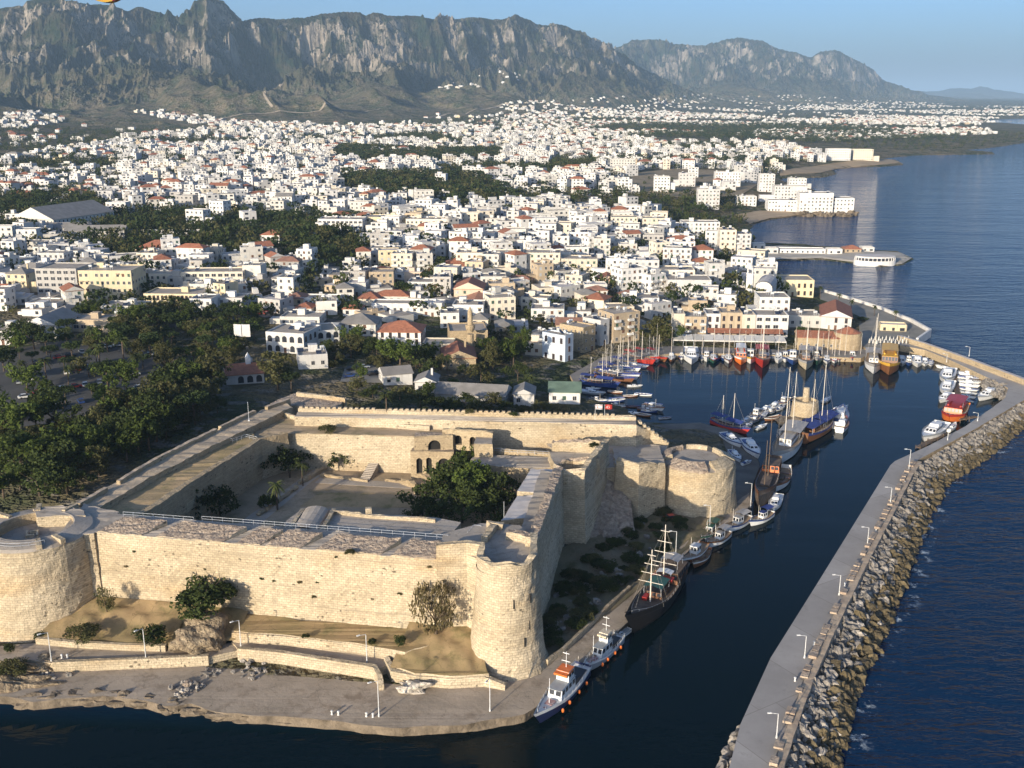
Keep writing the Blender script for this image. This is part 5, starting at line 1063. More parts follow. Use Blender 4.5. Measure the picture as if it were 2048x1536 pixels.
# ================================================================ trees and shrubs
def leafmat(name, c, c2, v=.25):
    m, t, b = nodes(name); b.inputs['Roughness'].default_value = .8; b.inputs['Specular IOR Level'].default_value = .15
    f = noise(t, pos(t), .5, 4, .65, .35, .65); col = mix(t, f, c, c2)
    oi = N(t, 'ObjectInfo'); hsv = N(t, 'HueSaturation'); r = N(t, 'MapRange'); r.inputs[3].default_value = 1 - v; r.inputs[4].default_value = 1 + v
    t.links.new(oi.outputs['Random'], r.inputs[0]); t.links.new(r.outputs[0], hsv.inputs['Value']); t.links.new(col, hsv.inputs['Color']); t.links.new(hsv.outputs[0], b.inputs['Base Color'])
    tr = N(t, 'BsdfTranslucent'); t.links.new(hsv.outputs[0], tr.inputs['Color']); mx = N(t, 'MixShader'); mx.inputs[0].default_value = .30
    o = [n for n in t.nodes if n.type == 'OUTPUT_MATERIAL'][0]; t.links.new(b.outputs[0], mx.inputs[1]); t.links.new(tr.outputs[0], mx.inputs[2]); t.links.new(mx.outputs[0], o.inputs['Surface'])
    return m
L_DARK = leafmat('dark_leaves', (.062, .080, .022), (.032, .045, .014)); L_OLIVE = leafmat('olive_leaves', (.125, .115, .045), (.062, .068, .025))
L_BRIGHT = leafmat('bright_leaves', (.095, .125, .026), (.052, .076, .016)); L_PINE = leafmat('pine_needles', (.052, .074, .024), (.028, .042, .015))
L_DRY = leafmat('dry_twigs', (.20, .155, .075), (.115, .10, .045)); L_PALM = leafmat('palm_fronds', (.085, .10, .035), (.05, .065, .02))
M_BARK = simple('bark', (.12, .085, .055), (.07, .05, .035), 1, 3, bmp=.05)
def leaf_quads(C, r, n, size, rg, flat=.6):
    k = len(C) * n; c = np.repeat(C, n, 0); rr = np.repeat(r, n)
    d = rg.normal(size=(k, 3)); d /= np.linalg.norm(d, axis=1)[:, None]; q = c + d * (rr * rg.uniform(.45, 1.0, k))[:, None] * np.array([1, 1, flat + .2])
    a = rg.normal(size=(k, 3)); a /= np.linalg.norm(a, axis=1)[:, None]; b = np.cross(a, rg.normal(size=(k, 3))); b /= np.linalg.norm(b, axis=1)[:, None] + 1e-9
    s = (size * rg.uniform(.55, 1.25, k))[:, None]; a = a * s; b = b * s * .75
    V = np.stack([q - a - b * .3, q + b * .8, q + a - b * .2, q - b * .9], 1).reshape(-1, 3); return V, np.arange(4 * k).reshape(-1, 4)
def crown_mesh(name, kind, mat, seed, hi=True):
    rg = np.random.default_rng(seed); nC = {'broad': 46, 'pine': 34, 'cypress': 44, 'bush': 26, 'feather': 34}[kind]; u = rg.normal(size=(nC, 3)); u /= np.linalg.norm(u, axis=1)[:, None]
    rad = rg.uniform(.35, 1.0, nC) ** .5
    if kind == 'broad':
        lob = rg.normal(size=(5, 3)) * np.array([.26, .26, .12]); C = lob[rg.integers(0, 5, nC)] + u * rad[:, None] * np.array([.30, .30, .24]); C[:, 2] += .62; r = rg.uniform(.09, .16, nC); n, sz = 34, .042
    elif kind == 'pine':
        C = u * rad[:, None] * np.array([.46, .46, .10]); C[:, 2] = np.abs(C[:, 2]) + .72; r = rg.uniform(.10, .15, nC); n, sz = 36, .036
    elif kind == 'cypress':
        t = rg.uniform(.06, 1, nC); a = rg.uniform(0, 6.28, nC); w = .125 * np.sin(np.clip(t * 1.15, 0, 1) ** .55 * np.pi) + .02; C = np.stack([w * np.cos(a) * .8, w * np.sin(a) * .8, t], 1); r = np.full(nC, .065); n, sz = 26, .026
    elif kind == 'bush':
        C = u * rad[:, None] * np.array([.55, .55, .38]); C[:, 2] = np.abs(C[:, 2]) + .25; r = rg.uniform(.14, .24, nC); n, sz = 90, .042
    else:
        C = u * rad[:, None] * np.array([.42, .42, .40]); C[:, 2] += .52; r = rg.uniform(.10, .2, nC); n, sz = 42, .020
    V, Fq = leaf_quads(C, r, n, sz, rg)
    if kind == 'feather':
        V2 = V.reshape(-1, 4, 3); c = V2.mean(1, keepdims=True); V = (c + (V2 - c) * np.array([1, 1, 2.6])).reshape(-1, 3)
    return np_mesh(name, V, Fq, mat)
def trunk_mesh(kind, seed):
    rd = random.Random(seed); mb = MB()
    if kind in ('broad', 'bush', 'feather'):
        top = (rd.uniform(-.03, .03), rd.uniform(-.03, .03), .38 if kind == 'broad' else .2); mb.tube((0, 0, -.04), top, .032, .022, 7)
        for k in range(5):
            a = k * 1.26 + rd.uniform(-.3, .3); e = (math.cos(a) * .22, math.sin(a) * .22, .58 + rd.uniform(-.08, .12)); mb.tube(top, e, .016, .006, 5); mb.tube(e, (e[0] * 1.5, e[1] * 1.5, e[2] + .12), .006, .003, 4)
    elif kind == 'pine':
        mb.tube((0, 0, -.04), (.03, 0, .55), .028, .02, 7)
        for k in range(6): a = k * 1.05; mb.tube((.03, 0, .5), (math.cos(a) * .28, math.sin(a) * .28, .74), .012, .005, 5)
    else: mb.tube((0, 0, -.03), (0, 0, .9), .018, .006, 6)
    return mb.mesh('trunk', M_BARK, True)
CR = {}; TK = {}
for kind, mats_, nv in (('broad', (L_DARK, L_OLIVE, L_BRIGHT), 2), ('pine', (L_PINE,), 2), ('cypress', (L_PINE,), 1), ('bush', (L_DARK, L_OLIVE, L_DRY), 1), ('feather', (L_DRY, L_OLIVE), 1)):
    CR[kind] = [crown_mesh('crown', kind, m_, 50 + 10 * i + j + len(kind)) for j in range(nv) for i, m_ in enumerate(mats_)]; TK[kind] = [trunk_mesh(kind, 3), trunk_mesh(kind, 8)]
def palm_meshes(seed):
    rd = random.Random(seed); mb = MB(); rgp = np.random.default_rng(seed)
    for k in range(34):
        a = rd.uniform(0, 6.28); el = rd.uniform(-.5, 1.15); L = rd.uniform(.26, .36); p0 = Vector((0, 0, .86)); prev = None
        for j in range(7):
            t = j / 6; r = L * t * math.cos(el * (1 - .4 * t)); z = .86 + L * t * math.sin(el) - .22 * t * t; w = .034 * math.sin(min(1, .25 + t) * math.pi * .9) + .004
            c = Vector((math.cos(a) * r, math.sin(a) * r, z)); s_ = Vector((-math.sin(a), math.cos(a), 0)) * w; dn = Vector((0, 0, -w * .6)); cur = (c - s_ + dn, c, c + s_ + dn)
            if prev is not None and j % 1 == 0: mb.add([*prev, *cur], [(0, 1, 4, 3), (1, 2, 5, 4)])
            prev = cur
    tk = MB(); tk.tube((0, 0, -.03), (.01, .01, .45), .030, .022, 8); tk.tube((.01, .01, .45), (0, 0, .87), .022, .026, 8)
    return mb.mesh('crown', L_PALM), tk.mesh('trunk', M_BARK)
PALM = [palm_meshes(2), palm_meshes(5)]
NTREE = [0]
def tree(p, h, kind, v, label, cat='tree', group=None, rz=None, wide=1.0, name=None):
    NTREE[0] += 1; i = NTREE[0]; rz = rz if rz is not None else (i * 2.399) % 6.28
    nm = name or {'broad': 'leafy_tree', 'pine': 'pine_tree', 'cypress': 'cypress_tree', 'palm': 'palm_tree', 'bush': 'bush', 'feather': 'tamarisk_bush'}[kind]
    t = thing(nm, label, cat, p, rz, group); t.scale = (h * wide, h * wide, h)
    if kind == 'palm': c, k = PALM[v % 2]
    else: c, k = CR[kind][v % len(CR[kind])], TK[kind][i % 2]
    link('crown', c, t); link('trunk', k, t); return t
def tp(px, py, h_px, kind, v, label, z=None, wide=1.0, cat='tree', group=None):   # base pixel and height in px
    p = G(px, py) if z is None else P(px, py, z); return tree(p, h_px * mpp(p) * 1.04, kind, v, label, cat, group, wide=wide)
# castle plants
tp(410, 1224, 98, 'bush', 0, 'dark green bush on the rock in front of the sea wall', 7.2, 1.15, 'bush')
tp(872, 1266, 112, 'feather', 0, 'tall sandy-coloured feathery bush against the sea wall', 6.3, 1.0, 'bush')
tp(214, 1222, 60, 'feather', 1, 'grey-green shrub in the corner by the big round tower', 6.2, .7, 'bush')
tp(302, 1284, 46, 'bush', 0, 'dark low bush on the brown slope left of the rock mass', 4.5, 1.3, 'bush')
tp(165, 1276, 34, 'bush', 1, 'olive low bush on the brown slope beside the lamp', 4.8, 1.7, 'bush')
tp(86, 1276, 22, 'bush', 0, 'small dark bush at the foot of the big round tower', 3.2, 1.3, 'bush')
tp(22, 1346, 34, 'bush', 1, 'olive bush on the shore rock at the left edge', 2.5, 1.6, 'bush')
tp(20, 1305, 28, 'bush', 0, 'small green bush beside the path at the left edge', 3.0, .7, 'bush')
tp(800, 1290, 30, 'bush', 0, 'little dark bush at the end of the long retaining wall', 5.6, .8, 'bush')
tp(745, 1288, 16, 'bush', 0, 'tiny bush beside the wall top behind the lamp', 5.4, 1.0, 'bush'); tp(612, 1276, 14, 'bush', 0, 'tiny bush at the middle of the dry grass strip', 5.4, 1.0, 'bush')
CY = 'trees in the castle courtyard'
for k, (px, py, hp, kd, v, wd) in enumerate([(860, 1020, 78, 'broad', 0, 1.0), (905, 1010, 96, 'broad', 0, .95), (950, 1015, 90, 'broad', 2, .95), (985, 1020, 84, 'broad', 0, .9), (925, 1045, 80, 'broad', 3, 1), (880, 1052, 60, 'broad', 0, 1.1), (965, 1050, 76, 'broad', 0, 1.0), (1000, 1040, 60, 'broad', 3, 1), (845, 1035, 44, 'broad', 0, 1.2), (940, 985, 60, 'broad', 2, 1.1), (900, 985, 56, 'broad', 0, 1.0)]):
    tp(px, py, hp, kd, v, 'dense leafy tree of the thicket in the courtyard corner', 7.2, wd, 'tree', CY)
tp(926, 968, 74, 'broad', 2, 'bright upright tree against the chapel front in the courtyard', 7.2, .62)
tp(580, 955, 66, 'broad', 0, 'round dark tree in the far left courtyard corner', 7.2, 1.0); tp(392, 1042, 80, 'broad', 0, 'shaded tree under the left rampart', 7.2, .9); tp(440, 1030, 60, 'broad', 0, 'second shaded tree under the left rampart, nearer the path', 7.2, 1)
tp(682, 938, 40, 'broad', 0, 'small round tree in front of the arched range', 7.2, 1.1); tp(712, 934, 30, 'bush', 0, 'clipped dark bush left of the courtyard stairs', 7.2, 1.3, 'bush'); tp(655, 930, 34, 'broad', 1, 'little olive tree by the left end of the arched range', 7.2, .8)
tp(606, 972, 50, 'palm', 0, 'tall palm beside the courtyard path', 7.2, .9); tp(555, 1020, 62, 'palm', 1, 'low bushy palm at the near left of the courtyard', 7.2, 1.05); tp(538, 1016, 44, 'bush', 0, 'bush at the foot of the low bushy palm', 7.2, .8, 'bush')
tp(774, 846, 66, 'palm', 0, 'tall old palm on the landward rampart', 17, .8)
for k, (px, py, s_) in enumerate([(668, 838, 20), (712, 818, 12), (850, 822, 12), (940, 828, 14), (1026, 832, 12), (655, 865, 22), (1188, 894, 14), (700, 1108, 13)]):
    tp(px, py, s_, 'bush', k % 2, ['bush on the left end of the landward terrace', 'tuft among the merlons left of the tall palm', 'tuft among the merlons right of the tall palm', 'widest tuft among the merlons', 'last tuft among the merlons towards the harbour', 'bush in the broken terrace edge', 'green tuft on the ruined gate block', 'dark tuft growing out of the sea wall rubble'][k], [17.5, 20, 20, 20, 20, 17, 20, 19.6][k], 1.4, 'bush')
WT = 'weeds growing from the sea wall'
for k, (px, py, z, s_) in enumerate([(524, 1160, 15, 9), (548, 1164, 15, 7), (600, 1167, 14.6, 10), (635, 1167, 14.6, 7), (800, 1190, 13.5, 9), (858, 1136, 18, 9), (672, 1116, 19, 7), (628, 1196, 11, 9), (252, 1135, 15, 8), (268, 1105, 17, 7), (410, 1140, 15, 6), (745, 1200, 12, 6)]):
    # on the wall face: distance follows the wall plane
    d = ray(px, py); n_ = Vector((ux.y, -ux.x, 0)); num = (A0 - Vector((0, 0, H)) + n_ * (.045 * (19.5 - z) + .1)); num.z = 0; t_ = (A0.dot(n_) + .045 * (19.5 - z) + .1) / (d.x * n_.x + d.y * n_.y)
    q = Vector((0, 0, H)) + d * t_; tree(q, s_ * mpp(q), 'bush', k % 3, 'small weed tuft growing out of the sunlit sea wall', 'plant', WT, name='weed_tuft')
# ditch shrubs in shade
DP = [(1090, 1318), (1215, 1205), (1330, 1110), (1385, 1052), (1330, 1020), (1230, 1075), (1130, 1140), (1080, 1240)]; rr = random.Random(400); k = 0
while k < 78:
    px, py = rr.uniform(1075, 1390), rr.uniform(1015, 1320)
    if not inpoly(np.array([px]), np.array([py]), DP)[0]: continue
    p = P(px, py, 2.1); k += 1; tree(p, rr.uniform(.9, 3.0), 'bush', 0 if k % 3 else 1, 'dark shrub in the shaded ditch under the west wall', 'bush', 'shrubs in the shaded castle ditch', wide=rr.uniform(1.1, 1.7))
for k, (px, py, hp, kd, v, wd) in enumerate([(880, 818, 30, 'broad', 0, 1.2), (905, 820, 24, 'bush', 0, 1.6), (930, 820, 34, 'broad', 3, 1.1), (958, 822, 26, 'bush', 1, 1.7), (985, 822, 36, 'broad', 1, 1.1), (1012, 823, 26, 'broad', 0, 1.3), (1045, 824, 18, 'bush', 1, 1.6), (1085, 826, 30, 'broad', 4, 1.1), (1120, 826, 24, 'bush', 2, 1.5), (840, 815, 40, 'broad', 0, 1.1), (800, 800, 34, 'broad', 4, 1.2), (745, 796, 30, 'broad', 0, 1.3), (715, 790, 34, 'broad', 1, 1.2), (860, 800, 36, 'broad', 2, 1.0)]):
    tp(px, py, hp, kd, v, 'green tree or bush growing close behind the merloned castle wall', None, wd, 'tree', 'trees close behind the landward castle wall')
# woods by zone: (zone, spacing m, heights, kinds, label)
TZ = [('ditch wood', [(-40,1005),(-40,885),(60,866),(170,858),(262,826),(330,785),(430,762),(520,776),(600,775),(690,778),(690,792),(590,784),(556,792),(436,838),(232,940),(150,990),(60,1002)], 6.6, (7, 13), ['broad'] * 6 + ['pine'], 'dense leafy tree of the wooded ditch left of the castle'),
      ('park', [(140,650),(230,610),(330,630),(520,650),(535,720),(430,745),(300,735),(240,690)], 8, (6, 9), ['broad', 'broad', 'pine', 'cypress'], 'tree of the park between the car park and the arcaded house'),
      ('car park', [(-40,700),(120,670),(300,700),(330,735),(250,800),(150,840),(-40,850)], 10.5, (6, 10), ['broad', 'pine', 'pine', 'palm'], 'tree standing among the parked cars'),
      ('garden', [(690,780),(860,772),(1060,795),(1066,765),(1000,735),(900,745),(820,745),(700,765)], 8.5, (4, 7.5), ['broad', 'broad', 'palm', 'bush'], 'garden tree between the sheds behind the castle'),
      ('mosque garden', [(650,700),(740,690),(760,712),(870,715),(880,690),(905,720),(880,745),(800,735),(700,735),(650,735)], 7, (5, 9), ['broad', 'broad', 'bush'], 'garden tree around the big red-roofed villa'),
      ('right of mosque', [(975,690),(1050,690),(1060,735),(975,735)], 7, (6, 9), ['broad'], 'tree right of the stone mosque'),
      ('seawall scrub', [(560,800),(690,795),(690,803),(590,785)], 5, (2, 3.5), ['bush'], 'scrub on the ruined outwork behind the castle')]
TZ2 = [(Z_GREEN['left tree belt'], 9.5, (7, 12), ['broad', 'broad', 'pine', 'cypress']), (Z_GREEN['flat pine grove'], 8, (9, 12), ['pine', 'pine', 'broad']), (Z_GREEN['left wood'], 9, (8, 12), ['broad', 'pine']), (Z_GREEN['middle wood'], 11, (9, 15), ['broad', 'cypress', 'pine']),
       (Z_GREEN['upper grove'], 13, (10, 14), ['pine']), (Z_GREEN['right grove'], 13, (9, 13), ['broad']), (Z_GREEN['cove garden'], 8, (5, 8), ['broad', 'palm']), (Z_GREEN['park strip'], 9, (5, 8), ['broad', 'pine']),
       (Z_OPEN[0], 34, (4, 7), ['broad']), ([(-60,300),(-60,240),(200,262),(600,250),(1000,235),(1300,236),(1300,300),(1180,270),(800,252),(420,262),(120,306)], 24, (6, 10), ['broad']), ([(1300,275),(1300,248),(1660,250),(1960,262),(1900,278),(1660,288)], 16, (7, 11), ['pine', 'broad']), ([(1660,262),(1700,300),(1900,302),(2048,282),(2100,260),(1960,246),(1700,255)], 26, (4, 8), ['broad']), (Z_PLAIN, 24, (6, 10), ['broad']), (Z_DENSE, 10.5, (4, 11), ['broad', 'broad', 'cypress', 'pine'])]
rg = np.random.default_rng(23)
def scatter(zone, step):
    w_ = [P(a, max(b, 203), 8 if b > 420 else 30) for a, b in zone]; x0, x1 = min(p.x for p in w_) - 30, max(p.x for p in w_) + 30; y0, y1 = min(p.y for p in w_) * .85, max(p.y for p in w_) * 1.15 + 20
    step = max(step, math.sqrt((x1 - x0) * (y1 - y0) / 60000)); X, Y = np.meshgrid(np.arange(x0, x1, step), np.arange(y0, y1, step))
    x = (X + rg.uniform(-.48, .48, X.shape) * step).ravel(); y = (Y + rg.uniform(-.48, .48, X.shape) * step).ravel(); z = height(x, y); px, py = proj(x, y, z); k = inpoly(px, py, zone) & (signed_s(x, y) > 3); return x[k], y[k], z[k]
CASTLE_FP = [(-106, 172), (-14, 160), (8, 160), (50, 230), (58, 243), (50, 254), (30, 262), (-50, 268), (-66, 273), (-89, 212), (-96, 198), (-106, 194)]
used = {}
def tfree(x, y, r):
    if inpoly(np.array([x]), np.array([y]), CASTLE_FP)[0]: return False
    qx, qy = proj(x, y, gz(x, y))
    if (440 < qx < 540 and 752 < qy < 830) or (590 < qx < 665 and 738 < qy < 792) or (462 < qx < 512 and 695 < qy < 745): return False
    return free(x, y, r, False, .95)
far = []; ntz = 0
for zi, (nm, zone, step, hh, kinds, label) in enumerate(TZ):
    x, y, z = scatter(zone, step)
    for i in range(len(x)):
        if not tfree(x[i], y[i], 1.2): continue
        h = rg.uniform(*hh); kd = kinds[rg.integers(len(kinds))]; h *= (.75, 1, 1.15)[int(rg.integers(3))]
        if ntz < 268: tree((x[i], y[i], z[i] - .15), h if kd != 'bush' else h * .6, kd, int(rg.integers(0, 6)), label, 'tree', 'trees: ' + nm, wide=rg.uniform(.85, 1.15)); ntz += 1
        else: far.append((x[i], y[i], z[i], h, kd))
for zone, step, hh, kinds in TZ2:
    x, y, z = scatter(zone, step)
    for i in range(len(x)):
        if zone is Z_DENSE:
            qx, qy = proj(x[i], y[i], z[i])
            if inany(np.array([qx]), np.array([qy]), Z_OPEN)[0] or (qx < 260 and qy < 300): continue
        if not free(x[i], y[i], 1.5, False, .9): continue
        far.append((x[i], y[i], z[i], rg.uniform(*hh), kinds[rg.integers(len(kinds))]))
# a few single trees
for px, py, hp, kd, v, wd, lab_ in [(1318, 690, 52, 'broad', 1, 1.25, 'big leafy tree at the left corner of the harbour quay'), (1342, 690, 40, 'broad', 2, 1.1, 'smaller tree touching the narrow cream harbour house'), (42, 690, 52, 'broad', 0, 1.25, 'round dark tree beside the white hall at the left edge'), (1604, 672, 18, 'broad', 2, 1.6, 'dark round tree behind the stone customs building'),
                                     (1027, 735, 64, 'broad', 2, .75, 'tall bright tree right of the mosque'), (986, 742, 60, 'broad', 1, .6, 'slim yellowish tree beside the mosque wall'), (800, 742, 66, 'broad', 2, 1.15, 'big bright round tree above the small car park'), (1102, 572, 30, 'palm', 0, 1.0, 'palm in front of the cream flats'), (1640, 596, 24, 'palm', 0, .9, 'lone palm at the yellow mansion'),
                                     (1080, 655, 26, 'broad', 1, 1.0, 'tree in front of the white old town house'), (138, 700, 48, 'palm', 1, .8, 'tall palm at the car park'), (1676, 612, 26, 'palm', 0, .9, 'palm by the white parapet, first from the mansion'), (1702, 622, 24, 'palm', 1, .9, 'palm by the white parapet, second from the mansion'), (1748, 634, 24, 'palm', 0, .9, 'palm by the white parapet, third from the mansion'), (1790, 646, 26, 'palm', 1, .9, 'palm by the white parapet, nearest the tip'), (1725, 640, 9, 'bush', 0, 2.2, 'low green bed on the promenade'), (1770, 655, 8, 'bush', 1, 2.4, 'second low green bed on the promenade, by the kiosk'), (1668, 618, 10, 'bush', 0, 1.8, 'bush behind the gabled hall'), (480, 722, 44, 'broad', 1, 1.2, 'yellow-green tree under the billboards')]:
    tp(px, py, hp, kd, v, lab_, None, wd)
def far_trees():
    base = {}; rgf = np.random.default_rng(5)
    for kd in ('broad', 'pine', 'cypress', 'bush', 'palm'):
        base[kd] = []
        for s_ in range(3):
            n = 70; u = rgf.normal(size=(n, 3)); u /= np.linalg.norm(u, axis=1)[:, None]; r = rgf.uniform(.5, 1, n)[:, None] ** .4
            if kd == 'cypress': t = rgf.uniform(.05, 1, n); w_ = .12 * np.sin(np.clip(t * 1.1, 0, 1) ** .55 * np.pi) + .015; a = rgf.uniform(0, 6.3, n); C = np.stack([w_ * np.cos(a), w_ * np.sin(a), t], 1); sz = .06
            elif kd == 'pine': C = u * r * np.array([.5, .5, .14]); C[:, 2] += .78; sz = .10
            elif kd == 'palm': C = u * r * np.array([.32, .32, .12]); C[:, 2] += .85; sz = .07
            else: lob = rgf.normal(size=(4, 3)) * np.array([.2, .2, .1]); C = lob[rgf.integers(0, 4, n)] + u * r * np.array([.33, .33, .3]); C[:, 2] += .5; sz = .11
            base[kd].append(leaf_quads(C, np.full(n, .03), 1, sz, rgf)[0])
    Vs, m = [], []
    mk = {'broad': 0, 'pine': 1, 'cypress': 1, 'bush': 0, 'palm': 2}
    for i, (x, y, z, h, kd) in enumerate(far):
        V = base[kd][i % 3]; a = i * 2.4; ca, sa = math.cos(a), math.sin(a); q = V * h; Vs.append(np.stack([q[:, 0] * ca - q[:, 1] * sa + x, q[:, 0] * sa + q[:, 1] * ca + y, q[:, 2] + z - .3], 1)); m.append(np.full(len(V) // 4, mk[kd] if (i % 3) else 2))
    V = np.concatenate(Vs); tag(link('town_trees', np_mesh('town_trees', V, np.arange(len(V)).reshape(-1, 4), [L_DARK, L_PINE, L_OLIVE], np.concatenate(m))), kind='stuff')
far_trees()
print('TREES', NTREE[0], ntz, len(far))
# ================================================================ boats
def paint(name, c, r=.45): return simple(name, c, tuple(x * .82 for x in c), r, .8, vary=.04)
BM = {'white': paint('white_gelcoat', (.76, .76, .74)), 'black': paint('black_hull_paint', (.022, .020, .02)), 'blue': paint('blue_paint', (.02, .055, .20)), 'brown': paint('varnished_wood', (.20, .085, .035)), 'red': paint('red_paint', (.42, .035, .025)), 'orange': paint('orange_paint', (.70, .17, .03)),
      'yellow': paint('yellow_paint', (.70, .40, .05)), 'green': paint('green_paint', (.03, .11, .075)), 'deck': simple('teak_deck', (.33, .24, .155), (.24, .17, .11), .85, 1.5), 'grey': paint('grey_paint', (.33, .35, .36), .7), 'navy': paint('navy_hull', (.02, .03, .09)), 'cover': simple('blue_tarpaulin', (.025, .05, .22), (.02, .035, .14), .85, .7, bmp=.05), 'cream': paint('cream_paint', (.62, .52, .36)), 'gcover': simple('grey_canvas', (.42, .40, .37), (.33, .31, .29), .9, .6), 'wreck': simple('weathered_wood', (.17, .12, .08), (.085, .06, .045), .95, .6), 'pink': paint('pale_red_deck', (.46, .28, .26), .8)}
M_MAST = simple('mast_wood', (.70, .64, .54), (.6, .54, .45), .6, 3); M_ROPE = simple('rope', (.35, .32, .27), None, .9, 3)
def hull_mb(L, B, D, sheer=.35, stern=.75, full=.55, n=12, rake=.06, keel=.35, m_side=0, m_stripe=1, m_deck=2):
    mb = MB(); rows = []; dk = []
    for i in range(n + 1):
        t = i / n; x = -L / 2 + L * t
        b = B / 2 * (stern + (1 - stern) * math.sin(min(1, t / full) * math.pi / 2)) if t < full else B / 2 * max(.015, (1 - ((t - full) / (1 - full)) ** 2.2))
        sh = D * (1 + sheer * (abs(2 * t - .85)) ** 2.2); rk = rake * L * max(0, t - .75) / .25
        prof = [(.0, -keel), (.62 * b, -keel * .55), (.90 * b, .12 * sh), (.97 * b, .72 * sh), (b, .74 * sh), (b * 1.01, sh)]
        rows.append([(x + rk * max(0, z / D), y, z) for y, z in prof[::-1]] + [(x + rk * max(0, z / D), -y, z) for y, z in prof[1:]]); dk.append((x + rk * .7, b * .95, sh * .80))
    m = len(rows[0]); vs = [v for r in rows for v in r]
    for i in range(n):
        for j in range(m - 1): mb.add([vs[i * m + j], vs[(i + 1) * m + j], vs[(i + 1) * m + j + 1], vs[i * m + j + 1]], [(0, 1, 2, 3)], m_stripe if j in (0, m - 2) else m_side)
    mb.add(rows[0], [tuple(range(m))], m_side)
    md = MB()
    for i in range(n): a, b = dk[i], dk[i + 1]; md.add([(a[0], a[1], a[2]), (b[0], b[1], b[2]), (b[0], -b[1], b[2]), (a[0], -a[1], a[2])], [(0, 1, 2, 3)], 0)
    return mb, md, dk
def cabin(t, name, x, w, l, z, h, mat, win=True, roof=None, taper=.9, rake=0):
    mb = MB(); c = [(-l / 2, -w / 2), (l / 2, -w / 2), (l / 2, w / 2), (-l / 2, w / 2)]
    top = [(-l / 2 * .96, -w / 2 * taper), (l / 2 * .92 - rake, -w / 2 * taper), (l / 2 * .92 - rake, w / 2 * taper), (-l / 2 * .96, w / 2 * taper)]
    mb.add([(x + a, b, z) for a, b in c] + [(x + a, b, z + h) for a, b in top], [(0, 1, 5, 4), (1, 2, 6, 5), (2, 3, 7, 6), (3, 0, 4, 7), (4, 5, 6, 7)])
    o = part(name, mb, mat, t)
    if win:
        mw = MB(); e = .02
        def lerp(a, b, f): return tuple(a[k] + (b[k] - a[k]) * f for k in range(3))
        B_ = [(x + a, b, z) for a, b in c]; T_ = [(x + a, b, z + h) for a, b in top]
        for i, n in ((0, max(2, int(l / 1.3))), (1, max(2, int(w / 1.0))), (2, max(2, int(l / 1.3)))):
            a0, a1, b0, b1 = B_[i], B_[(i + 1) % 4], T_[i], T_[(i + 1) % 4]; ox, oy = (0, -e) if i == 0 else ((e, 0) if i == 1 else (0, e))
            for j in range(n):
                f0, f1 = (j + .14) / n, (j + .86) / n; q = [lerp(lerp(a0, a1, f0), lerp(b0, b1, f0), .42), lerp(lerp(a0, a1, f1), lerp(b0, b1, f1), .42), lerp(lerp(a0, a1, f1), lerp(b0, b1, f1), .86), lerp(lerp(a0, a1, f0), lerp(b0, b1, f0), .86)]
                mw.add([(p[0] + ox, p[1] + oy, p[2]) for p in q], [(0, 1, 2, 3)])
        part('window', mw, M_GLASS, o)
    if roof is not None: mr = MB(); mr.box((x - .05, 0, z + h), (l * 1.04, w * .98, .1)); part('cabin_roof', mr, roof, o)
    return o
def mast(t, x, h, z=.8, r=.09, yards=0, mat=None, stays=None, yl=5.0, rz=0):
    mb = MB(); mb.tube((x, 0, z), (x, 0, z + h), r, r * .6, 7); o = part('mast', mb, mat or M_MAST, t)
    for k in range(yards):
        my = MB(); zz = z + h * (.40 + .5 * k / max(1, yards - 1)); l = yl * (1 - .22 * k); my.tube((x + .1, -l / 2, zz), (x + .1, l / 2, zz), .07, .07, 6); part('yard', my, mat or M_MAST, o)
    if stays:
        ms = MB()
        for q in stays: ms.tube((x, 0, z + h * .95), q, .022, .022, 3)
        part('rigging', ms, M_ROPE, t)
    return o
def awning(t, x, l, w, z, mat, ridge=.25):
    mb = MB(); mb.add([(x - l / 2, -w / 2, z), (x + l / 2, -w / 2, z), (x + l / 2, 0, z + ridge), (x - l / 2, 0, z + ridge), (x + l / 2, w / 2, z), (x - l / 2, w / 2, z)], [(0, 1, 2, 3), (3, 2, 4, 5)])
    o = part('awning', mb, mat, t); mp = MB()
    for a in (-1, 1):
        for b in (-1, 1): mp.tube((x + a * l * .47, b * w * .46, z - 1.7), (x + a * l * .47, b * w * .46, z), .04, .04, 4)
    part('awning_pole', mp, M_GALV, t)
def rail(t, dk, z=.75, i0=6):
    mb = MB()
    for s_ in (-1, 1):
        prev = None
        for i in range(i0, len(dk)):
            x, b, zz = dk[i]; q = (x, s_ * b * .96, zz + z); mb.tube((x, s_ * b * .96, zz), q, .025, .025, 3)
            if prev: mb.tube(prev, q, .025, .025, 3)
            prev = q
    part('rail', mb, M_GALV, t)
NB = [0]
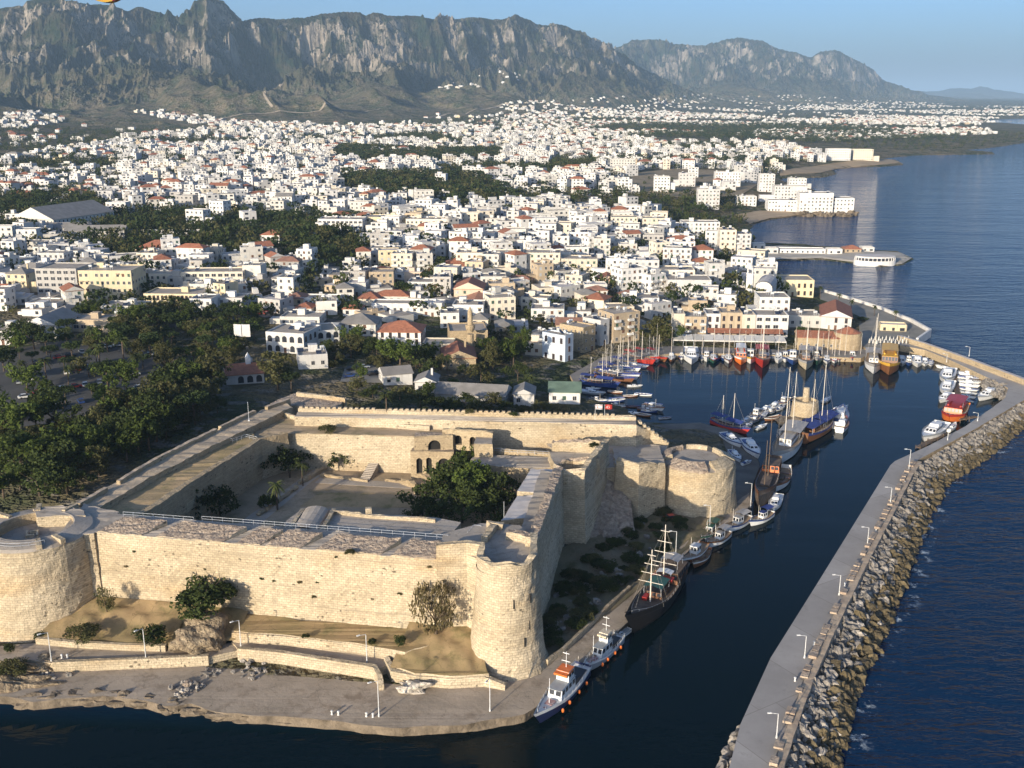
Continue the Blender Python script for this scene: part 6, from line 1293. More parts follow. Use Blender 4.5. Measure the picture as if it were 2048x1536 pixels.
def boat(stern, bow, typ, label, cols=('white', 'blue'), group=None, L=None, beam=None, z=0.0, cat='boat', roofc=None):
    a, b = P(*stern, z), P(*bow, z); d = b - a; Lr = L or d.length; c = (a + b) / 2; rz = math.atan2(d.y, d.x); NB[0] += 1
    hc, sc = BM[cols[0]], BM[cols[1]]; names = {'motor': 'motor_boat', 'open': 'rowing_boat', 'gulet': 'sailing_gulet', 'fish': 'fishing_boat', 'cruise': 'cruise_boat', 'ship': 'sailing_ship', 'yacht': 'sailing_yacht', 'cover': 'covered_gulet', 'wreck': 'old_wooden_ship', 'party': 'excursion_boat'}
    t = thing(names[typ], label, cat, c, rz, group); Bm = beam or {'motor': .33, 'open': .34, 'gulet': .27, 'fish': .34, 'cruise': .25, 'ship': .25, 'yacht': .29, 'cover': .27, 'wreck': .27, 'party': .32}[typ] * Lr
    if typ in ('motor', 'yacht'):
        D = max(.55, .11 * Lr) * (1 if typ == 'motor' else .9); mb, md, dk = hull_mb(Lr, Bm, D, .25, .85 if typ == 'motor' else .6, .5, rake=.10); part('hull', mb, [hc, sc], t, True); part('deck', md, BM['white'], t)
        zc = D * .82
        cabin(t, 'cabin', Lr * .06, Bm * .62, Lr * .38, zc, max(.5, D * .62), BM['white'], True, None, .8, Lr * .10)
        if Lr > 8 and typ == 'motor': cabin(t, 'flybridge', -Lr * .06, Bm * .52, Lr * .22, zc + D * .62, D * .4, BM['white'], False, None, .85, Lr * .05)
        mc = MB(); mc.box((-Lr * .32, 0, zc + .02), (Lr * .26, Bm * .62, .28), 0, 0, .9, .9); part('cockpit_seat', mc, sc if typ == 'motor' else BM['deck'], t)
        if typ == 'yacht': mast(t, Lr * .1, Lr * 1.15, D * .9, .075, 0, None, [(Lr * .5, 0, D), (-Lr * .48, 0, D)]); mbm = MB(); mbm.tube((Lr * .1, 0, D + 1.3), (-Lr * .32, 0, D + 1.3), .11, .09, 6); part('boom', mbm, BM['cover'], t)
        elif Lr > 6: rail(t, dk, .5, 7)
    elif typ == 'open':
        D = .1 * Lr; mb, md, dk = hull_mb(Lr, Bm, D, .45, .55, .5, rake=.05); md.v = [(x, y * .88, z - D * .35) for x, y, z in md.v]; part('hull', mb, [hc, sc], t, True); part('deck', md, BM['deck'], t); ms = MB()
        for f in (-.28, -.08, .14): ms.box((Lr * f, 0, D * .62), (Lr * .05, Bm * .88, .06))
        part('thwart', ms, BM['brown'], t)
        if Lr > 7: mo = MB(); mo.box((-Lr * .05, 0, D * .5), (Lr * .2, Bm * .4, .5)); part('engine_box', mo, BM['wreck'], t)
    elif typ == 'fish':
        D = .12 * Lr; mb, md, dk = hull_mb(Lr, Bm, D, .55, .7, .5, rake=.08); part('hull', mb, [hc, sc], t, True); part('deck', md, BM['deck'], t)
        cabin(t, 'wheelhouse', -Lr * .06, Bm * .5, Lr * .2, D * .8, Lr * .16, BM['white'], True, roofc and BM[roofc] or BM['white'], .95)
        mast(t, Lr * .16, Lr * .42, D * .8, .06, 0); rail(t, dk, .45, 7)
        if roofc: awning(t, -Lr * .27, Lr * .34, Bm * .75, D + 1.9, BM[roofc])
    elif typ in ('gulet', 'cover'):
        D = .095 * Lr; mb, md, dk = hull_mb(Lr, Bm, D, .65, .62, .5, rake=.07); part('hull', mb, [hc, sc], t, True); part('deck', md, BM['deck'], t)
        cabin(t, 'deckhouse', -Lr * .08, Bm * .5, Lr * .36, D * .82, Lr * .07, BM['white'] if cols[0] == 'white' else BM['brown'], True, BM['gcover'], .95)
        st_ = [(Lr * .52, 0, D * 1.5), (0, Bm * .48, D), (0, -Bm * .48, D)]
        mast(t, Lr * .12, Lr * .78, D * .8, .13, 0, None, st_); mast(t, -Lr * .2, Lr * .66, D * .8, .12, 0, None, [(-Lr * .48, 0, D * 1.2), (-Lr * .2, Bm * .48, D), (-Lr * .2, -Bm * .48, D)])
        mbs = MB(); mbs.tube((Lr * .48, 0, D * 1.5), (Lr * .62, 0, D * 1.9), .1, .06, 6); part('bowsprit', mbs, BM['brown'], t)
        awning(t, -Lr * .27, Lr * .38, Bm * .9, D + 2.3, sc if cols[1] in ('cover', 'gcover', 'red') else BM['gcover'])
        if typ == 'cover': awning(t, Lr * .2, Lr * .46, Bm * .86, D + 1.8, BM['cover'], .7)
        rail(t, dk, .6, 1)
    elif typ == 'party':
        D = .13 * Lr; mb, md, dk = hull_mb(Lr, Bm, D, .4, .85, .55, rake=.06); part('hull', mb, [hc, sc], t, True); part('deck', md, BM['deck'], t)
        cabin(t, 'deckhouse', -Lr * .06, Bm * .74, Lr * .6, D * .82, Lr * .12, hc, True, sc, .97); awning(t, -Lr * .1, Lr * .5, Bm * .74, D * .82 + Lr * .12 + 1.8, sc); rail(t, dk, .7, 1)
        mo = MB()
        for s_ in (-1, 1): mo.box((-Lr * .1, s_ * Bm * .25, D * .82 + Lr * .12 + .1), (Lr * .46, .5, .45))
        part('bench', mo, BM['yellow'] if cols[1] == 'yellow' else BM['red'], t)
    elif typ == 'cruise':
        D = .10 * Lr; mb, md, dk = hull_mb(Lr, Bm, D, .55, .78, .5, rake=.08); part('hull', mb, [hc, BM['white']], t, True); part('deck', md, BM['white'], t); z0 = D * .82
        cabin(t, 'saloon', Lr * .02, Bm * .62, Lr * .34, z0, 1.9, BM['white'], True, BM['grey'], .95, .3); cabin(t, 'wheelhouse', -Lr * .06, Bm * .56, Lr * .13, z0 + 2.0, 1.8, BM['white'], True, BM[roofc or 'orange'], 1.0)
        mo = MB(); mo.box((-Lr * .02, 0, z0 + 3.35), (Lr * .16, Bm * .58, .35)); part('name_band', mo, BM[roofc or 'orange'], t)
        mo = MB(); mo.box((Lr * .28, 0, z0), (Lr * .12, Bm * .4, .5), 0, 0, .8, .8); mo.box((Lr * .4, 0, z0 + .1), (.6, .5, .5)); part('hatch', mo, BM['pink'], t)
        mo = MB(); mo.box((-Lr * .33, 0, z0), (Lr * .22, Bm * .6, .5)); mo.box((-Lr * .2, Bm * .2, z0), (1.6, .9, 1.0)); part('deck_seat', mo, BM['black'], t)
        mast(t, Lr * .30, 5.2, z0, .07, 0, BM['white']); mast(t, -Lr * .08, 3.0, z0 + 3.9, .06, 2, BM['white'], None, 1.6); rail(t, dk, .9, 0)
        ml = MB()
        for s_ in (-1, 1):
            for f in (-.3, -.12, .1, .26): ml.lathe((Lr * f, s_ * Bm * .53, D * .25), [(.16, 0), (.24, .2), (.24, .5), (.1, .7)], 8)
        part('fender', ml, BM['orange'], t)
    elif typ == 'ship':
        D = .105 * Lr; mb, md, dk = hull_mb(Lr, Bm, D, .95, .72, .52, 16, rake=.09); part('hull', mb, [hc, sc], t, True); part('deck', md, BM['wreck'], t); z0 = D * .82
        cabin(t, 'sterncastle', -Lr * .33, Bm * .8, Lr * .26, z0 + .3, 2.4, BM['brown'], True, BM['wreck'], .95); cabin(t, 'deckhouse', -Lr * .02, Bm * .5, Lr * .2, z0, 1.5, BM['brown'], True, BM['black'], .95)
        awning(t, -Lr * .34, Lr * .14, Bm * .6, z0 + 4.6, BM['gcover'], .5); awning(t, -Lr * .18, Lr * .08, Bm * .5, z0 + 3.2, BM['white'], .3); awning(t, Lr * .02, Lr * .2, Bm * .6, z0 + 3.0, BM['green'], .4); mo = MB(); mo.box((-Lr * .12, 0, z0 + 2.2), (Lr * .06, Bm * .7, .5)); mo.box((Lr * .12, -Bm * .2, z0 + .2), (2.0, 1.0, .8)); part('red_locker', mo, BM['red'], t)
        mast(t, Lr * .16, Lr * .45, z0, .15, 4, M_MAST, [(Lr * .5, 0, D * 1.8), (Lr * .1, Bm * .5, D), (Lr * .1, -Bm * .5, D), (Lr * .2, Bm * .5, D), (Lr * .2, -Bm * .5, D)], 5.2)
        mast(t, -Lr * .14, Lr * .54, z0, .15, 4, M_MAST, [(-Lr * .48, 0, D * 1.6), (-Lr * .2, Bm * .5, D), (-Lr * .2, -Bm * .5, D), (Lr * .16, 0, D + Lr * .4)], 5.4)
        mbs = MB(); mbs.tube((Lr * .47, 0, D * 1.8), (Lr * .72, 0, D * 2.6), .15, .08, 7); mbs.tube((Lr * .72, 0, D * 2.6), (Lr * .16, 0, z0 + Lr * .40), .02, .02, 3); part('bowsprit', mbs, BM['wreck'], t); rail(t, dk, .7, 0)
    else:
        D = .11 * Lr; mb, md, dk = hull_mb(Lr, Bm, D, .8, .75, .5, 14, rake=.07); part('hull', mb, [hc, sc], t, True); part('deck', md, BM['wreck'], t); z0 = D * .82
        cabin(t, 'sterncastle', -Lr * .34, Bm * .82, Lr * .22, z0, 1.9, BM['orange'], True, BM['wreck'], .95); mo = MB(); mo.box((Lr * .05, 0, z0), (Lr * .3, Bm * .45, .9)); mo.box((Lr * .3, 0, z0), (Lr * .1, Bm * .4, .6)); part('hatch', mo, BM['wreck'], t)
        mast(t, -Lr * .05, Lr * .6, z0, .14, 0, BM['wreck']); mast(t, Lr * .2, Lr * .45, z0, .12, 0, BM['wreck']); rail(t, dk, .6, 0)
    return t
# along the castle quay
boat((1166, 1349), (1080, 1446), 'cruise', 'navy and white cruise boat with an orange wheelhouse, nearest at the castle quay', ('navy', 'white'))
boat((1176, 1322), (1146, 1346), 'fish', 'small dark fishing boat behind the orange wheelhouse cruise boat', ('black', 'brown'))
boat((1238, 1284), (1172, 1345), 'cruise', 'grey and white trawler with a square mast frame', ('grey', 'white'), roofc='cream')
boat((1256, 1262), (1216, 1288), 'motor', 'flat white motorboat under the bow of the black two-masted ship', ('white', 'grey'))
boat((1354, 1158), (1268, 1266), 'ship', 'black two-masted square-rigged ship with brown deckhouses at the castle quay', ('black', 'black'))
boat((1372, 1132), (1344, 1160), 'fish', 'small dark boat at the stern of the black two-masted ship', ('black', 'grey'))
boat((1408, 1098), (1366, 1132), 'fish', 'white-cabined fishing boat with a brown hull at the quay', ('brown', 'white'))
boat((1416, 1104), (1388, 1136), 'open', 'open wooden boat outside the white-cabined fishing boat', ('brown', 'white'))
boat((1432, 1058), (1404, 1086), 'fish', 'fishing boat with a green awning below the quay lamp', ('white', 'green'), roofc='green')
boat((1456, 1072), (1416, 1096), 'fish', 'cluttered white fishing boat outside the green awning boat', ('white', 'brown'), roofc='gcover')
boat((1496, 1042), (1448, 1066), 'fish', 'white boat with a grey canopy and blue trim', ('white', 'blue'), roofc='gcover')
boat((1542, 1032), (1502, 1052), 'fish', 'boat with a purple-blue awning at the quay corner', ('white', 'blue'), roofc='cover')
boat((1546, 944), (1518, 1020), 'wreck', 'old brown wooden ship with an orange stern cabin', ('wreck', 'brown'), beam=5.6)
boat((1570, 944), (1545, 986), 'open', 'big open wooden launch with a white rim', ('white', 'brown'))
boat((1556, 996), (1544, 1024), 'motor', 'small white motorboat beside the old brown ship', ('white', 'white'))
boat((1596, 872), (1548, 934), 'gulet', 'large white gulet with two tall masts near the slipway', ('white', 'gcover'), beam=7.0)
boat((1602, 886), (1664, 846), 'cover', 'brown gulet under a bright blue cover right of the islet tower', ('brown', 'cover'))
boat((1424, 846), (1492, 868), 'cover', 'dark red gulet under a blue cover left of the islet tower', ('red', 'cover'))
boat((1672, 858), (1684, 826), 'motor', 'white motorboat with turquoise trim right of the islet tower', ('white', 'blue'))
for k, (s_, b_, tp_, c_, l_) in enumerate([((1500, 838), (1484, 850), 'motor', ('white', 'grey'), 'leftmost white motorboat of the rafted cluster'), ((1520, 826), (1502, 842), 'fish', ('white', 'blue'), 'white cabin boat of the rafted cluster'), ((1538, 818), (1520, 832), 'motor', ('white', 'white'), 'middle motorboat of the rafted cluster'), ((1558, 810), (1538, 824), 'motor', ('blue', 'white'), 'blue and white boat of the rafted cluster'),
     ((1576, 802), (1556, 814), 'fish', ('white', 'brown'), 'white boat close to the islet tower, left side'), ((1590, 797), (1572, 803), 'open', ('white', 'brown'), 'open boat tucked behind the islet tower'), ((1560, 835), (1530, 842), 'open', ('brown', 'white'), 'low brown boat between the cluster and the islet'), ((1646, 806), (1660, 798), 'motor', ('grey', 'white'), 'grey boat just right of the islet tower'),
     ((1660, 834), (1692, 820), 'motor', ('white', 'white'), 'upper white boat right of the islet tower'), ((1664, 846), (1694, 838), 'motor', ('white', 'grey'), 'lower white boat right of the islet tower'), ((1678, 866), (1690, 846), 'fish', ('white', 'red'), 'white boat with a red stripe below the islet tower boats'), ((1512, 860), (1532, 852), 'motor', ('grey', 'white'), 'grey boat left of the large white gulet')]):
    boat(s_, b_, tp_, l_, c_)
for k, (s_, b_, l_) in enumerate([((1446, 872), (1480, 894), 'white hull hauled out behind the harbour tower'), ((1490, 886), (1516, 916), 'white yacht hull hauled out on the slipway'), ((1462, 905), (1480, 924), 'small pale boat hauled out beside the harbour tower'), ((1484, 930), (1502, 924), 'little white boat on the hard near the quay lamp')]):
    boat(s_, b_, 'motor', l_, ('white', 'blue'), z=1.6)
# row of boats along the far quay, bows to the basin
ROW = [(1297, 'gulet', ('red', 'red'), 'dark red gulet at the left end of the far quay row', 722, 706, 26), (1316, 'gulet', ('brown', 'red'), 'brown gulet with a red awning in the far row', 724, 706, 20), (1342, 'motor', ('white', 'white'), 'white cabin cruiser beside the red gulets', 722, 705, 0), (1362, 'fish', ('white', 'blue'), 'small white and blue boat left of the big motor yacht', 720, 706, 0),
       (1381, 'motor', ('white', 'white'), 'big white motor yacht, widest of the far row', 729, 700, 0), (1402, 'yacht', ('white', 'blue'), 'white sailing yacht right of the big motor yacht', 722, 706, 0), (1425, 'yacht', ('green', 'brown'), 'green yacht with a brown mast', 727, 706, 0), (1455, 'yacht', ('white', 'brown'), 'white yacht left of the orange boat', 727, 706, 0),
       (1480, 'party', ('orange', 'white'), 'orange-hulled boat with a white arch', 730, 705, 0), (1499, 'fish', ('white', 'yellow'), 'white boat with a yellow stripe and maroon seats', 728, 705, 0), (1523, 'gulet', ('red', 'red'), 'bright red two-masted gulet in the middle of the far row', 736, 704, 0), (1543, 'motor', ('grey', 'white'), 'grey boat right of the bright red gulet', 722, 707, 0), (1554, 'yacht', ('white', 'white'), 'white yacht with a thin mast right of the red gulet', 727, 707, 0),
       (1569, 'fish', ('white', 'blue'), 'white boat with a blue front window', 725, 707, 0), (1584, 'fish', ('blue', 'white'), 'dark blue boat left of the tan gulet', 730, 707, 0), (1610, 'gulet', ('cream', 'gcover'), 'tan wooden gulet with two masts', 740, 707, 0), (1632, 'gulet', ('green', 'gcover'), 'dark green gulet right of the tan one', 730, 706, 0), (1652, 'yacht', ('white', 'blue'), 'white yacht in front of the stone customs building', 728, 708, 0),
       (1667, 'yacht', ('white', 'red'), 'slim white yacht by the round bastion', 727, 709, 0), (1680, 'open', ('brown', 'white'), 'brown open boat under the bastion', 722, 710, 0), (1693, 'motor', ('white', 'blue'), 'small white motorboat under the bastion', 723, 711, 0), (1708, 'fish', ('white', 'yellow'), 'white and yellow boat at the foot of the bastion', 724, 711, 0),
       (1745, 'gulet', ('white', 'gcover'), 'white gulet with red-brown deck and two tall masts', 748, 712, 0), (1776, 'party', ('brown', 'yellow'), 'brown excursion boat with a yellow upper deck', 750, 714, 0), (1801, 'motor', ('grey', 'white'), 'grey motorboat right of the yellow-decked boat', 733, 713, 0), (1816, 'fish', ('blue', 'white'), 'blue boat near the mole', 732, 715, 0), (1833, 'motor', ('white', 'white'), 'largest white cruiser at the mole wall', 735, 714, 0), (1848, 'motor', ('white', 'grey'), 'white cruiser second from the right at the mole wall', 733, 716, 0), (1860, 'motor', ('white', 'blue'), 'white cruiser at the right end of the mole row', 733, 719, 0)]
for x, tp_, c_, l_, yb, ys, dx in ROW: boat((x - dx, ys + 5), (x + dx * .6 + 2, yb), tp_, l_, c_)
# left quay gulets
for s_, b_, tp_, c_, l_ in [((1200, 742), (1272, 760), 'gulet', ('white', 'cover'), 'white gulet with a blue awning at the left quay'), ((1192, 752), (1262, 766), 'gulet', ('brown', 'cover'), 'brown gulet with blue covers at the left quay'), ((1160, 766), (1232, 776), 'cover', ('blue', 'cover'), 'dark blue covered gulet in the shade of the left quay'), ((1224, 730), (1276, 744), 'gulet', ('white', 'cover'), 'white gulet in the upper left corner of the basin'), ((1250, 716), (1304, 730), 'gulet', ('red', 'red'), 'red gulet at the upper left corner of the basin'),
     ((1162, 785), (1206, 790), 'motor', ('grey', 'white'), 'grey launch below the covered gulet'), ((1180, 800), (1210, 806), 'fish', ('blue', 'white'), 'shaded blue boat behind the castle wall'), ((1220, 812), (1248, 818), 'fish', ('brown', 'white'), 'shaded brown boat behind the castle wall'), ((1286, 814), (1324, 822), 'fish', ('white', 'brown'), 'white boat off the left quay'), ((1266, 828), (1300, 834), 'open', ('brown', 'white'), 'low open boat off the castle wall end'), ((1318, 838), (1342, 836), 'open', ('white', 'blue'), 'white dinghy near the flags'), ((1300, 856), (1330, 862), 'motor', ('blue', 'white'), 'boat with a blue top behind the round tower')]:
    boat(s_, b_, tp_, l_, c_)
# marina in the elbow of the breakwater
MAR = [((1908, 741), (1874, 735), ('white', 'white'), 'top white motor yacht of the elbow marina'), ((1899, 746), (1890, 768), ('white', 'grey'), 'white motor yacht lying across the elbow marina, upper of two'), ((1899, 770), (1888, 790), ('white', 'white'), 'white motor yacht lying across the elbow marina, lower of two'), ((1900, 792), (1880, 806), ('white', 'white'), 'white cruiser at the lower end of the long yacht'), ((1898, 800), (1918, 810), ('white', 'blue'), 'white cruiser above the red boat')]
for k in range(8): MAR.append(((1914 + k * 1.2, 748 + k * 7.4), (1962 - k * 2.2, 753 + k * 7.4), ('white', ['white', 'blue', 'grey'][k % 3]), ['first', 'second', 'third', 'fourth', 'fifth', 'sixth', 'seventh', 'eighth'][k] + ' white motorboat from the top of the elbow pontoon'))
for s_, b_, c_, l_ in MAR: boat(s_, b_, 'motor', l_, c_)
boat((1918, 820), (1898, 848), 'party', 'red double-decked excursion boat with orange stern', ('orange', 'red'), beam=7.5)
boat((1884, 856), (1848, 884), 'motor', 'white motorboat at the small pontoon below the red boat', ('white', 'grey'))
boat((1894, 864), (1910, 852), 'motor', 'small white boat tucked under the red boat', ('white', 'white'))
boat((1992, 786), (1958, 802), 'motor', 'white speedboat alone near the rocks of the elbow', ('white', 'grey')); boat((1990, 790), (1970, 797), 'open', 'small open boat beside the lone speedboat', ('white', 'blue')); boat((1982, 774), (1966, 779), 'open', 'yellow dinghy below the elbow pontoon', ('yellow', 'yellow')); boat((1980, 766), (1968, 769), 'open', 'red dinghy below the elbow pontoon', ('red', 'red'))
rdb = random.Random(31)
for k in range(30):                                            # small boats wedged between the big ones of the far row
    x = 1300 + k * 14.4 + rdb.uniform(-3, 3); x = x if x < 1726 else 1722; yb = 722 + rdb.uniform(-4, 4); ty = rdb.choice(['motor', 'open', 'yacht', 'fish', 'yacht']); boat((x, 711), (x + 1, yb), ty, {'motor': 'small motorboat wedged between larger boats of the far quay row', 'open': 'small open boat wedged between larger boats of the far quay row', 'yacht': 'slim masted yacht wedged between larger boats of the far quay row', 'fish': 'small cabin fishing boat wedged between larger boats of the far row'}[ty], (rdb.choice(['white', 'white', 'blue', 'brown']), rdb.choice(['white', 'blue', 'red'])), 'small boats of the far quay row')
for k in range(16):                                            # left basin, in the shade
    x, y = 1166 + rdb.uniform(0, 130), 774 + k * 5.0; x = min(x, 1180 + (y - 700) * 1.0); ty = rdb.choice(['fish', 'open', 'motor']); boat((x, y), (x + rdb.uniform(26, 36), y + rdb.uniform(-2, 4)), ty, 'small boat crowded at the shaded left side of the basin behind the castle', (rdb.choice(['white', 'blue', 'brown', 'grey']), rdb.choice(['white', 'blue'])), 'small boats in the shaded left basin')
for k in range(5):
    x = 1206 + k * 15; boat((x - 30, 746 + k * 2 - k * 6), (x + 26, 752 + k * 2 - k * 6), 'yacht', 'tall-masted yacht in the raft at the left quay', ('white', 'blue'), 'masted yachts rafted at the left quay')
for k, (a, b) in enumerate([((1502, 846), (1520, 838)), ((1516, 838), (1534, 830)), ((1534, 828), (1552, 822)), ((1550, 822), (1568, 816)), ((1486, 856), (1504, 850)), ((1566, 842), (1584, 836)), ((1640, 862), (1660, 856))]): boat(a, b, rdb.choice(['fish', 'motor', 'yacht']), 'small boat in the raft around the islet tower', (rdb.choice(['white', 'grey']), 'blue'), 'small boats rafted around the islet tower')
print('BOATS', NB[0])
# ================================================================ breakwater, quays, lamps, cars and small things
def paved(name, c, c2, bw, bh, rot):
    m, t, b = nodes(name); b.inputs['Roughness'].default_value = .95; p = N(t, 'Mapping'); p.inputs['Rotation'].default_value = (0, 0, R_(rot)); t.links.new(pos(t), p.inputs[0])
    br = N(t, 'TexBrick'); br.inputs['Scale'].default_value = 1; br.inputs['Brick Width'].default_value = bw; br.inputs['Row Height'].default_value = bh; br.inputs['Mortar Size'].default_value = .06; br.inputs['Color1'].default_value = (.82, .82, .82, 1); br.inputs['Color2'].default_value = (1, 1, 1, 1); br.inputs['Mortar'].default_value = (.6, .58, .55, 1); br.offset = .3; t.links.new(p.outputs[0], br.inputs[0])
    col = mix(t, noise(t, pos(t), .10, 6, .65), c, c2); col = mix(t, math_(t, 'MULTIPLY', noise(t, pos(t), .35, 5, .7, .58, .72), .6), col, tuple(x * .62 for x in c)); col = mix(t, 1.0, col, br.outputs[0], 'MULTIPLY'); t.links.new(col, b.inputs['Base Color']); return m
M_ASPH = paved('quay_asphalt', (.40, .37, .335), (.32, .295, .265), 13, 26, -32); M_KERB = simple('kerb_stone', (.40, .35, .27), (.31, .26, .2), .95, .8)
M_ROAD = simple('dark_asphalt', (.075, .072, .068), (.055, .053, .05), .95, .1)
def quay(name, px, z, mat, side, zb=-2.5):
    mb = MB(); poly = Q(z, *px); mb.prism(poly if area(poly) > 0 else poly[::-1], zb, z, 1, 0); return struct(name, mb.mesh(name, [mat, side]))
BW_IN = [(1452, 1560), (1481, 1448), (1541, 1316), (1640, 1158), (1781, 930), (1790, 922)]; BW_OUT = [(1540, 1560), (1560, 1490), (1612, 1350), (1660, 1245), (1720, 1125), (1782, 1010), (1812, 950), (1832, 922)]
quay('breakwater_road', BW_IN + [(1822, 914), (1832, 922)] + BW_OUT[::-1][1:], 2.6, M_ASPH, M_KERB)
quay('breakwater_road', [(1790, 922), (1860, 890), (1930, 853), (1985, 815), (2010, 796), (2016, 776), (1990, 762), (1960, 748), (1905, 722), (1850, 700), (1800, 690), (1796, 678), (1830, 684), (1880, 702), (1950, 732), (2010, 752), (2110, 780), (2048, 800), (1950, 858), (1832, 922), (1822, 914)], 2.55, M_ASPH, M_STONE2)
def bw_wall(pts, label, h, th, side): 
    mb = MB(); strip(mb, Q(2.6 + h, *pts), th, 0, 2.6 + h, cell=1.5, amp=.10, tj=.06, side=side, mtop=1)
    c = [0, 0]; v = Q(2.6, *pts)
    for i in range(len(v) - 1):
        a, b = Vector(v[i]), Vector(v[i + 1]); L = (b - a).length; k = int(L / 2.3)
        for j in range(k):
            if n3(j * 1.7 + i, 4, 0) > .28: q = a.lerp(b, (j + .5) / k); mb.box((q.x, q.y, 2.6 + h - .1), (1.9, 1.0 + .5 * n3(j * 3.3, i, 0), .2 + .45 * n3(j * 2.1, i, 0)), math.atan2((b - a).y, (b - a).x), 0)
    return solo('breakwater_wall', mb, [simple('wall_blocks', (.46, .365, .265), (.30, .225, .165), 1, .5, bmp=.15), simple('wall_cap', (.52, .40, .27), (.33, .25, .18), 1, .4, bmp=.1)], label, 'wall')
bw_wall(BW_OUT, 'low stone-block wall along the seaward edge of the near breakwater', .7, 1.5, -1)
mb = MB(); strip(mb, Q(5.2, (1796, 668), (1850, 684), (1935, 714), (2012, 742), (2110, 778)), 1.6, 0, 4.6, cell=2, amp=.08, tj=.04, side=1, mtop=1); solo('sea_wall', mb, [M_STONE2, M_PALE], 'pale high sea wall along the far arm of the breakwater', 'wall')
mb = MB(); strip(mb, Q(3.1, (1640, 579), (1700, 596), (1760, 615), (1822, 640), (1858, 660), (1832, 678)), 1.0, 0, 3.6, cell=2.5, amp=.03, tj=.02, side=1, mtop=0); solo('sea_wall', mb, [simple('white_parapet', (.68, .66, .62), None, .9, .4), M_PALE], 'white parapet around the promenade on the point', 'wall')
quay('promenade', [(1640, 582), (1700, 600), (1760, 619), (1818, 643), (1852, 662), (1830, 680), (1796, 690), (1740, 704), (1722, 690), (1718, 650), (1690, 620), (1640, 600)], 2.3, simple('promenade_paving', (.27, .25, .21), (.19, .18, .15), .95, .12), M_STONE2)
quay('harbour_quay', [(1150, 770), (1180, 742), (1232, 726), (1290, 713), (1345, 707), (1460, 707), (1580, 711), (1722, 716), (1742, 708), (1742, 698), (1590, 700), (1345, 692), (1290, 696), (1200, 716), (1140, 750)], 1.75, simple('quay_paving', (.26, .235, .20), (.19, .17, .15), .95, .25), M_STONE2)
quay('hard_standing', [(1300, 850), (1400, 845), (1462, 862), (1500, 884), (1520, 932), (1506, 968), (1503, 1008), (1470, 1020), (1440, 960), (1400, 870)], 1.45, simple('boatyard_ground', (.19, .165, .135), (.12, .105, .09), 1, .2, bmp=.05), M_WETROCK)
def decal(name, px, mat, off=.25, n=10):                     # road sheet draped on the ground
    w_ = [G(*q) for q in px]; poly = [(p.x, p.y) for p in w_]; 
    from mathutils.geometry import delaunay_2d_cdt
    x0, x1 = min(p[0] for p in poly), max(p[0] for p in poly); y0, y1 = min(p[1] for p in poly), max(p[1] for p in poly)
    gx, gy = np.meshgrid(np.linspace(x0, x1, n), np.linspace(y0, y1, n)); gx, gy = gx.ravel(), gy.ravel(); k = inpoly(gx, gy, poly)
    pts = [Vector(p) for p in poly] + [Vector((a, b)) for a, b in zip(gx[k], gy[k])]; m = len(poly)
    v, e, f, *_ = delaunay_2d_cdt(pts, [(i, (i + 1) % m) for i in range(m)], [], 1, 1e-4)
    zz = height(np.array([q.x for q in v]), np.array([q.y for q in v])); me = bpy.data.meshes.new(name); me.from_pydata([(q.x, q.y, float(z_) + off) for q, z_ in zip(v, zz)], [], f); me.materials.append(mat); return struct(name, me)
decal('car_park', [(-40,712),(120,682),(290,700),(330,735),(262,800),(190,835),(90,850),(-40,866)], M_ROAD, .3, 16)
decal('car_park', [(680,765),(690,738),(770,728),(800,745),(770,768)], simple('pale_car_park', (.24, .225, .20), (.19, .18, .165), .95, .2), .3, 6)
decal('street', [(60,640),(330,646),(560,622),(700,646),(700,654),(560,634),(330,658),(60,652)], M_ROAD, .35, 30)
decal('street', [(1420,600),(1436,556),(1440,520),(1430,470),(1446,470),(1462,520),(1458,556),(1442,600)], M_ROAD, .35, 24)
decal('beach', [(1500,448),(1540,437),(1600,430),(1640,430),(1600,424),(1520,422),(1470,430)], simple('sand', (.40, .30, .19), (.31, .23, .145), 1, .1), .3, 20)
decal('ochre_headland', [(1560,352),(1640,346),(1676,338),(1760,330),(1806,328),(1790,320),(1700,322),(1620,334),(1560,342)], simple('ochre_ground', (.36, .26, .15), (.27, .2, .12), 1, .03), .5, 24)
decal('open_ground', [(1285,345),(1350,338),(1450,342),(1515,370),(1482,392),(1400,398),(1300,393),(1225,372)], grime('bare_open_ground', (.34, .26, .165), (.23, .185, .115), (.10, .10, .05)), .6, 26)
decal('open_ground', [(1060,402),(1180,394),(1250,398),(1230,412),(1120,418)], grime('bare_open_ground', (.34, .26, .165), (.23, .185, .115), (.10, .10, .05)), .6, 20)
decal('spit_paving', [(1498,524),(1505,500),(1560,492),(1700,499),(1800,506),(1824,517),(1804,529),(1760,533),(1715,526),(1640,518),(1560,520)], simple('pale_paving', (.42, .385, .33), (.32, .29, .24), .95, .1), .35, 24)
def ribbon(name, px, w_, mat, off=.8):
    pts = [G(*q) for q in px]; pp = []
    for a, b in zip(pts[:-1], pts[1:]): n = max(2, int((b - a).length / 14)); pp += [a.lerp(b, k / n) for k in range(n)]
    pp.append(pts[-1]); mb = MB(); vs = []
    for i, p in enumerate(pp):
        d = pp[min(i + 1, len(pp) - 1)] - pp[max(i - 1, 0)]; s_ = Vector((-d.y, d.x, 0)).normalized() * w_ / 2
        for q in (p - s_, p + s_): vs.append((q.x, q.y, gz(q.x, q.y) + off))
    mb.add(vs, [(2 * i, 2 * i + 1, 2 * i + 3, 2 * i + 2) for i in range(len(pp) - 1)]); return struct(name, mb.mesh(name, mat))
M_TRACK = simple('pale_track', (.34, .28, .20), None, 1, .05)
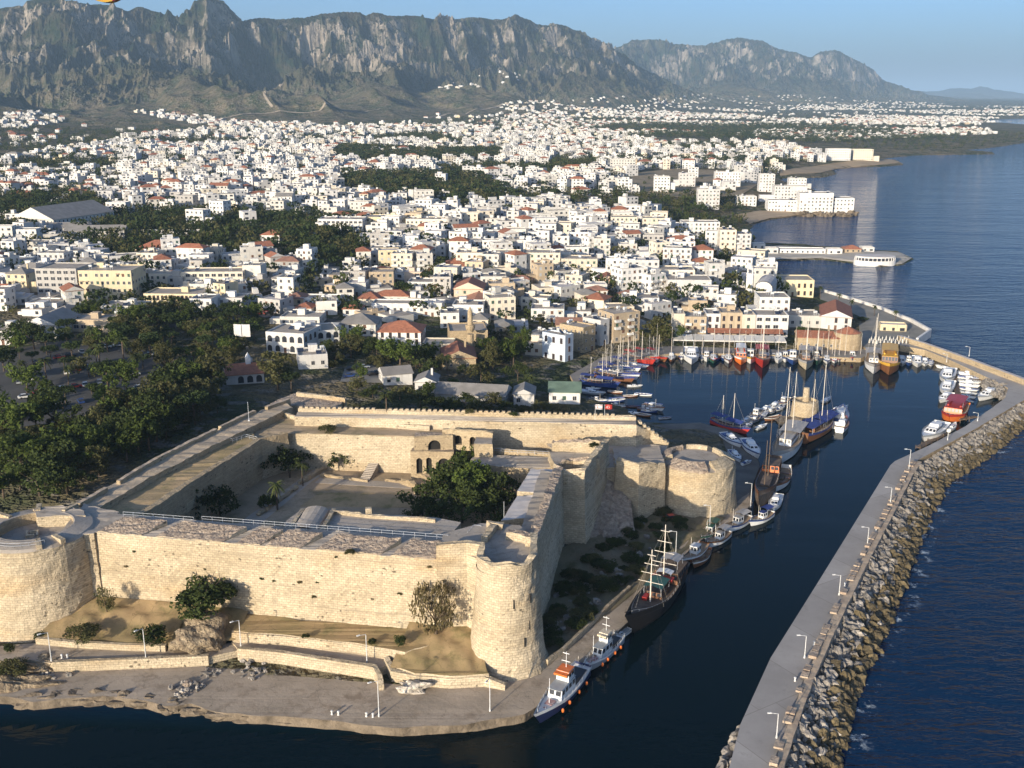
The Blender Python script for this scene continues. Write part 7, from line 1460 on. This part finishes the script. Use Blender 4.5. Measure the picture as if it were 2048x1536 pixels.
ribbon('mountain_road', [(545, 216), (538, 206), (528, 190), (530, 182), (560, 172), (590, 158)], 7, M_TRACK, 2); ribbon('mountain_road', [(430, 240), (520, 228), (640, 222), (760, 218)], 9, M_TRACK, 1.5); ribbon('mountain_road', [(860, 236), (940, 224), (1000, 212), (1080, 205)], 10, M_TRACK, 1.5)
# ---- boulders of the breakwater
BROCK = simple('breakwater_boulder', (.35, .315, .27), (.14, .125, .11), 1, .8, vary=.35, bmp=.15); BALG = simple('weedy_boulder', (.155, .115, .055), (.07, .056, .03), .8, .9, vary=.3, bmp=.15)
protos = []
for s_ in range(6):
    me = boulder_mesh(20 + s_, 2, .8, .5); me.materials.append(BROCK); me2 = me.copy(); me2.materials.clear(); me2.materials.append(BALG); protos.append((me, me2))
o_px = [(1545, 1600), (1562, 1490), (1616, 1350), (1664, 1245), (1724, 1125), (1786, 1010), (1836, 926), (1952, 860), (2050, 802), (2110, 785)]; w_px = [(1668, 1620), (1690, 1480), (1722, 1370), (1772, 1262), (1812, 1160), (1836, 1088), (1898, 965), (1972, 918), (2070, 838), (2130, 805)]
oi_, wo_ = [P(*q, 2.6) for q in o_px], [P(*q, -.1) for q in w_px]; rd = random.Random(4); blds = []
for i in range(len(oi_) - 1):
    a0, a1, b0, b1 = oi_[i], oi_[i + 1], wo_[i], wo_[i + 1]; L = (a1 - a0).length; Wd = ((b0 - a0).length + (b1 - a1).length) / 2; n = int(L * Wd / .62)
    for k in range(n):
        u, v = rd.random(), rd.random(); p = a0.lerp(a1, u).lerp(b0.lerp(b1, u), v); s_ = rd.choice([.35, .42, .5, .6, .7, .85, 1.1]) * (1.0 if v > .08 else .7)
        if v < .05: p += (b0 - a0).normalized() * .8
        p.z = 2.3 * (1 - v) ** 1.1 - .35 + rd.uniform(-.25, .35); blds.append((p, s_, v, rd.random()))
for q in [(1440, 1540), (1455, 1505), (1472, 1478), (1462, 1525), (1448, 1530), (1466, 1500), (1478, 1462), (1450, 1515), (1436, 1555), (1468, 1485), (1459, 1550)]: blds.append((P(*q, .6), rd.uniform(.6, 1.0), .1, rd.random()))
for k in range(60):
    u = rd.random(); p = P(1965 + 50 * u, 768 + 14 * u + rd.uniform(-10, 16), 1.6); blds.append((p, rd.uniform(.6, 1.2), .05, rd.random())) if True else 0
blds.sort(key=lambda b: -b[1] / b[0].y); restV, restF, restM, off = [], [], [], 0
pv = [(np.array([v.co[:] for v in m.vertices]), np.array([p.vertices[:] for p in m.polygons])) for m, _ in protos]
for i, (p, s_, v, r) in enumerate(blds):
    alg = (v + (r - .5) * .5) > .62; rx = [r * 6.28, r * 31, r * 77]
    if i < 290:
        o = link('boulder', protos[i % 6][1 if alg else 0], None, p, None, (s_ * (1 + .3 * r), s_, s_ * .8)); o.rotation_euler = rx
        tag(o, 'brown weed-stained boulder of the breakwater slope near the water' if alg else 'grey-tan rough boulder on the upper breakwater slope', 'boulder', 'weed-stained boulders of the breakwater' if alg else 'bare boulders of the breakwater')
    else:
        from mathutils import Euler
        V, Fq = pv[i % 6]; M_ = np.array(Euler(rx).to_matrix()); W2 = (V * np.array([s_ * (1 + .3 * r), s_, s_ * .8])) @ M_.T + np.array(p[:]); restV.append(W2); restF.append(Fq + off); restM.append(np.full(len(Fq), int(alg))); off += len(V)
tag(link('rubble_boulders', np_mesh('rubble_boulders', np.concatenate(restV), np.concatenate(restF), [BROCK, BALG], np.concatenate(restM))), kind='stuff')
mb = MB()
for i in range(len(oi_) - 1):                                   # core of the mound below the boulders
    a0, a1, b0, b1 = [Vector(q) for q in (oi_[i], oi_[i + 1], wo_[i], wo_[i + 1])]
    for q in (a0, a1): q.z = 1.9
    for q in (b0, b1): q.z = -1.2
    mb.add([a0, a1, b1, b0], [(0, 1, 2, 3)])
struct('breakwater_mound', mb.mesh('breakwater_mound', M_DARKSOIL))
for px, py, z_, n_, r_ in [(372, 1378, 1.5, 26, 3.2), (352, 1398, .6, 20, 3.0), (1010, 1345, 1.6, 0, 1), (418, 1345, 1.5, 16, 2.2), (100, 1348, 1.4, 22, 4.0), (500, 1340, 1.5, 22, 4.5)]:
    for k in range(n_):
        p = P(px, py, z_); a = rd.uniform(0, 6.28); q = rd.uniform(.1, 1) * r_; o = link('shore_stone', protos[k % 6][0], None, p + Vector((math.cos(a) * q, math.sin(a) * q * .8, rd.uniform(-.1, .25))), rd.uniform(0, 6), (rd.uniform(.18, .55),) * 3); tag(o, 'loose grey stone scattered on the quay apron by the water', 'stone', 'loose stones on the quay apron')
for k, (px, py, sx, sy, sz) in enumerate([(75, 1404, 3.2, 1.8, 1.5), (130, 1400, 3.6, 1.6, 1.2), (190, 1398, 4.0, 1.7, 1.4), (250, 1402, 3.0, 1.5, 1.3), (300, 1408, 2.6, 1.6, 1.2), (345, 1416, 2.2, 1.7, 1.5), (400, 1420, 3.0, 1.6, 1.3), (455, 1430, 3.6, 1.5, 1.2), (520, 1436, 3.4, 1.3, 1.1), (585, 1440, 3.0, 1.2, 1.0)]):
    bigrock('shore_rock', 'brown weedy rock at the waterline of the quay apron, ' + ['first', 'second', 'third', 'fourth', 'fifth', 'sixth', 'seventh', 'eighth', 'ninth', 'tenth'][k] + ' from the left', px, py, .15, (sx, sy, sz), 40 + k, M_WETROCK, .15, 3)
for k, px in enumerate(range(1596, 1716, 12)): bigrock('shore_rock', 'dark rock below the white headland hotel, ' + ['first', 'second', 'third', 'fourth', 'fifth', 'sixth', 'seventh', 'eighth', 'ninth', 'tenth'][k] + ' from the left', px, 431 + (k % 3), .2, (5, 3.2, 2.6 + (k % 2)), 60 + k, M_WETROCK, k * .7, 3)
DR = [(1100, 1300), (1215, 1195), (1330, 1100), (1330, 1020), (1230, 1075), (1130, 1140), (1085, 1240)]; k = 0
while k < 60:
    px, py = rd.uniform(1075, 1390), rd.uniform(1015, 1320)
    if not inpoly(np.array([px]), np.array([py]), DR)[0]: continue
    o = link('fallen_stone', protos[k % 6][0], None, P(px, py, 2.3), rd.uniform(0, 6), (rd.uniform(.25, .8),) * 3); k += 1; tag(o, 'fallen grey stone lying in the shaded castle ditch', 'stone', 'fallen stones in the castle ditch')
# ---- islet tower
pt = P(1616, 846, 0); it = thing('islet_tower', 'squat round stone tower with a chimney stub on an islet in the basin', 'tower', pt); mb = MB()
mb.lathe((0, 4.6, -1), [(5.2, 0), (4.4, 2), (4.1, 6.2), (4.0, 7.2), (3.4, 7.4), (3.4, 6.6), (.1, 6.6)], 28, jit=.3, cap=False); part('drum', mb, M_STONE, it)
mb = MB(); mb.lathe((.4, 5.6, 5.5), [(1.15, 0), (.95, 4.6), (.6, 4.7)], 10); part('chimney', mb, M_STONE, it); bigrock('islet_rock', 'low dark rock under the islet tower', 1612, 846, .0, (7.5, 5.0, 1.3), 31, M_WETROCK)
# ---- jetty, pontoons
def plank(px, z, w_, label, nm='pontoon'):
    a, b = P(*px[0], z), P(*px[1], z); mb = MB(); d = b - a; mb.box((0, 0, -.35), (d.length, w_, .35)); 
    for k in range(int(d.length / 4) + 1):
        for s_ in (-1, 1): mb.tube((-d.length / 2 + k * 4, s_ * w_ * .42, -1.6), (-d.length / 2 + k * 4, s_ * w_ * .42, .5), .12, .12, 6)
    o = solo(nm, mb, BM['wreck'], label, 'pontoon', base=(0, 0, 0)); o.location = (a + b) / 2; o.rotation_euler = (0, 0, math.atan2(d.y, d.x))
plank([(1836, 894), (1890, 866)], .7, 1.6, 'narrow wooden pontoon beside the white motorboat under the red boat'); plank([(1918, 838), (1952, 832)], 1.2, 1.4, 'short gangway from the red boat to the rocks', 'gangway'); plank([(1905, 748), (1922, 806)], .6, 1.8, 'pontoon between the white motorboats of the elbow'); plank([(1940, 758), (1985, 760)], .8, 1.2, 'small jetty at the foot of the far breakwater arm', 'jetty')
# ---- lamp posts
def lamp_mesh(h):
    mb = MB(); mb.tube((0, 0, 0), (0, 0, h), .10, .06, 8); mb.tube((0, 0, h), (-1.5, 0, h + .35), .05, .045, 6); mb.tube((0, 0, 0), (0, 0, .5), .16, .14, 8); return mb.mesh('pole', [M_TANK])
mb = MB(); mb.box((-1.75, 0, .27), (.85, .3, .16), 0, 0, .8, .7); LH = mb.mesh('lamp_head', [M_TANK]); LP = lamp_mesh(1.0)
def lamp(px, py, hp, z, label, rz=0.0, group=None):
    p = P(px, py, z); h = hp * mpp(p) * 1.02; t = thing('street_lamp', label, 'street lamp', p, rz, group)
    mb = MB(); mb.tube((0, 0, -.2), (0, 0, h), .10, .065, 8); mb.tube((0, 0, h), (-1.3, 0, h + .25), .05, .045, 6); mb.tube((0, 0, 0), (0, 0, .5), .17, .15, 8); part('pole', mb, M_TANK, t)
    o = link('lamp_head', LH, t, (.05, 0, h - .06), None, (.85, 1, 1))
for i, (px, py, hp, z) in enumerate([(1553, 1476, 54, 2.6), (1609, 1316, 48, 2.6), (1678, 1190, 42, 2.6), (1734, 1095, 42, 2.6), (1780, 1012, 38, 2.6), (1817, 944, 46, 2.6), (1895, 880, 22, 2.6), (1955, 842, 16, 2.6)]):
    lamp(px, py, hp, z, ['nearest lamp', 'second lamp', 'third lamp', 'fourth lamp', 'fifth lamp', 'tall lamp at the bend', 'lamp just past the bend', 'small far lamp'][i] + ' on the breakwater, single arm over the road', .1, 'lamps along the breakwater')
for px, py, hp, z, l_, rz in [(758, 1433, 78, 1.6, 'tall lamp by the bollards at the quay edge', .6), (980, 1422, 72, 1.6, 'lamp at the quay below the corner tower', 1.2), (734, 1324, 60, 3.4, 'lamp on the slipway path before the grass strip', .6), (292, 1318, 66, 3.1, 'lamp at the middle of the long path', 1.0), (103, 1322, 62, 3.1, 'lamp at the left end of the long path', .8), (482, 1294, 58, 3.4, 'lamp beside the conglomerate rock', .8),
                              (1351, 1116, 56, 1.6, 'lamp behind the two-masted ship on the quay road', .2), (1419, 1057, 48, 1.6, 'lamp beside the green awning boat', .2), (1501, 1013, 48, 1.6, 'lamp at the stern of the old brown ship', .1), (1938, 712, 18, 4.5, 'thin lamp on the far sea wall', 0), (1893, 724, 16, 2.6, 'small lamp on the far breakwater arm', 0)]: lamp(px, py, hp, z, l_, rz)
# ---- flags and aerial masts
def flag(px, py, hp, z, cols, label, kind):
    p = P(px, py, z); h = hp * mpp(p); t = thing('flagpole', label, 'flagpole', p); mb = MB(); mb.tube((0, 0, -.2), (0, 0, h), .06, .04, 6); part('pole', mb, M_TANK, t)
    mb = MB(); n = 6; W2, Hh = 1.9, 1.25
    for i in range(n):
        y0, y1 = .14 * math.sin(i * 1.1), .14 * math.sin((i + 1) * 1.1); x0, x1 = W2 * i / n, W2 * (i + 1) / n
        if kind == 'red': bands = [(0, 1, 0)]
        else: bands = [(0, .14, 1), (.14, .26, 0), (.26, .74, 1), (.74, .86, 0), (.86, 1, 1)]
        for a, b, m in bands: mb.add([(x0, y0, h - Hh * (1 - a)), (x1, y1, h - Hh * (1 - a)), (x1, y1, h - Hh * (1 - b)), (x0, y0, h - Hh * (1 - b))], [(0, 1, 2, 3)], m)
    m2 = 1 if kind == 'red' else 0
    cr = [(.75 + .30 * math.cos(R_(a)), h - Hh / 2 + .30 * math.sin(R_(a))) for a in range(40, 321, 20)] + [(.83 + .24 * math.cos(R_(a)), h - Hh / 2 + .24 * math.sin(R_(a))) for a in range(310, 49, -20)]
    for sy in (-.19, .19): mb.add([(x, sy, z_) for x, z_ in cr], [tuple(range(len(cr)))], m2); mb.add([(1.18 + (.16 if k % 2 == 0 else .06) * math.cos(R_(36 * k)), sy, h - Hh / 2 + (.16 if k % 2 == 0 else .06) * math.sin(R_(36 * k))) for k in range(10)], [tuple(range(10))], m2)
    part('flag', mb, [BM['red'], BM['white']], t)
flag(1190, 838, 30, 19.6, None, 'flagpole with a white flag on the landward castle wall', 'white'); flag(1209, 838, 30, 19.6, None, 'flagpole with a red flag on the landward castle wall', 'red')
def pole(px, py, hp, z, label, r=.07): p = P(px, py, z); mb = MB(); mb.tube((0, 0, 0), (0, 0, hp * mpp(p)), r, r * .6, 6); mb.box((0, 0, 0), (.4, .4, .3)); o = solo('mast_pole', mb, M_GALV, label, 'pole', base=(0, 0, 0)); o.location = p
pole(498, 842, 40, 19, 'thin aerial mast on the left rampart'); pole(1008, 1040, 40, 15, 'thin white pole beside the courtyard thicket'); pole(1462, 935, 46, 1.6, 'bare white mast standing behind the harbour tower', .12)
# ---- bollards
mb = MB(); mb.lathe((0, 0, 0), [(.22, 0), (.16, .15), (.15, .5), (.24, .6), (.2, .75), (.02, .8)], 10); BOL = mb.mesh('bollard', [M_TANK])
for i, (px, py) in enumerate([(664, 1429), (677, 1430), (733, 1433), (746, 1434)]): o = link('bollard', BOL, None, P(px, py, 1.5)); tag(o, ['first', 'second', 'third', 'fourth'][i] + ' white bollard from the left on the quay edge', 'bollard', 'white bollards on the quay edge')
for i, (px, py) in enumerate([(124, 1316), (135, 1316)]): o = link('bollard', BOL, None, P(px, py, 3.0)); tag(o, ['left', 'right'][i] + ' white bollard of the pair on the long path', 'bollard', 'white bollards on the path')
for i, (px, py) in enumerate([(1590, 1362), (1628, 1290), (1690, 1172), (1752, 1062), (1810, 968)]):
    o = link('bollard', BOL, None, P(px, py, 2.6)); tag(o, ['nearest', 'second', 'third', 'fourth', 'farthest'][i] + ' pale bollard against the breakwater wall', 'bollard', 'bollards on the breakwater')
# ---- cafe parasols on the quay head
mb = MB(); mb.tube((0, 0, 0), (0, 0, 2.6), .04, .04, 5); UP = mb.mesh('pole', [M_TANK]); mb = MB(); mb.lathe((0, 0, .9), [(.3, 0), (.34, .3), (.22, 1.2), (.05, 1.9)], 8); UC = mb.mesh('canopy', [WCOL['offwhite']])
for k in range(22):
    p = P(1738 + (k % 11) * 7.4 + (k // 11) * 4, 690 - (k // 11) * 6 + (k % 3), 2.3); t = thing('folded_parasol', 'folded white parasol of the cafe rows at the quay head', 'parasol', p, 0, 'folded parasols at the quay head'); link('pole', UP, t); link('canopy', UC, t)
# ---- cars
def car_protos(c):
    mb = MB(); pr = [(-2.1, .35), (-2.1, .8), (-1.2, .9), (1.0, .9), (2.05, .75), (2.1, .35)]
    vs = [(x, y, z) for y in (-.85, .85) for x, z in pr]; n = len(pr); mb.add(vs, [(i, (i + 1) % n, (i + 1) % n + n, i + n) for i in range(n)] + [tuple(range(n)), tuple(range(n, 2 * n))], 0)
    mb.add([(-1.2, -.68, 1.42), (.25, -.68, 1.42), (.25, .68, 1.42), (-1.2, .68, 1.42)], [(0, 1, 2, 3)], 0); body = mb.mesh('body', [c]); mg = MB()
    b_ = [(-1.75, -.8, .88), (1.05, -.8, .9), (1.05, .8, .9), (-1.75, .8, .88)]; t_ = [(-1.2, -.68, 1.41), (.25, -.68, 1.41), (.25, .68, 1.41), (-1.2, .68, 1.41)]
    mg.add(b_ + t_, [(0, 1, 5, 4), (1, 2, 6, 5), (2, 3, 7, 6), (3, 0, 4, 7)]); return body, mg.mesh('window', [M_GLASS])
mb = MB(); mb.tube((0, -.1, .32), (0, .1, .32), .32, .32, 10); WH = mb.mesh('wheel', [BM['black']]); CARS = {k: car_protos(BM[k]) for k in ('white', 'grey', 'black', 'red', 'blue')}
ncar = [0]
def car(p, rz, col, label, group):
    ncar[0] += 1; t = thing('parked_car', label, 'car', p, rz, group); link('body', CARS[col][0], t); link('window', CARS[col][1], t)
    for x in (-1.3, 1.3):
        for y in (-.8, .8): link('wheel', WH, t, (x, y, 0))
rdc = random.Random(9)
for k in range(46):
    r_, c_ = divmod(k, 12); px, py = 20 + c_ * 24 + r_ * 9 + rdc.uniform(-3, 3), 836 - r_ * 34 - c_ * 5 + rdc.uniform(-2, 2)
    if rdc.random() < .25 or not inpoly(np.array([px]), np.array([py]), Z_CAR)[0]: continue
    p = G(px, py); p.z += .3; col = rdc.choice(['white', 'white', 'grey', 'black', 'grey', 'red', 'blue']); car(p, rdc.choice([.5, 2.05]) + rdc.uniform(-.1, .1), col, f'{col} car parked among the trees of the big left car park', f'{col} cars in the big left car park')
for k in range(26):
    px = 280 + k * 11.5; py = 640 - .05 * (px - 280) + rdc.uniform(-3, 3); p = G(px, py); p.z += .36; col = rdc.choice(['white', 'grey', 'black', 'red', 'white']); car(p, rdc.uniform(-.1, .15), col, f'{col} car parked along the main street below the offices', f'{col} cars along the main street')
for k, (px, py, col) in enumerate([(704, 742, 'black'), (716, 740, 'black'), (728, 738, 'grey'), (745, 752, 'black'), (757, 750, 'black'), (770, 744, 'grey'), (784, 742, 'black'), (700, 756, 'blue')]):
    p = G(px, py); p.z += .33; car(p, .4, col, f'{["leftmost", "second", "third", "fourth", "fifth", "sixth", "seventh", "lowest"][k]} car of the small car park, {col}', 'cars in the small car park')
car(P(1345, 1040, 2.1), .3, 'red', 'dark red car in the shade below the harbour tower', None)
# ---- paraglider wing tip above
pw = PY(214, -3, 70); wing = thing('paraglider', 'yellow paraglider canopy with red tips, only its lower edge in view', 'paraglider', pw); mb = MB(); n = 14
for i in range(n):
    t0, t1 = -1 + 2 * i / n, -1 + 2 * (i + 1) / n; q = []
    for t_ in (t0, t1):
        x = 1.05 * t_; z = -.15 + .35 * t_ * t_ - .1; ch = .9 * math.sqrt(max(.05, 1 - .8 * t_ * t_)); q += [(x, -ch / 2, z), (x, 0, z + .28 * (1 - abs(t_) * .6)), (x, ch / 2, z)]
    mb.add(q, [(0, 3, 4, 1), (1, 4, 5, 2), (0, 2, 5, 3)], 0 if -.6 < t0 < .35 else 1)
part('canopy', mb, [BM['yellow'], BM['red']], wing)
